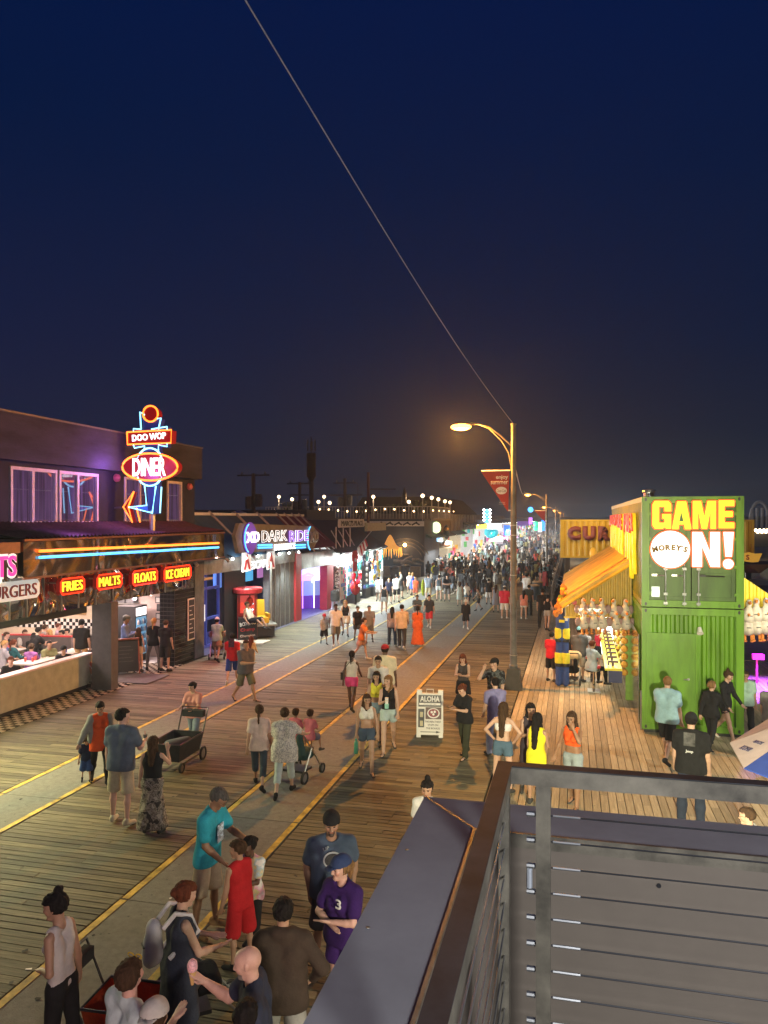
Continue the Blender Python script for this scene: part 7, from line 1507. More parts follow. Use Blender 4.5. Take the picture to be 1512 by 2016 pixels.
# ================================================================== ALOHA A-FRAME
bA = gp(850, 1452); al = empty('aloha_board', gp(846, 1452), face_yaw(gp(846, 1452), -10) + R(8), 'white A-frame sign reading ALOHA with a fruit bowl picture', 'sign board')
hA = 1.13; wA = .62; tA = Matrix.Rotation(R(-9), 4, 'X')
for s_, nm in ((1, 'front_panel'), (-1, 'rear_panel')):
    Mx = Matrix.Translation((0, 0 if s_ > 0 else .42, 0)) @ Matrix.Rotation(R(-10 * s_), 4, 'X')
    f_ = MB().box((-wA / 2, -.02, .06), (wA / 2, .02, 1.0), M=Mx).box((-wA / 2, -.02, 0), (-wA / 2 + .1, .02, .06), M=Mx).box((wA / 2 - .1, -.02, 0), (wA / 2, .02, .06), M=Mx).box((-wA / 2, -.02, 1.0), (-wA / 2 + .12, .02, 1.08), M=Mx).box((wA / 2 - .12, -.02, 1.0), (wA / 2, .02, 1.08), M=Mx).build(nm, pm('plastic_white', (.62, .60, .56), .45, var=.05), al)
    if s_ > 0:
        MB().tube([Mx @ Vector(p) for p in ((-.08, 0, 1.0), (-.08, 0, 1.10), (.08, 0, 1.10), (.08, 0, 1.0))], .014, 6).build('handle', MATS['plastic_white'], al)
        E = Mx @ Matrix.Translation((0, -.022, 0)) @ Matrix.Rotation(R(90), 4, 'X')
        MB().box((-.27, -.026, .70), (.27, -.021, .97), M=Mx).build('black_header', M_blk, al)
        text('lettering', 'ALOHA', 1, None, 'Y', M_white, al, .003, .03, width=.46, height=.13, M=Mx @ Matrix.Translation((0, -.027, .88)) @ Matrix.Rotation(R(90), 4, 'X'))
        MB().box((-.25, -.03, .74), (.25, -.027, .785), M=Mx).build('white_strip', M_white, al); text('lettering', 'SMOOTHIE CAFE', 1, None, 'Y', M_blk, al, .001, .0, width=.3, height=.022, M=Mx @ Matrix.Translation((0, -.031, .762)) @ Matrix.Rotation(R(90), 4, 'X'))
        MB().box((-.10, -.026, .42), (.27, -.021, .69), M=Mx).build('picture_panel', pm('picture_brown', (.09, .05, .045), .5, var=.3, scale=30), al)
        MB().lathe([(.145, 0), (.145, .004)], (0, 0, 0), 24, Mx @ Matrix.Translation((.085, -.027, .555)) @ Matrix.Rotation(R(90), 4, 'X') @ Matrix.Diagonal((1, .8, 1, 1))).build('bowl', M_white, al); MB().lathe([(.12, 0), (.12, .004)], (0, 0, 0), 20, Mx @ Matrix.Translation((.085, -.031, .56)) @ Matrix.Rotation(R(90), 4, 'X') @ Matrix.Diagonal((1, .78, 1, 1))).build('fruit', pm('berry', (.22, .03, .04), .5, var=.4, scale=40), al)
        for dx_, dz_ in ((-.04, .02), (.03, .03), (.0, -.03), (.06, -.02)): MB().lathe([(.028, 0), (.028, .003)], (0, 0, 0), 10, Mx @ Matrix.Translation((.085 + dx_, -.036, .56 + dz_)) @ Matrix.Rotation(R(90), 4, 'X')).build('banana_slice', M_white if dx_ < .05 else M_dgrey, al)
        for z in (.5, .3): MB().box((-.27, -.026, z - .07), (-.13, -.021, z + .15), M=Mx).build('drink_picture', M_dgrey, al); MB().box((-.23, -.03, z - .04), (-.16, -.027, z + .08), M=Mx).build('drink', pm('smoothie', (.45, .4, .25), .5), al)
        for s2, z in (('THE HEALTHIEST', .36), ('STUFF ON', .285), ('THE BOARDS', .21)): text('lettering', s2, 1, None, 'Y', M_blk, al, .001, .012, width={'THE HEALTHIEST': .38, 'STUFF ON': .24, 'THE BOARDS': .32}[s2], height=.042, M=Mx @ Matrix.Translation((.075, -.022, z)) @ Matrix.Rotation(R(90), 4, 'X'))
        MB().box((-.22, -.026, .12), (.16, -.021, .135), M=Mx).add([Mx @ Vector(p) for p in ((.15, -.026, .10), (.25, -.026, .128), (.15, -.026, .155))], [(0, 1, 2)]).build('arrow', M_blk, al)
# ================================================================== OUR BALCONY
M_cop = pm('coping_grey', (.30, .30, .31), .8, var=.13, scale=2.2, spec=.05); M_rail2 = pm('stainless_rail', (.15, .135, .10), .5, .25, var=.45, scale=7, stretch=(1, 1, 1)); M_railt = pm('dark_rail_top', (.022, .025, .028), .7, .0, var=.5, scale=9); M_par = pm('parapet_panel', (.185, .155, .12), .5, .1, var=.05)
KX = CT
DC = 1.10; zc = H - DC; xo, xi = -.571, -.335; Yi = gp(1040, 1645, zc).y; Yo = gp(1050, 1587, zc).y
bld = empty('balcony_building', (0, 0, 0), 0, 'grey coped balcony parapet and beige inner wall of the building in the foreground', 'building')
MB().box((xo, -3, zc - .04), (xi, Yo, zc)).box((xi, Yi, zc - .04), (7, Yo, zc)).build('coping', M_cop, bld)
MB().box((xi - .008, -3, zc - .06), (xi + .003, Yi + .0075, zc + .006)).box((xi - .001, Yi - .003, zc - .045), (7, Yi + .008, zc + .0045)).build('coping_edge', M_rail2, bld)
MB().add([(xi, Yi, zc + .003), (xo, Yo, zc + .003), (xo + .006, Yo, zc + .003), (xi + .006, Yi, zc + .003)], [(0, 3, 2, 1)]).build('mitre_joint', M_blk, bld)
MB().box((xo + .06, -3, 2.6), (xi - .012, Yo - .06, zc - .04)).box((xi - .012, Yi + .012, 2.6), (7, Yo - .06, zc - .04)).build('parapet_wall', M_par, bld)
MB().box((xo + .06, -3, 0), (7, Yo - .06, 2.6)).build('lower_storey', pm('shop_wall_tan', (.3, .26, .2), .7), bld)
MB().box((xi, -3, 2.6), (7, Yi, 3.1)).build('balcony_floor', pm('balcony_floor', (.12, .115, .11), .8), bld)
for x in (.35, 1.3, 2.2): MB().lathe([(.008, 0), (.008, .004)], (0, 0, 0), 8, Matrix.Translation((x * .8, Yi + .012, zc - .12 - .01)) @ Matrix.Rotation(R(90), 4, 'X')).build('rivet', M_blk, bld)
for y in (.55, 1.0, 1.5, 2.0, 2.5): MB().lathe([(.006, 0), (.005, .002)], (xo + .035, y, zc), 8).build('rivet', M_rail2, bld)
rl_ = empty('balcony_railing', (0, 0, 0), 0, 'stainless balcony railing with square posts and thin horizontal cables in the foreground', 'railing')
DR = .75; zr_ = H - DR; rx0, rx1 = -.2236, -.181; yr = gp(1010, 1511, zr_).y; S_ = .045
MB().box((rx0, -1, zr_ - .05), (rx1, yr, zr_ - .001)).build('side_rail', M_rail2, rl_); MB().box((rx0 - .001, -1, zr_), (rx1 + .001, yr + .001, zr_ + .003)).build('rail_top', M_railt, rl_)  # rail top coloured darker than the rail sides
MB().box((rx0, yr, zr_ - .05), (7, yr + S_, zr_ - .001)).build('front_rail', M_rail2, rl_); MB().box((rx0 - .001, yr + .001, zr_), (7, yr + S_ + .001, zr_ + .003)).build('rail_top', M_railt, rl_)
pz = zr_ - .05
def rpost(x, y, sx=.045, sy=.02): MB().box((x, y, 3.1), (x + sx, y + sy, pz)).build('post', M_rail2, rl_)
xp0 = XY(1055, yr + .01); rpost(xp0, yr + .008, XY(1084, yr + .01) - xp0, .04); rpost(xp0 + 1.5, yr + .008); rpost(rx0 + .01, yr - .06, .03, .06); rpost(rx0 + .012, 1.2, .02, .045); rpost(rx0 + .012, .1, .02, .045)
for k in range(12):
    z = gp(1055, 1598.5, 0).z * 0 + H - (1598.5 - HY) * (yr + .02) / CT / FPX * 0 - 0
    zq = yp(1090, 1606 + k * 51, yr + .03).z
    if zq < 3.15: break
    MB().tube([(xp0 - .02, yr + .028, zq), (5, yr + .028, zq)], .0028, 5).build('cable', M_blk, rl_); MB().tube([(xp0 - .028, yr + .028, zq), (xp0 - .002, yr + .028, zq)], .009, 8).tube([(xp0 + .05, yr + .028, zq), (xp0 + .13, yr + .028, zq)], .0045, 6).build('cable_fitting', M_steel, rl_)
    MB().tube([(rx1 - .015, -1, zq), (rx1 - .015, yr - .01, zq)], .0028, 5).build('cable', M_steel, rl_)
MB().tube([(xp0 - .02, yr + .028, yp(1050, 1708, yr + .03).z), (xp0 - .02, yr + .028, yp(1050, 1747, yr + .03).z)], .009, 8).build('turnbuckle', pm('fitting_white', (.6, .65, .7), .3, .5, var=0), rl_)
# assumed, unseen porch lamp behind the camera, lighting the parapet wall and coping
lamp('AREA', (1.5, -1.4, 5.25), 210, (.95, .95, 1), .7, aim((1.5, -1.4, 5.25), (.7, 2.6, 3.7)), name='assumed_porch_light')
por = empty('assumed_porch_lamp', (1.5, -1.5, 5.28), 0, 'assumed porch lamp on the balcony wall behind the viewer', 'lamp'); MB().lathe([(.02, .2), (.15, .05), (.17, 0)], (0, 0, 0), 12).build('shade', M_blk, por)
# umbrella bottom right
um = empty('stand_umbrella', (0, 0, 0), 0, 'white and royal blue umbrella with KOHR BROS lettering at the lower right', 'umbrella'); uz = 2.25
V8 = [gp(a, b, uz) for a, b in ((1437, 1462), (1465, 1512), (1585, 1558), (1760, 1540), (1810, 1450), (1700, 1385), (1545, 1395))]; top_ = gp(1650, 1385, 2.85); cen = top_
M_uw = pm('umbrella_white', (.50, .44, .47), .8, var=.1, scale=3); M_ub = pm('umbrella_blue', (.012, .045, .26), .8)
for k in range(7):
    A, B = V8[k], V8[(k + 1) % 7]; nn = Vector((0, 0, -.012)); MB().add([A, B, top_, A + nn, B + nn, top_ + nn], [(0, 1, 2), (5, 4, 3), (0, 3, 4, 1)]).build('canopy_panel', M_uw if k % 2 == 0 else M_ub, um)
MB().tube([(cen.x, cen.y, 0), (cen.x, cen.y, uz + .6)], .03, 8).build('pole', M_steel, um)

# assumed, unseen flood lamps on the outer faces of the building we stand on, and an assumed flood pole on the right
def flood(p, to, e, c, l_, kind='SPOT', **kw):
    o = empty('assumed_flood_lamp', p, 0, l_, 'lamp'); MB().box((-.12, -.05, .0), (.12, .05, .14)).box((-.02, -.02, .14), (.02, .02, .22)).build('housing', M_blk, o)
    lamp(kind, Vector(p) + Vector((0, 0, -.04)), e, c, rot=aim(p, to), name='assumed_flood_light', **kw)
flood((.9, Yo + .25, 3.75), (2.9, 19, .9), 9000, (1, .90, .55), 'assumed flood lamp under the front coping aimed at the containers', size=.08, spot=R(72), blend=.8)  # unseen lamp, assumed and added to brighten the container fronts
flood((1.6, Yo + .3, 2.6), (1.2, 9, 0), 1500, (1, .90, .64), 'assumed flood lamp over the counter below the balcony', size=.2, spot=R(130), blend=.8)  # assumed source out of view that lights the near deck
flood((-.8, 1.6, 2.75), (-4.6, 7.5, 0), 440, (1, .84, .74), 'assumed flood lamp on the street side below the balcony', size=.2, spot=R(150), blend=.8)  # unseen lamp assumed here to brighten the near boards and people
flood((-.8, -.6, 2.75), (-4.5, 4.5, .8), 330, (1, .42, .38), 'assumed reddish lamp on the street side below the balcony', size=.2, spot=R(150), blend=.8)  # assumed pinkish source, added to redden the light on the near people
flood((8.4, 14.5, 5.0), (4.2, 14.5, 0), 1900, (1, .92, .72), 'assumed flood lamp on the pole right of the side deck', size=.12, spot=R(130), blend=.7)  # unseen lamp assumed from the shadows falling left on the deck
MB().tube([(8.5, 14.6, 0), (8.5, 14.6, 5.2)], .06, 8).build('assumed_flood_pole', M_lp); tag(bpy.data.objects['assumed_flood_pole'], 'assumed steel pole carrying the flood lamp right of the side deck', 'pole')  # made-up support for the assumed lamp
A, B = V8[0], V8[1]; e1 = (top_ - A.lerp(B, .5)).normalized(); nz_ = (B - A).cross(top_ - A).normalized(); nz_ = nz_ if nz_.z > 0 else -nz_
Mk = Matrix((e1.cross(nz_), e1, nz_)).transposed().to_4x4(); Mk.translation = A.lerp(B, .5).lerp(top_, .10) + nz_ * .012
text('lettering', 'KOHR', 1, None, 'Y', pm('kohr_navy', (.02, .03, .12), .7, var=0), um, .002, .015, width=.24, height=.085, M=Mk); Mk2 = Mk.copy(); Mk2.translation = A.lerp(B, .5).lerp(top_, .22) + nz_ * .012; text('lettering', 'BROS', 1, None, 'Y', MATS['kohr_navy'], um, .002, .01, width=.2, height=.06, M=Mk2)
hz = bpy.data.materials.new('evening_haze'); hz.use_nodes = True; hn = hz.node_tree; hn.nodes.clear(); ho = hn.nodes.new('ShaderNodeOutputMaterial'); hv = hn.nodes.new('ShaderNodeVolumePrincipled'); hv.inputs['Density'].default_value = .0009; hv.inputs['Color'].default_value = (.72, .85, 1.0, 1); hv.inputs['Anisotropy'].default_value = .5
hn.links.new(hv.outputs[0], ho.inputs['Volume']); o = MB().box((-62, -8, -3.6), (40, 430, 13)).build('haze', hz); tag(o, kind='stuff')
# ================================================================== PEOPLE IN VIEW
N = dict(near=True, res=.014)
BK, WH, NV = (.015, .015, .017), (.55, .53, .50), (.02, .025, .055)
def held(I, side, mbd, name, m):   # small thing in a hand, kept as a child piece of what the person carries
    o = mbd.build(name, m); return o
def item(I, side, name, label, cat, off=(0, 0, 0)):
    p = I['root'].matrix_world if False else Matrix.Translation(I['root'].location) @ Matrix.Rotation(I['root'].rotation_euler[2], 4, 'Z')
    c = p @ Vector(I['hands'][side]) + Vector(off); return empty(name, c, I['root'].rotation_euler[2], label, cat)
# --- foreground, bottom left
I = person('woman in grey tank top and black trousers with high dark bun, bottom left', 122, 1762, None, -125, 1.72, sex='f', skin='m', hair='topbun', hc='black', top='tank', tc=(.50, .47, .46), bot='leggings', bc=BK, pose='hold', over=dict(aR=(-8, 12, 8, 10), aL=(-10, 10, 85, 40), lL=(4, 3, 4), lR=(-4, 3, 4)), head=(15, 12), shoe=BK, **N)
I = person('woman in dark navy dress with auburn hair and a white backpack', 352, 1742, None, 105, 1.68, sex='f', skin='l', hair='bun', hc='auburn', top='dress', tc=(.035, .04, .06), wd=1.28, pose='hold2', head=(8, 14), loose=.6, over=dict(aL=(20, 12, 70, 35), aR=(22, 12, 66, 35)), **N)
bp = empty('backpack', I['root'].location, I['root'].rotation_euler[2], 'white and grey backpack worn by the woman in the navy dress', 'backpack')
M_bp = pm('backpack_white', (.55, .54, .56), .7, var=.1); F = Field(.013, .04); F.add([0, .23, 1.12], [0, .23, 1.32], .12, .10, .7, [0, 1, 0]); F.add([0, .28, 1.08], [0, .28, 1.18], .09, .08, .6, [0, 1, 0]); P, Q = surf(*F.solve()); link(bpy.data.objects.new('bag', np_mesh('bag', [(P, Q, 0)], [M_bp])), bp)
for s_ in (-1, 1): MB().tube([(s_ * .10, .17, 1.36), (s_ * .115, .06, 1.475), (s_ * .125, -.08, 1.43), (s_ * .135, -.15, 1.28), (s_ * .12, .12, 1.08)], .022, 6).build('strap', M_bp, bp)
MB().tube([(-.05, .33, 1.2), (.05, .33, 1.2)], .008, 5).build('zip', M_dgrey, bp)
I = person('grey haired man in pale blue tee with sunglasses on his head, at the bottom', 248, 1898, None, 118, 1.78, skin='p', hair='short', hc='brown', tc=(.48, .58, .60), wd=1.15, head=(25, -10), pose='hold', **N)
W_ = I['W']; gl = MB()
for s_ in (-1, 1): gl.tube([W_(s_ * .035 + .026 * math.cos(t), .075, .115 + .018 * math.sin(t)) for t in [i * PI / 4 for i in range(9)]], .005, 5)
o = gl.build('sunglasses', pm('amber_glasses', (.5, .35, .05), .2, var=0), I['root'])
person('person in a black and white patterned cap at the bottom edge', 296, 1985, None, 150, 1.70, skin='m', hair='short', hc='brown', hat='cap', hatc=(.45, .44, .42), tc=(.3, .3, .3), hatback=True, **N)
I = person('bald man in navy tee holding up a pink ice cream cone', 505, 1866, None, -95, 1.80, skin='p', hair=None, tc=(.028, .035, .065), wd=1.22, pose='hold', over=dict(aR=(48, 12, 88, 15), aL=(-5, 12, 20, 10)), head=(-5, 12), beard=True, hc='grey', loose=.5, **N)
ic = item(I, -1, 'ice_cream', 'pink sprinkled ice cream in a wafer cone held by the bald man', 'ice cream'); MB().lathe([(.012, -.09), (.032, .02)], (0, 0, 0), 12).build('cone', pm('wafer', (.6, .38, .15), .8), ic); MB().ball((0, 0, .055), .042, 12, 8, (1, 1, 1.35)).build('scoop', pm('pink_ice', (.75, .42, .48), .5, var=.35, scale=60), ic)
I = person('dark haired person partly cut off at the bottom edge beside the ice cream', 482, 1982, None, 170, 1.62, skin='p', hair='short', hc='black', tc=(.6, .3, .3), **N)
I = person('man with short dark hair in loose brown hoodie, hand on hip, seen from behind', 556, 1778, None, 172, 1.74, skin='m', hair='short', hc='black', top='long', tc=(.045, .032, .025), loose=.9, wd=1.1, pose='hips', over=dict(aL=(-6, 14, 30, 30), aR=(-14, 38, 80, 50)), bc=(.25, .25, .24), **N)
I = person('grey haired man in turquoise tee and khaki shorts looking down at his hand', 408, 1562, 1836, 62, 1.80, skin='t', hair='short', hc='grey', tc=(.03, .33, .44), bc=(.42, .34, .24), pose='hold', over=dict(aL=(28, 10, 50, 30), aR=(6, 8, 42, 30)), head=(10, 38), glasses=True, shoe=(.22, .13, .06), lean=7, loose=.7, wd=1.06, **N)
MB().box((.02, -.150, 1.14), (.17, -.1445, 1.34), M=Matrix.Rotation(0, 4, 'Z')).build('shirt_print', pm('print_scene', (.45, .55, .65), .8, var=.9, scale=30), I['root']).location = (-.09, -.03, .02)
text('print_lettering', 'SUNSET', 1, Vector((0, -.182, 1.17)), 'Y', pm('print_pale', (.7, .72, .75), .8, var=0), I['root'], .003, .02, width=.17, height=.045)
I = person('boy in red sleeveless shirt and red black shorts with black slip-on shoes', 474, 1662, 1905, -140, 1.42, skin='m', hair='short', hc='brown', top='jersey', tc=(.42, .015, .02), bc=(.40, .015, .02), shoe=BK, pose='stand', head=(30, 5), **N)
I = person('girl in pink and white tie-dye top and black leggings with a dark bun', 496, 1648, None, -30, 1.36, sex='f', skin='d', hair='bun', hc='black', top='tee', tc=WH, tp='tiedye', bot='leggings', bc=BK, pose='phone', head=(-20, 15), **N)
I = person('bearded man in black cap and slate blue tee facing the viewer', 652, 1598, None, 5, 1.80, skin='m', hair='short', hc='black', hat='cap', hatc=(.02, .02, .022), hatback=True, tc=(.07, .10, .16), bc=(.05, .05, .06), beard=True, wd=1.18, pose='back', loose=.6, head=(-5, 8), **N)
MB().lathe([(.105, 0), (.105, .004)], (0, 0, 0), 20, Matrix.Translation((.0, -.172, 1.33)) @ Matrix.Rotation(R(82), 4, 'X') @ Matrix.Diagonal((1, .85, 1, 1))).build('shirt_print', pm('print_light', (.35, .38, .42), .8, var=0), I['root']); MB().lathe([(.088, 0), (.088, .004)], (0, 0, 0), 20, Matrix.Translation((.0, -.176, 1.33)) @ Matrix.Rotation(R(82), 4, 'X') @ Matrix.Diagonal((1, .8, 1, 1))).build('shirt_print', pm('print_dark', (.03, .03, .035), .8, var=.6, scale=60), I['root'])
text('print_lettering', 'UP', 1, Vector((-.07, -.172, 1.46)), 'Y', MATS['print_light'], I['root'], .003, .02, width=.07, height=.04, tilt=.3)
I = person('woman in navy cap and purple tee with folded arms looking left', 678, 1686, None, -38, 1.68, sex='f', skin='p', hair='pony', hc='dblond', hat='cap', hatc=(.03, .05, .13), tc=(.035, .012, .10), top='tee', bot='shorts', bc=(.035, .012, .10), wd=1.22, pose='crossed', head=(-22, 4), loose=.7, **N)
text('print_lettering', '3', 1, Vector((.085, -.205, 1.30)), 'Y', MATS['print_pale'], I['root'], .004, .02, width=.07, height=.10)
I = person('woman with topknot in white tee behind the end of the grey parapet', 843, 1535, None, -20, 1.62, sex='f', skin='m', hair='topbun', hc='black', tc=(.6, .6, .6), bot='shorts', head=(10, 10), wd=1.1, **N)
# --- left middle ground
I = person('woman in orange top and grey jacket leading a small boy by the hand', 197, 1378, 1542, 8, None, sex='f', skin='m', hair='bun', hc='black', top='tunic', tc=(.60, .08, .02), bot='leggings', bc=BK, pose='leadL', wd=1.12, head=(-15, 22), shoe=BK, **N)
F = Field(.016, .03); a_ = I['arms']
for s_ in (-1, 1): F.add(I['chest'] + np.array([s_ * .17, .0, .1]), I['pel'] + np.array([s_ * .16, -.01, .0]), .065, .07); F.add(a_[s_][0], a_[s_][1], .075, .062); F.add(a_[s_][1], a_[s_][2], .06, .045)
F.add(I['chest'] + np.array([-.1, .09, .1]), I['pel'] + np.array([-.09, .10, .0]), .07, .08); F.add(I['chest'] + np.array([.1, .09, .1]), I['pel'] + np.array([.09, .10, .0]), .07, .08); P, Q = surf(*F.solve()); link(bpy.data.objects.new('jacket', np_mesh('jacket', [(P, Q, 0)], [cloth((.20, .20, .20))])), I['root'])
I = person('small curly haired boy in navy tee and blue shorts holding a hand', 170, 1452, 1540, 10, None, skin='m', hair='afro', hc='brown', tc=(.02, .03, .07), bc=(.03, .07, .22), pose='leadR', over=dict(aR=(-5, 12, 10, 5), aL=(95, 60, 10, 5)), head=(-10, 25), shoe=BK, near=True, res=.013)
I = person('man in slate blue shirt and khaki shorts with pale loafers seen from behind', 238, 1400, 1622, 150, 1.90, skin='p', hair='short', hc='black', tc=(.10, .13, .18), bc=(.46, .40, .29), shoe=(.55, .50, .40), pose='hold', over=dict(aL=(-2, 8, 10, 5), aR=(20, 14, 80, 20)), wd=1.12, loose=.7, head=(-35, 0), **N)
cpp = item(I, -1, 'drink_cup', 'small dark cup held by the man in the slate blue shirt', 'cup'); MB().lathe([(.028, -.05), (.036, .06)], (0, 0, 0), 12).build('cup', M_dgrey, cpp); MB().tube([(0, 0, .05), (.01, 0, .12)], .004, 5).build('straw', M_red, cpp)
I = person('woman with long brown hair in black tank top and long patterned skirt', 300, 1452, 1640, 165, None, sex='f', skin='l', hair='long', hc='brown', top='tank', tc=BK, bot='longskirt', bc=(.3, .28, .22), bp='snake', pose='stand', over=dict(aR=(40, 20, 110, 10), aL=(0, 10, 12, 10)), wd=1.15, head=(-20, 0), **N)
I = person('woman with glasses in tan top and jeans pushing a grey wagon', 382, 1340, 1474, -28, None, sex='f', skin='l', hair='bun', hc='black', tc=(.45, .20, .18), bot='pants', bc=(.16, .20, .25), pose='push', wd=1.2, glasses=True, head=(-18, 14), **N)
I = person('man in bright red tee and blue shorts seen from behind', 457, 1246, 1346, 170, None, skin='l', hair='short', hc='black', tc=(.50, .02, .03), bc=(.02, .05, .22), shoe=WH, pose='walk2', res=.016)
MB().box((-.09, .135, 1.15), (.09, .14, 1.42)).build('shirt_print', pm('print_navy', (.08, .03, .06), .8, var=.3, scale=20), I['root'])
I = person('stout man in grey tee and olive shorts walking with a clear cup', 483, 1258, 1381, 40, None, skin='m', hair='short', hc='brown', tc=(.09, .09, .11), bc=(.13, .12, .08), pose='walk', over=dict(aR=(25, 10, 75, 30)), wd=1.32, loose=.6, head=(-45, 5), sandal=True, shoe=BK, res=.016)
person('blond girl in cream top just behind the man in grey tee', 494, 1253, 1325, 160, None, sex='f', skin='l', hair='long', hc='auburn', top='long', tc=(.55, .42, .25), bc=(.3, .3, .3), pose='walk', res=.016)
I = person('woman in mint scrubs top and tan shorts pushing a stroller by the arcade', 427, 1215, 1302, 165, None, sex='f', skin='m', hair='bun', hc='black', hat='cap', hatc=WH, tc=(.25, .42, .40), bc=(.25, .17, .10), shoe=BK, wd=1.15, pose='push', res=.016)
I = person('woman in pale pink shirt and rolled jeans with dark ponytail seen from behind', 510, 1386, 1552, 172, None, sex='f', skin='m', hair='pony', hc='brown', tc=(.58, .46, .42), bot='capri', bc=(.035, .05, .07), shoe=BK, pose='walk', over=dict(aR=(0, 10, 20, 10)), wd=1.1, head=(0, 10), **N)
I = person('stout woman in white floral tunic and pale capri trousers', 560, 1391, 1566, 172, None, sex='f', skin='l', hair='bun', hc='brown', top='tunic', tc=(.58, .56, .52), tp='floral', bot='capri', bc=(.40, .47, .48), shoe=BK, wd=1.32, pose='walk2', over=dict(aR=(40, 30, 30, 20)), loose=.6, head=(10, 10), **N)
I = person('woman in white tank top and bright pink shorts with black shoulder bag', 692, 1280, 1398, 165, None, sex='f', skin='d', hair='pony', hc='black', top='tank', tc=(.60, .55, .52), bot='short_shorts', bc=(.62, .06, .22), pose='walk', wd=1.1, res=.016)
bg_ = empty('shoulder_bag', I['root'].location, I['root'].rotation_euler[2], 'black shoulder bag of the woman in pink shorts', 'bag'); MB().box((.20, -.08, .82), (.27, .12, 1.02)).build('bag', M_blk, bg_); MB().tube([(.24, .05, 1.02), (.06, .17, 1.25), (-.12, .1, 1.46), (-.1, -.05, 1.44)], .01, 5).build('strap', M_blk, bg_)
person('broad man in white and yellow tee and red cap seen from behind', 757, 1268, 1415, 165, 1.86, skin='d', hair='short', hc='black', hat='cap', hatc=(.35, .02, .03), hatback=True, tc=(.62, .55, .40), bc=BK, wd=1.3, loose=.6, pose='stand', res=.016)
person('young man with dark hair in white tee walking towards the viewer', 745, 1292, 1425, -5, 1.72, skin='m', hair='short', hc='black', tc=(.60, .58, .58), bc=(.1, .1, .1), pose='walk', **N)
person('young woman in yellow crop top and denim shorts with a fringe', 742, 1319, 1462, -10, None, sex='f', skin='m', hair='long', hc='black', top='crop', tc=(.65, .60, .06), bot='short_shorts', bc=(.16, .22, .28), pose='walk', **N)
I = person('young woman with very long blond hair in black top and pale denim shorts', 765, 1326, 1481, 0, None, sex='f', skin='l', hair='vlong', hc='dblond', top='tank', tc=BK, bot='short_shorts', bc=(.38, .48, .48), pose='walk2', over=dict(aR=(30, 8, 85, 25)), sandal=True, head=(-30, 5), **N)
cpp = item(I, -1, 'mint_cup', 'white and mint paper cup held by the long haired blond woman', 'cup'); MB().lathe([(.03, -.06), (.04, .07)], (0, 0, 0), 12).build('cup', M_white, cpp); MB().lathe([(.04, -.16), (.045, -.06)], (0, 0, 0), 10).build('bag', pm('mint', (.25, .55, .48), .6), cpp)
I = person('young woman in white crop top and denim shorts carrying a green bottle', 722, 1363, 1520, 0, None, sex='f', skin='m', hair='long', hc='brown', top='bra', tc=(.62, .60, .56), bot='short_shorts', bc=(.05, .075, .12), pose='walk', over=dict(aR=(-6, 8, 8, 5), aL=(8, 14, 30, 20)), sandal=True, head=(10, 8), **N)
wb_ = item(I, -1, 'water_bottle', 'green metal water bottle carried by the woman in white crop top', 'bottle'); MB().lathe([(.037, -.30), (.04, -.28), (.04, -.08), (.022, -.04), (.022, 0)], (0, 0, 0), 14).build('bottle', pm('bottle_green', (.05, .25, .17), .4, var=0), wb_)
# --- around the A-frame
I = person('woman in black tee and dark green trousers looking at her phone', 915, 1346, 1492, -42, None, sex='f', skin='l', hair='bun', hc='auburn', tc=BK, bot='pants', bc=(.035, .037, .022), pose='phone', wd=1.14, head=(-5, 28), sandal=True, shoe=BK, loose=.3, **N)
ph = item(I, -1, 'phone', 'dark phone held by the woman in the black tee', 'phone'); MB().box((-.035, -.075, .01), (.035, .075, .02)).build('phone', M_blk, ph)
person('red haired young woman in dark vest standing behind the phone user', 912, 1313, 1410, -10, 1.62, sex='f', skin='l', hair='long', hc='auburn', top='tank', tc=(.06, .05, .05), bot='shorts', bc=BK, pose='phone', head=(0, 25), **N)
I = person('man in dark tie-dye tee and black cap holding a phone to his ear', 975, 1321, 1440, -25, 1.74, skin='l', hair='short', hc='black', tc=(.05, .05, .05), tp='darkdye', bot='pants', bc=BK, pose='ear', head=(-10, 0), hat='cap', hatc=BK, loose=.5, **N)
person('black haired youth in lavender tee beside the man in dark tie-dye', 976, 1352, 1488, -160, 1.66, skin='l', hair='short', hc='black', tc=(.20, .19, .36), bot='pants', bc=(.2, .22, .35), pose='hold', head=(10, 0), **N)
person('young woman with long brown hair, hands on hips, white tube top and denim shorts', 990, 1409, 1560, 165, 1.66, sex='f', skin='l', hair='vlong', hc='brown', top='tube', tc=(.60, .60, .62), bot='short_shorts', bc=(.07, .12, .18), pose='hips', head=(5, 5), **N)
person('black haired young woman in dark dress facing the viewer behind the yellow dress', 1044, 1391, 1560, 10, 1.66, sex='f', skin='m', hair='long', hc='black', top='dress', tc=(.05, .04, .05), pose='hold', **N)
person('young woman with long black hair in tight yellow dress seen from behind', 1056, 1422, 1588, 155, 1.64, sex='f', skin='m', hair='vlong', hc='black', top='dress', tc=(.68, .62, .03), pose='hold', head=(10, 5), **N)
person('young woman in orange crop top and denim shorts with a hand at her forehead', 1128, 1408, 1590, -28, 1.70, sex='f', skin='t', hair='vlong', hc='brown', top='crop', tc=(.72, .10, .02), bot='short_shorts', bc=(.26, .31, .34), pose='face', head=(5, 8), wd=1.05, sandal=True, **N)
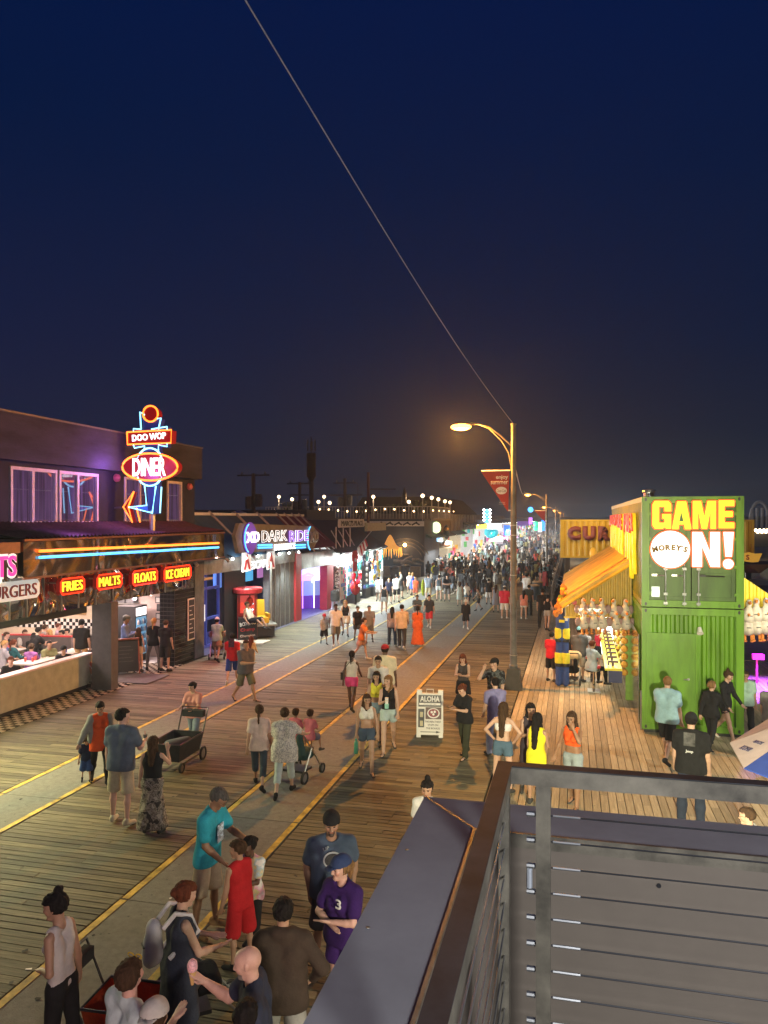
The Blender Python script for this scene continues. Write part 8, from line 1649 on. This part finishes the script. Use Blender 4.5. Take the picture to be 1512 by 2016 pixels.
# --- right, by the containers
I = person('man in light blue tee and black shorts walking past the green container', 1313, 1334, 1500, 160, 1.82, skin='l', hair='buzz', hc='dblond', tc=(.26, .42, .50), bc=BK, pose='walk', over=dict(aL=(25, 8, 80, 20), aR=(0, 8, 10, 10)), wd=1.2, head=(20, 0), loose=.6, shoe=BK, **N)
I = person('man in black cap and black tee with back print and dark jeans', 1360, 1416, 1625, 172, 1.84, skin='l', hair='short', hc='black', hat='cap', hatc=BK, tc=BK, bot='pants', bc=(.03, .04, .07), wd=1.22, loose=.4, **N)
MB().box((-.09, .155, 1.36), (.09, .160, 1.58)).build('shirt_print', pm('print_grey', (.07, .07, .075), .8, var=.55, scale=9), I['root'])
text('print_lettering', 'Jeep', 1, None, 'Y', MATS['print_pale'], I['root'], .004, .02, width=.12, height=.055, M=Matrix.Translation((0, .165, 1.27)) @ Euler((R(90), 0, R(180))).to_matrix().to_4x4())
person('woman in black sweatshirt and black leggings with fair hair in a bun', 1400, 1339, 1474, 158, None, sex='f', skin='l', hair='bun', hc='dblond', top='long', tc=BK, bot='leggings', bc=BK, pose='walk', wd=1.15, head=(-20, 0), sandal=True, shoe=BK, **N)
person('slim girl in black hoodie and black shorts beside the green container', 1428, 1317, 1458, 60, None, sex='f', skin='l', hair='topbun', hc='brown', top='long', tc=BK, bot='short_shorts', bc=BK, pose='walk2', over=dict(aR=(10, 6, 20, 10)), head=(10, 20), sandal=True, shoe=WH, **N)
person('woman in mint green tee and black trousers facing the viewer near purple light', 1468, 1321, 1449, 0, None, sex='f', skin='m', hair='bun', hc='brown', tc=(.30, .45, .38), bot='pants', bc=BK, pose='stand', wd=1.36, glasses=True, loose=.5, **N)
person('man with glasses in white shirt, only head and shoulder above the parapet at right', 1480, 1593, None, -95, 1.55, skin='l', hair='buzz', hc='brown', tc=(.6, .6, .62), glasses=True, pose='hold', wd=1.1, **N)
person('person in grey top cut off by the right edge', 1518, 1372, 1500, 150, 1.7, skin='l', hair='short', hc='brown', tc=(.2, .2, .2), bc=BK, res=.018)
# --- booth customers
M = dict(res=.020)
person('youth in red polo shirt and black shorts standing left of the tall blue plush', 1085, 1246, 1342, 150, None, skin='m', hair='short', hc='black', tc=(.52, .02, .04), bc=BK, pose='stand', hat='cap', hatc=BK, **M)
person('man in two-tone dark shirt, tan shorts and light blue cap at the booth', 1140, 1236, 1342, 165, None, skin='t', hair='short', hc='brown', tc=(.075, .075, .08), bc=(.22, .20, .17), hat='cap', hatc=(.20, .45, .50), hatback=True, pose='hold', wd=1.15, loose=.4, **M)
person('woman in light blue tee seated on a stool at the yellow counter', 1164, 1262, None, 130, 1.68, headz=1.48, sex='f', skin='l', hair='bun', hc='auburn', tc=(.36, .42, .48), bot='leggings', bc=BK, wd=1.2, over=dict(aL=(45, 8, 40, 10), aR=(45, 8, 40, 10)), **M)
person('person in white visor and red tank top playing at the yellow counter', 1176, 1238, 1318, 130, None, sex='f', skin='l', hair='bun', hc='blond', hat='cap', hatc=WH, top='tank', tc=(.40, .02, .04), bc=BK, pose='photo', over=dict(aL=(45, 8, 30, 10), aR=(45, 8, 30, 10)), **M)
person('boy in grey tee between the cap wearer and the counter', 1153, 1240, 1322, 140, None, skin='l', hair='short', hc='brown', tc=(.30, .31, .33), bc=(.3, .3, .3), **M)
person('person in black shirt half hidden behind the two-tone shirt', 1118, 1240, 1336, 170, None, skin='m', hair='short', hc='black', tc=BK, bc=(.1, .1, .1), **M)
person('woman in black top and pale shorts raising a hand to her head behind the garland', 1078, 1172, 1242, 160, None, sex='f', skin='l', hair='bun', hc='black', top='tank', tc=BK, bot='short_shorts', bc=(.35, .35, .33), pose='face', **M)
person('person in dark clothes left of the woman with raised hand', 1068, 1160, 1238, 175, None, skin='m', hair='short', hc='black', tc=BK, bc=BK, bot='pants', **M)
# --- mid distance, left to right
G = dict(res=.022)
mids = [
 ('child in floral shirt, black shorts and red cap', 638, 1209, 1268, 10, dict(skin='m', hair='short', hc='black', hat='cap', hatc=(.4, .03, .04), tc=(.4, .38, .35), tp='floral', bc=BK, pose='walk')),
 ('man in white tee and grey shorts walking with the child', 661, 1187, 1271, 5, dict(skin='d', hair='short', hc='black', tc=(.65, .62, .60), bc=(.18, .17, .15), pose='walk2', wd=1.15, shoe=WH)),
 ('blond woman in black top and white shorts behind the man in white tee', 680, 1180, 1252, 0, dict(sex='f', skin='l', hair='long', hc='blond', top='tank', tc=BK, bot='shorts', bc=(.6, .58, .55), pose='walk')),
 ('woman in loose black top walking toward the viewer', 704, 1192, 1262, 5, dict(sex='f', skin='m', hair='bun', hc='brown', tc=BK, bc=(.05, .05, .05), pose='walk', wd=1.25)),
 ('man in taupe tee and tan shorts beside the woman in black', 727, 1190, 1266, -5, dict(skin='m', hair='short', hc='black', tc=(.20, .18, .16), bc=(.22, .19, .15), pose='walk2', wd=1.1)),
 ('woman in orange tee with white headband and black bag walking right', 711, 1215, 1299, 80, dict(sex='f', skin='l', hair='pony', hc='brown', tc=(.60, .18, .06), bot='shorts', bc=(.5, .3, .25), pose='push', wd=1.15, shoe=WH, lean=10)),
 ('woman with long black hair in mauve tee and dark jeans, seen from behind', 772, 1195, 1272, 175, dict(sex='f', skin='l', hair='long', hc='black', tc=(.28, .22, .21), bot='pants', bc=(.03, .045, .07), shoe=WH)),
 ('man in beige tee and dark trousers seen from behind', 791, 1189, 1278, 175, dict(skin='l', hair='short', hc='black', tc=(.52, .42, .32), bot='pants', bc=(.035, .035, .04), shoe=WH, pose='walk', wd=1.1)),
 ('woman in long orange sleeveless dress seen from behind', 822, 1195, 1273, 178, dict(sex='f', skin='l', hair='pony', hc='black', top='tee', tc=(.58, .11, .03), bot='longskirt', bc=(.58, .11, .03), wd=1.2, shoe=WH)),
 ('boy in dark tee and bright red shorts walking toward the viewer', 845, 1170, 1236, -10, dict(skin='l', hair='short', hc='black', tc=(.04, .04, .045), bc=(.50, .03, .04), pose='walk', shoe=WH)),
 ('boy in dark grey tee with pale print standing left of the red shorts', 821, 1172, 1232, 0, dict(skin='m', hair='short', hc='black', tc=(.08, .09, .09), bc=(.3, .3, .3), pose='hold2')),
 ('boy all in black with white cap and white shoes, alone on the boards', 917, 1180, 1238, 0, dict(skin='l', hair='short', hc='brown', hat='hat', hatc=(.6, .58, .5), top='long', tc=BK, bc=BK, pose='walk', shoe=(.65, .63, .6))),
 ('woman in black tank top and denim shorts near the shirt shop', 756, 1151, 1209, 175, dict(sex='f', skin='l', hair='bun', hc='black', top='tank', tc=(.03, .035, .04), bot='short_shorts', bc=(.35, .4, .42), pose='stand', shoe=WH)),
 ('person in white clothes at the corner of the shirt shop', 745, 1136, 1184, 160, dict(sex='f', skin='m', hair='bun', hc='black', tc=(.7, .7, .7), bot='shorts', bc=(.65, .65, .65))),
 ('child in navy tee and dark shorts facing the viewer by the shirt shop', 766, 1138, 1188, 0, dict(skin='l', hair='short', hc='blond', tc=NV, bc=BK)),
 ('person in pale hoodie with one arm raised', 781, 1132, 1186, 170, dict(skin='l', hair='short', hc='black', top='long', tc=(.60, .66, .66), bc=BK, pose='up')),
 ('person in black tee behind the raised arm', 788, 1127, 1178, 160, dict(skin='l', hair='short', hc='blond', tc=BK, bc=(.08, .08, .08))),
 ('woman in bright blue dress with fair hair', 812, 1127, 1172, 150, dict(sex='f', skin='l', hair='long', hc='blond', top='dress', tc=(.04, .10, .52))),
 ('woman in white top beside the blue dress', 806, 1128, 1169, -170, dict(sex='f', skin='l', hair='bun', hc='blond', tc=(.6, .55, .5), bot='shorts', bc=(.6, .55, .5))),
 ('person in orange red top with black backpack', 818, 1137, 1178, 170, dict(skin='l', hair='short', hc='blond', tc=(.6, .12, .05), bc=(.4, .1, .06))),
 ('man in blue grey polo and khaki shorts', 843, 1131, 1181, 175, dict(skin='l', hair='short', hc='brown', tc=(.20, .24, .30), bc=(.42, .38, .24), wd=1.1)),
 ('woman in dark vest and white denim shorts with dark hair', 864, 1133, 1183, 178, dict(sex='f', skin='l', hair='bun', hc='brown', top='tank', tc=(.06, .08, .10), bot='short_shorts', bc=(.5, .56, .58))),
 ('man in black tee with folded arms and grey shorts', 880, 1132, 1184, 0, dict(skin='l', hair='short', hc='black', tc=BK, bc=(.13, .13, .14), pose='crossed')),
 ('woman in pale blue dress with dark cross strap', 905, 1146, 1194, 178, dict(sex='f', skin='l', hair='bob', hc='brown', top='dress', tc=(.35, .42, .40))),
 ('woman in white top and denim skirt with hands behind her head', 919, 1148, 1192, 175, dict(sex='f', skin='l', hair='pony', hc='brown', tc=(.6, .6, .56), bot='miniskirt', bc=(.10, .17, .24), pose='face')),
 ('slim person in brown top mid stride near the path', 942, 1158, 1202, -60, dict(sex='f', skin='m', hair='pony', hc='brown', top='tank', tc=(.10, .07, .05), bc=BK, pose='walk')),
 ('man in black tee with white back lettering and grey shorts', 962, 1140, 1190, 178, dict(skin='m', hair='short', hc='black', tc=BK, bc=(.45, .45, .44), wd=1.1)),
 ('man in dark jacket at the front of the crowd', 944, 1138, 1172, 178, dict(skin='m', hair='short', hc='black', top='long', tc=(.02, .022, .025), bc=BK, bot='pants', h=1.75)),
 ('stout man in red tee, white shorts and white cap', 993, 1154, 1218, 172, dict(skin='l', hair='short', hc='brown', hat='cap', hatc=(.6, .6, .58), tc=(.52, .03, .06), bc=(.62, .60, .58), wd=1.3, shoe=WH)),
 ('woman in blue floral dress left of the red tee', 976, 1152, 1206, 175, dict(sex='f', skin='l', hair='long', hc='brown', top='dress', tc=(.20, .22, .28), tp='floral')),
 ('woman in salmon top and white shorts right of the lamp post', 1031, 1163, 1219, 172, dict(sex='f', skin='l', hair='long', hc='black', top='tee', tc=(.58, .22, .17), bot='short_shorts', bc=(.58, .56, .52), shoe=WH, wd=1.1)),
 ('person in dark top with shoulder bag behind the salmon top', 1041, 1152, 1212, 170, dict(skin='m', hair='short', hc='black', tc=(.04, .045, .04), bot='pants', bc=BK)),
 ('person in white tee with dark straps near the trash can', 1036, 1146, 1185, 175, dict(skin='m', hair='short', hc='black', tc=(.6, .6, .6), bc=(.2, .2, .2), h=1.7)),
]
for l_, px, a, b, yw, kw in mids:
    kw = dict(kw); hh = kw.pop('h', None); kw.setdefault('pose', 'stand'); person(l_, px, a, b, yw, hh, **kw, **G)
# --- diner entrance customers
D = dict(res=.018)
person('man in blue long sleeve shirt and grey cap behind the chalk board', 245, 1213, 1322, 75, None, skin='t', hair='short', hc='grey', hat='cap', hatc=(.12, .13, .12), top='long', tc=(.16, .22, .45), bot='pants', bc=NV, pose='hold2', **D)
person('young woman with long dark hair and cream shorts in the diner entrance', 272, 1237, 1322, 165, None, sex='f', skin='l', hair='vlong', hc='brown', top='tank', tc=BK, bot='short_shorts', bc=(.5, .42, .3), **D)
person('blond woman in black tee and grey leggings in the diner entrance', 302, 1217, 1320, 160, None, sex='f', skin='l', hair='pony', hc='blond', tc=BK, bot='leggings', bc=(.20, .18, .17), over=dict(lL=(2, 3, 14), lR=(-2, 3, 14)), shoe=BK, **D)
person('man in black tee with back print and black shorts at the diner entrance', 325, 1222, 1322, 150, None, skin='l', hair='short', hc='brown', tc=BK, bc=(.03, .03, .03), shoe=BK, **D)
I = person('man lounging in white vest on the yellow motion seat', 496, 1181, None, 50, 1.75, headz=1.75, skin='m', hair='short', hc='brown', top='tank', tc=(.6, .6, .55), bc=BK, pose='recline', lean=-28, sit_z=.92, **D)
person('staff person in navy vest facing the claw machine with violet light', 616, 1147, 1197, 165, None, skin='l', hair='short', hc='black', tc=NV, bot='pants', bc=(.3, .3, .35), **D)
person('person in grey hood browsing by the red column', 659, 1155, 1210, 170, None, skin='m', hair='short', hc='black', top='long', tc=(.05, .05, .05), bot='pants', bc=(.3, .3, .4), loose=.9, **D)
# --- seated diners
def seat_at(px, py, hz, yaw, label, **kw):
    return person(label, px, py, None, yaw, 1.68, headz=hz, **kw, res=.022)
dl = [(22, 1293, 1.22, -10, 'red haired child in black tee leaning on one hand at the window table', dict(skin='p', hair='short', hc='auburn', tc=BK)),
 (126, 1272, 1.22, -15, 'child in black cap and black tee at the near window table', dict(skin='l', hair='short', hc='black', hat='cap', hatc=BK, tc=BK)),
 (24, 1260, 1.25, 120, 'girl with ponytail in teal sleeves with her back to the window', dict(sex='f', skin='l', hair='pony', hc='auburn', tc=(.03, .12, .14), top='long')),
 (10, 1245, 1.25, 60, 'man with red face in black tee at the far left table', dict(skin='p', hair='short', hc='brown', tc=BK)),
 (66, 1247, 1.25, 170, 'diner in black hooded top seen from behind', dict(skin='m', hair='long', hc='black', tc=BK, top='long')),
 (86, 1231, 1.25, 120, 'young man in grey tee on the red booth', dict(skin='l', hair='short', hc='brown', tc=(.22, .20, .19))),
 (112, 1228, 1.25, 90, 'heavy diner in mauve tee beside the checkered wall', dict(skin='p', hair='short', hc='auburn', tc=(.35, .25, .32))),
 (124, 1241, 1.25, -60, 'child in pink tee at the rear table', dict(skin='l', hair='short', hc='black', tc=(.5, .3, .32))),
 (48, 1240, 1.25, 20, 'man in white tee on the far left red booth', dict(skin='l', hair='short', hc='brown', tc=WH)),
 (100, 1240, 1.25, -90, 'woman in red top facing the young man in grey', dict(sex='f', skin='p', hair='long', hc='blond', tc=(.4, .04, .04))),
 (6, 1262, 1.25, 100, 'boy in striped grey tee at the left edge of the diner', dict(skin='l', hair='short', hc='blond', tc=(.3, .3, .34))),
 (60, 1268, 1.25, 150, 'woman in purple top beside the long pale table', dict(sex='f', skin='l', hair='bun', hc='brown', tc=(.25, .1, .3))),
 (96, 1262, 1.25, 20, 'man in olive tee at the middle of the diner', dict(skin='m', hair='buzz', hc='black', tc=(.15, .16, .08))),
 (134, 1238, 1.25, -40, 'dark haired diner eating chips at the rear table', dict(skin='l', hair='bun', hc='black', tc=(.5, .45, .3), sex='f'))]
for px, py, hz, yw, l_, kw in dl: seat_at(px, py, hz, yw, l_, **kw)
person('man in black jersey with red number and tan trousers standing in the diner', 160, 1221, None, 165, 1.8, skin='l', hair='short', hc='black', hat='cap', hatc=BK, tc=BK, bot='pants', bc=(.4, .26, .12), pose='stand', res=.02)
person('waiter in black tee bending over a booth table', 60, 1232, None, 120, 1.72, skin='l', hair='short', hc='black', tc=BK, bot='pants', bc=(.4, .36, .32), pose='push', lean=25, res=.02)
# diner tables, booths and cups
def dtable(px, py, l_, sx_=.75, sy_=1.3, rz=0):
    c = gp(px, py, .76); o = empty('diner_table', (c.x, c.y, 0), rz, l_, 'table'); MB().box((-sx_ / 2, -sy_ / 2, .72), (sx_ / 2, sy_ / 2, .76)).build('table_top', pm('table_pale', (.60, .52, .48), .3, var=.05), o); MB().box((-sx_ / 2 - .01, -sy_ / 2 - .01, .725), (sx_ / 2 + .01, sy_ / 2 + .01, .752)).build('metal_edge', M_steel, o); MB().tube([(0, 0, 0), (0, 0, .72)], .05, 8).lathe([(.28, 0), (.25, .04)], (0, 0, 0), 12).build('leg', M_blk, o)
    for k in range(5):
        a, b = rng.uniform(-.3, .3) * sx_, rng.uniform(-.4, .4) * sy_; MB().lathe([(.03, .761), (.04, .89)], (a, b, 0), 8).build('cup', pm('cup_blue' if k % 2 else 'plate_red', (.12, .15, .4) if k % 2 else (.6, .1, .1), .3, var=0), o)
    MB().lathe([(.11, .761), (.14, .775)], (0, .2, 0), 14).build('plate', M_white, o)
dtable(78, 1297, 'long pale table with blue cups nearest the window ledge', .9, 1.7); dtable(8, 1282, 'pale table at the far left of the diner window'); dtable(128, 1262, 'small pale table before the checkered wall', .7, 1.0); dtable(145, 1281, 'pale table behind the child in the black cap', .7, 1.0)
def booth_seat(px, py, l_, rz=0, L=1.4):
    c = gp(px, py, 1.05); o = empty('booth_seat', (c.x, c.y, 0), rz, l_, 'booth'); MB().box((-L / 2, -.08, .35), (L / 2, .08, 1.08)).build('backrest', pm('booth_grey', (.12, .10, .10), .5), o); MB().box((-L / 2, .08, 0), (L / 2, .55, .45)).build('seat', pm('booth_red', (.45, .02, .03), .35, coat=.3), o); MB().box((-L / 2, -.09, 1.08), (L / 2, .09, 1.12)).build('top_trim', MATS['booth_red'], o)
booth_seat(45, 1252, 'red topped booth seat left of the waiter', .2); booth_seat(105, 1255, 'grey backed booth seat behind the young man in grey', .1); 
# chalk board A frame
cbd = empty('chalk_board', gp(251, 1330), R(40), 'black chalk A-frame board with wooden frame on a dark mat at the diner entrance', 'sign board')
for s_ in (1, -1):
    Mx = Matrix.Translation((0, 0 if s_ > 0 else .5, 0)) @ Matrix.Rotation(R(-13 * s_), 4, 'X')
    MB().box((-.36, -.015, .12), (.36, .015, 1.16), M=Mx).build('board', M_blk, cbd); MB().box((-.40, -.02, 0), (-.36, .02, 1.2), M=Mx).box((.36, -.02, 0), (.40, .02, 1.2), M=Mx).box((-.40, -.022, 1.16), (.40, .022, 1.21), M=Mx).build('wooden_frame', pm('frame_wood', (.22, .06, .03), .5), cbd)
    if s_ > 0:
        for k in range(5): MB().box((-.25, -.019, .45 + k * .12), (.2 - .06 * (k % 3), -.016, .465 + k * .12), M=Mx).build('chalk_line', M_dgrey, cbd)
o = MB().box((-.9, -.7, .001), (.9, .7, .016)).build('door_mat', M_dgrey); o.location = gp(262, 1336) + Vector((0, 0, .014)); tag(o, 'dark floor mat under the chalk board', 'mat')
# ---------------------------------------------------------------- strollers, wagon, wheelchair
def wheel(o, c, r, t=.04, axis='Y'):
    M_ = Matrix.Translation(c) @ (Matrix.Rotation(R(90), 4, 'X') if axis == 'Y' else Matrix.Rotation(R(90), 4, 'Y'))
    w_ = MB().lathe([(r * .72, -t / 2), (r, -t / 2), (r, t / 2), (r * .72, t / 2), (r * .72, -t / 2)], (0, 0, 0), 20, M_, cap=False).build('wheel', pm('tyre_black', (.015, .015, .015), .7, var=0), o); MB().lathe([(r * .15, -t * .4), (r * .72, -t * .2), (r * .72, t * .2), (r * .15, t * .4)], (0, 0, 0), 10, M_).build('hub', pm('hub_grey', (.15, .15, .15), .5, var=0), w_)
def wagon(p, yaw, l_, tub):
    wg = empty('folding_wagon', p, face_yaw(p, yaw), l_, 'wagon')
    MB().add([(-.28, -.52, .22), (.28, -.52, .22), (.28, .35, .22), (-.28, .35, .22), (-.34, -.60, .58), (.34, -.60, .58), (.34, .42, .58), (-.34, .42, .58)], [(3, 2, 1, 0), (0, 1, 5, 4), (1, 2, 6, 5), (2, 3, 7, 6), (3, 0, 4, 7), (4, 5, 1, 0), (5, 6, 2, 1), (6, 7, 3, 2), (7, 4, 0, 3)]).build('fabric_tub', cloth(tub), wg)
    MB().tube([(-.34, -.6, .58), (.34, -.6, .58), (.34, .42, .58), (-.34, .42, .58), (-.34, -.6, .58)], .018, 6).tube([(-.28, .35, .22), (-.3, .75, 1.02), (.3, .75, 1.02), (.28, .35, .22)], .018, 6).tube([(-.30, -.50, .15), (-.30, .45, .15)], .018, 6).tube([(.30, -.50, .15), (.30, .45, .15)], .018, 6).build('frame', M_blk, wg)
    MB().box((-.24, .60, .84), (.24, .74, .98)).build('parent_tray', cloth((.025, .027, .03)), wg); F = Field(.02, .05); F.add([-.1, -.2, .42], [.12, .1, .45], .14, .12); P, Q = surf(*F.solve()); link(bpy.data.objects.new('blanket', np_mesh('blanket', [(P, Q, 0)], [cloth((.09, .10, .12))])), wg)
    for s_ in (-1, 1): wheel(wg, (s_ * .32, -.48, .10), .10, axis='X'); wheel(wg, (s_ * .34, .42, .14), .14, axis='X')
    return wg
wagon(gp(352, 1505), -28, 'dark grey fabric stroller wagon with open tub and push handle', (.06, .06, .065))
def stroller(px, py, yaw, l_, c1_, c2_, s=1.0, hood=True):
    o = empty('stroller', gp(px, py), face_yaw(gp(px, py), yaw), l_, 'stroller'); o.scale = (s, s, s)
    for s_ in (-1, 1): MB().tube([(s_ * .24, .42, 1.0), (s_ * .24, .0, .55), (s_ * .24, -.38, .10)], .014, 6).tube([(s_ * .24, .30, .10), (s_ * .24, .0, .55)], .014, 6).build('frame', M_steel, o)
    MB().tube([(-.24, .42, 1.0), (.24, .42, 1.0)], .018, 6).build('handle', M_blk, o)
    F = Field(.02, .04); F.add([-.12, -.12, .42], [.12, -.12, .42], .10, .10); F.add([-.12, .12, .48], [-.12, .22, .78], .07, .06); F.add([.12, .12, .48], [.12, .22, .78], .07, .06); F.add([-.10, .0, .42], [.10, .0, .42], .11, .11); P, Q = surf(*F.solve()); link(bpy.data.objects.new('seat', np_mesh('stroller_seat', [(P, Q, 0)], [cloth(c1_)])), o)
    if hood: F = Field(.02, .04); F.add([-.14, .10, .86], [.14, .10, .86], .17, .17); F.plane([0, 0, .84], [0, .2, 1]); P, Q = surf(*F.solve()); link(bpy.data.objects.new('hood', np_mesh('stroller_hood', [(P, Q, 0)], [cloth(c2_)])), o)
    for s_ in (-1, 1): wheel(o, (s_ * .25, -.38, .09), .09, axis='X'); wheel(o, (s_ * .27, .30, .11), .11, axis='X')
    MB().box((-.2, -.1, .16), (.2, .25, .20)).build('basket', M_blk, o); return o
stroller(193, 1352, 60, 'folded grey and orange umbrella stroller parked by the tiled pillar', (.35, .15, .1), (.2, .22, .35), .95, False)
stroller(428, 1296, 175, 'brown stroller pushed by the woman in the mint top', (.12, .07, .05), (.14, .08, .06))
stroller(1126, 1345, 175, 'black stroller with tan hood parked beside the tall blue plush', BK, (.42, .33, .2))
stroller(590, 1530, 150, 'green and black double stroller with two children in pink', (.03, .07, .07), (.03, .05, .05), 1.1, False)
pu = gp(590, 1512); 
for dx_, l_ in ((-.16, 'dark haired child in pink tee riding on the left of the double stroller'), (.16, 'second child in pink tee riding on the right of the double stroller')):
    rt = empty('person', pu + Vector((dx_, .15, 0)), face_yaw(pu, 150), l_, 'person'); build_person(rt, 1.12, 'f', 'sit', skin='t', hair='bun', hc='brown', tc=(.50, .14, .18), bc=(.1, .1, .15), sit_z=.62, res=.018)
w2_ = wagon(gp(250, 2062), 60, 'orange and black stroller wagon behind the grey haired man', (.34, .05, .012)); w2_.scale = (.78, .78, .85)
wh = stroller(390, 2008, 100, 'black stroller with grey spoked wheels beside the navy dress', BK, BK, 1.0, False)
# trash cans near the crowd
for px, py in ((1058, 1172), (1050, 1180)):
    o = empty('trash_can', gp(px, py), 0, 'blue barrel trash can with tan lid at the edge of the crowd', 'bin', 'trash cans beside the ramp'); MB().lathe([(.30, 0), (.34, .3), (.34, .85)], (0, 0, 0), 14).build('barrel', pm('barrel_blue', (.04, .07, .12), .5), o); MB().lathe([(.38, .85), (.38, .9), (.3, .95)], (0, 0, 0), 14).build('lid', pm('lid_tan', (.3, .2, .12), .6), o)
yb_ = empty('yellow_balloon', gp(856, 1150) + Vector((0, 0, 1.15)), 0, 'round yellow balloon held low at the left edge of the crowd', 'balloon'); MB().ball((0, 0, 0), .30, 14, 10, (1, 1, 1.1)).build('balloon', pm('balloon_yellow', (.8, .75, .03), .35, emit=(.9, .9, .05), es=.15, var=0), yb_); MB().tube([(0, 0, -.3), (0, 0, -.6)], .01, 4).build('string', M_white, yb_)
sb = empty('boogie_board', gp(833, 1188) + Vector((0, 0, .5)), 1.0, 'lime green inflatable board carried behind the boys', 'toy'); MB().ball((0, 0, .45), .5, 12, 8, (.28, .12, 1)).build('board', pm('lime', (.5, .7, .05), .5), sb)
# ================================================================== CROWD
def obj_color_mat(name, ramp=None):
    m = bpy.data.materials.new(name); m.use_nodes = True; n = m.node_tree.nodes; l = m.node_tree.links; b = n['Principled BSDF']; b.inputs['Roughness'].default_value = .85
    oi = n.new('ShaderNodeObjectInfo')
    if ramp:
        r = n.new('ShaderNodeValToRGB'); r.color_ramp.interpolation = 'CONSTANT'; e = r.color_ramp.elements
        while len(e) < len(ramp): e.new(.5)
        for i, c in enumerate(ramp): e[i].position = i / len(ramp); e[i].color = (*c, 1)
        l.new(oi.outputs['Random'], r.inputs[0]); l.new(r.outputs[0], b.inputs['Base Color'])
    else: l.new(oi.outputs['Color'], b.inputs['Base Color'])
    return m
CS = obj_color_mat('crowd_top'); CB = obj_color_mat('crowd_bottom', [(.02, .02, .025), (.05, .07, .11), (.03, .03, .03), (.16, .2, .25), (.3, .27, .2), (.02, .03, .05), (.4, .4, .38), (.06, .06, .06)])
tm_ = []
for i, (sx_, ps_, tp_, bt_, ha_, wd_) in enumerate((('m', 'walk', 'tee', 'shorts', 'short', 1.0), ('f', 'walk2', 'tank', 'short_shorts', 'long', 1.0), ('m', 'stand', 'tee', 'pants', 'short', 1.15), ('f', 'stand', 'tee', 'leggings', 'pony', 1.1), ('m', 'hold', 'jersey', 'shorts', 'buzz', 1.0), ('f', 'walk', 'dress', None, 'bun', 1.1), ('m', 'walk2', 'long', 'pants', 'short', 1.2), ('f', 'hips', 'crop', 'short_shorts', 'vlong', .95), ('m', 'photo', 'tee', 'shorts', 'short', 1.2), ('f', 'phone', 'tee', 'shorts', 'long', 1.2))):
    tm_.append(build_person(None, 1.70, sx_, ps_, skin=['l', 'm', 't', 'd'][i % 4], hair=ha_, hc=['black', 'brown', 'dblond', 'black', 'brown'][i % 5], top=tp_, tc=CS, bot=bt_, bc=CB, wd=wd_, res=.034, merged=True, shoe=BK if i % 3 else WH))
rc2 = random.Random(21); placed = 0; used_ = []
shc2 = [((.015, .015, .018), 'black'), ((.02, .02, .025), 'black'), ((.03, .035, .05), 'navy'), ((.10, .10, .10), 'dark grey'), ((.5, .5, .48), 'white'), ((.3, .04, .04), 'red'), ((.06, .10, .2), 'blue'), ((.35, .3, .12), 'mustard'), ((.015, .015, .018), 'black'), ((.4, .15, .1), 'coral'), ((.12, .2, .2), 'teal'), ((.2, .19, .18), 'grey')]
while placed < 262:
    t = rc2.random(); py = 1057 + 128 * t ** 1.15; px = rc2.uniform(838, 1104); p = gp(px, py)
    if not (-12.2 < p.x < -1.7): continue
    if py > 1150 and px < 840 + (py - 1150) * 2: continue
    if py > 1160 and rc2.random() < .5: continue
    if any((p.x - q[0]) ** 2 + (p.y - q[1]) ** 2 < .5 for q in used_): continue
    used_.append((p.x, p.y)); c, cn = shc2[rc2.randrange(len(shc2))]
    reg = ('at the left ' if px < 930 else 'at the right ' if px > 1015 else 'in the centre ') + ('of the crowd front row' if py > 1140 else 'of the nearer packed crowd' if py > 1110 else 'of the farther packed crowd' if py > 1082 else 'of the crowd beneath bright shopfronts')
    o = bpy.data.objects.new('person', tm_[rc2.randrange(len(tm_))]); o.location = p; o.rotation_euler = (0, 0, face_yaw(p, rc2.choice([180, 175, 160, 0, 10, -20, 90, -90]) + rc2.uniform(-20, 20)))
    s_ = rc2.uniform(.84, 1.08); o.scale = (s_, s_, s_); o.color = (*c, 1); link(o); tag(o, 'distant figure in %s top %s' % (cn, reg), 'person', 'crowd filling the far boardwalk'); placed += 1
mb = MB(); 
for k in range(420):
    py = rc2.uniform(1034, 1058); px = rc2.uniform(900, 1120); p = gp(px, py)
    if not (-12.5 < p.x < -1.5): continue
    hh = rc2.uniform(1.5, 1.85); mb.lathe([(.12, 0), (.22, hh * .5), (.24, hh * .78), (.08, hh * .86), (.12, hh * .93), (.05, hh)], p, 6)
o = mb.build('distant_crowd', pm('crowd_mix', (.10, .09, .085), .9, var=.9, scale=.6)); tag(o, kind='stuff')

lt = MB(); rl2 = random.Random(4)
for k in range(90):
    p = gp(rl2.uniform(0, 1100), 1180 + 820 * rl2.random() ** 1.6, .003); a = rl2.uniform(0, 6.3); s1, s2 = rl2.uniform(.015, .035), rl2.uniform(.01, .025); u = Vector((math.cos(a), math.sin(a), 0)) * s1; v = Vector((-math.sin(a), math.cos(a), 0)) * s2; lt.mi = 0 if k % 9 else 1
    lt.add([p - u - v, p + u - v, p + u + v + Vector((0, 0, .006)), p - u + v], [(0, 1, 2, 3)])
o = lt.build('litter', [pm('gum_spots', (.03, .028, .025), .8, var=0), M_white]); tag(o, kind='stuff')
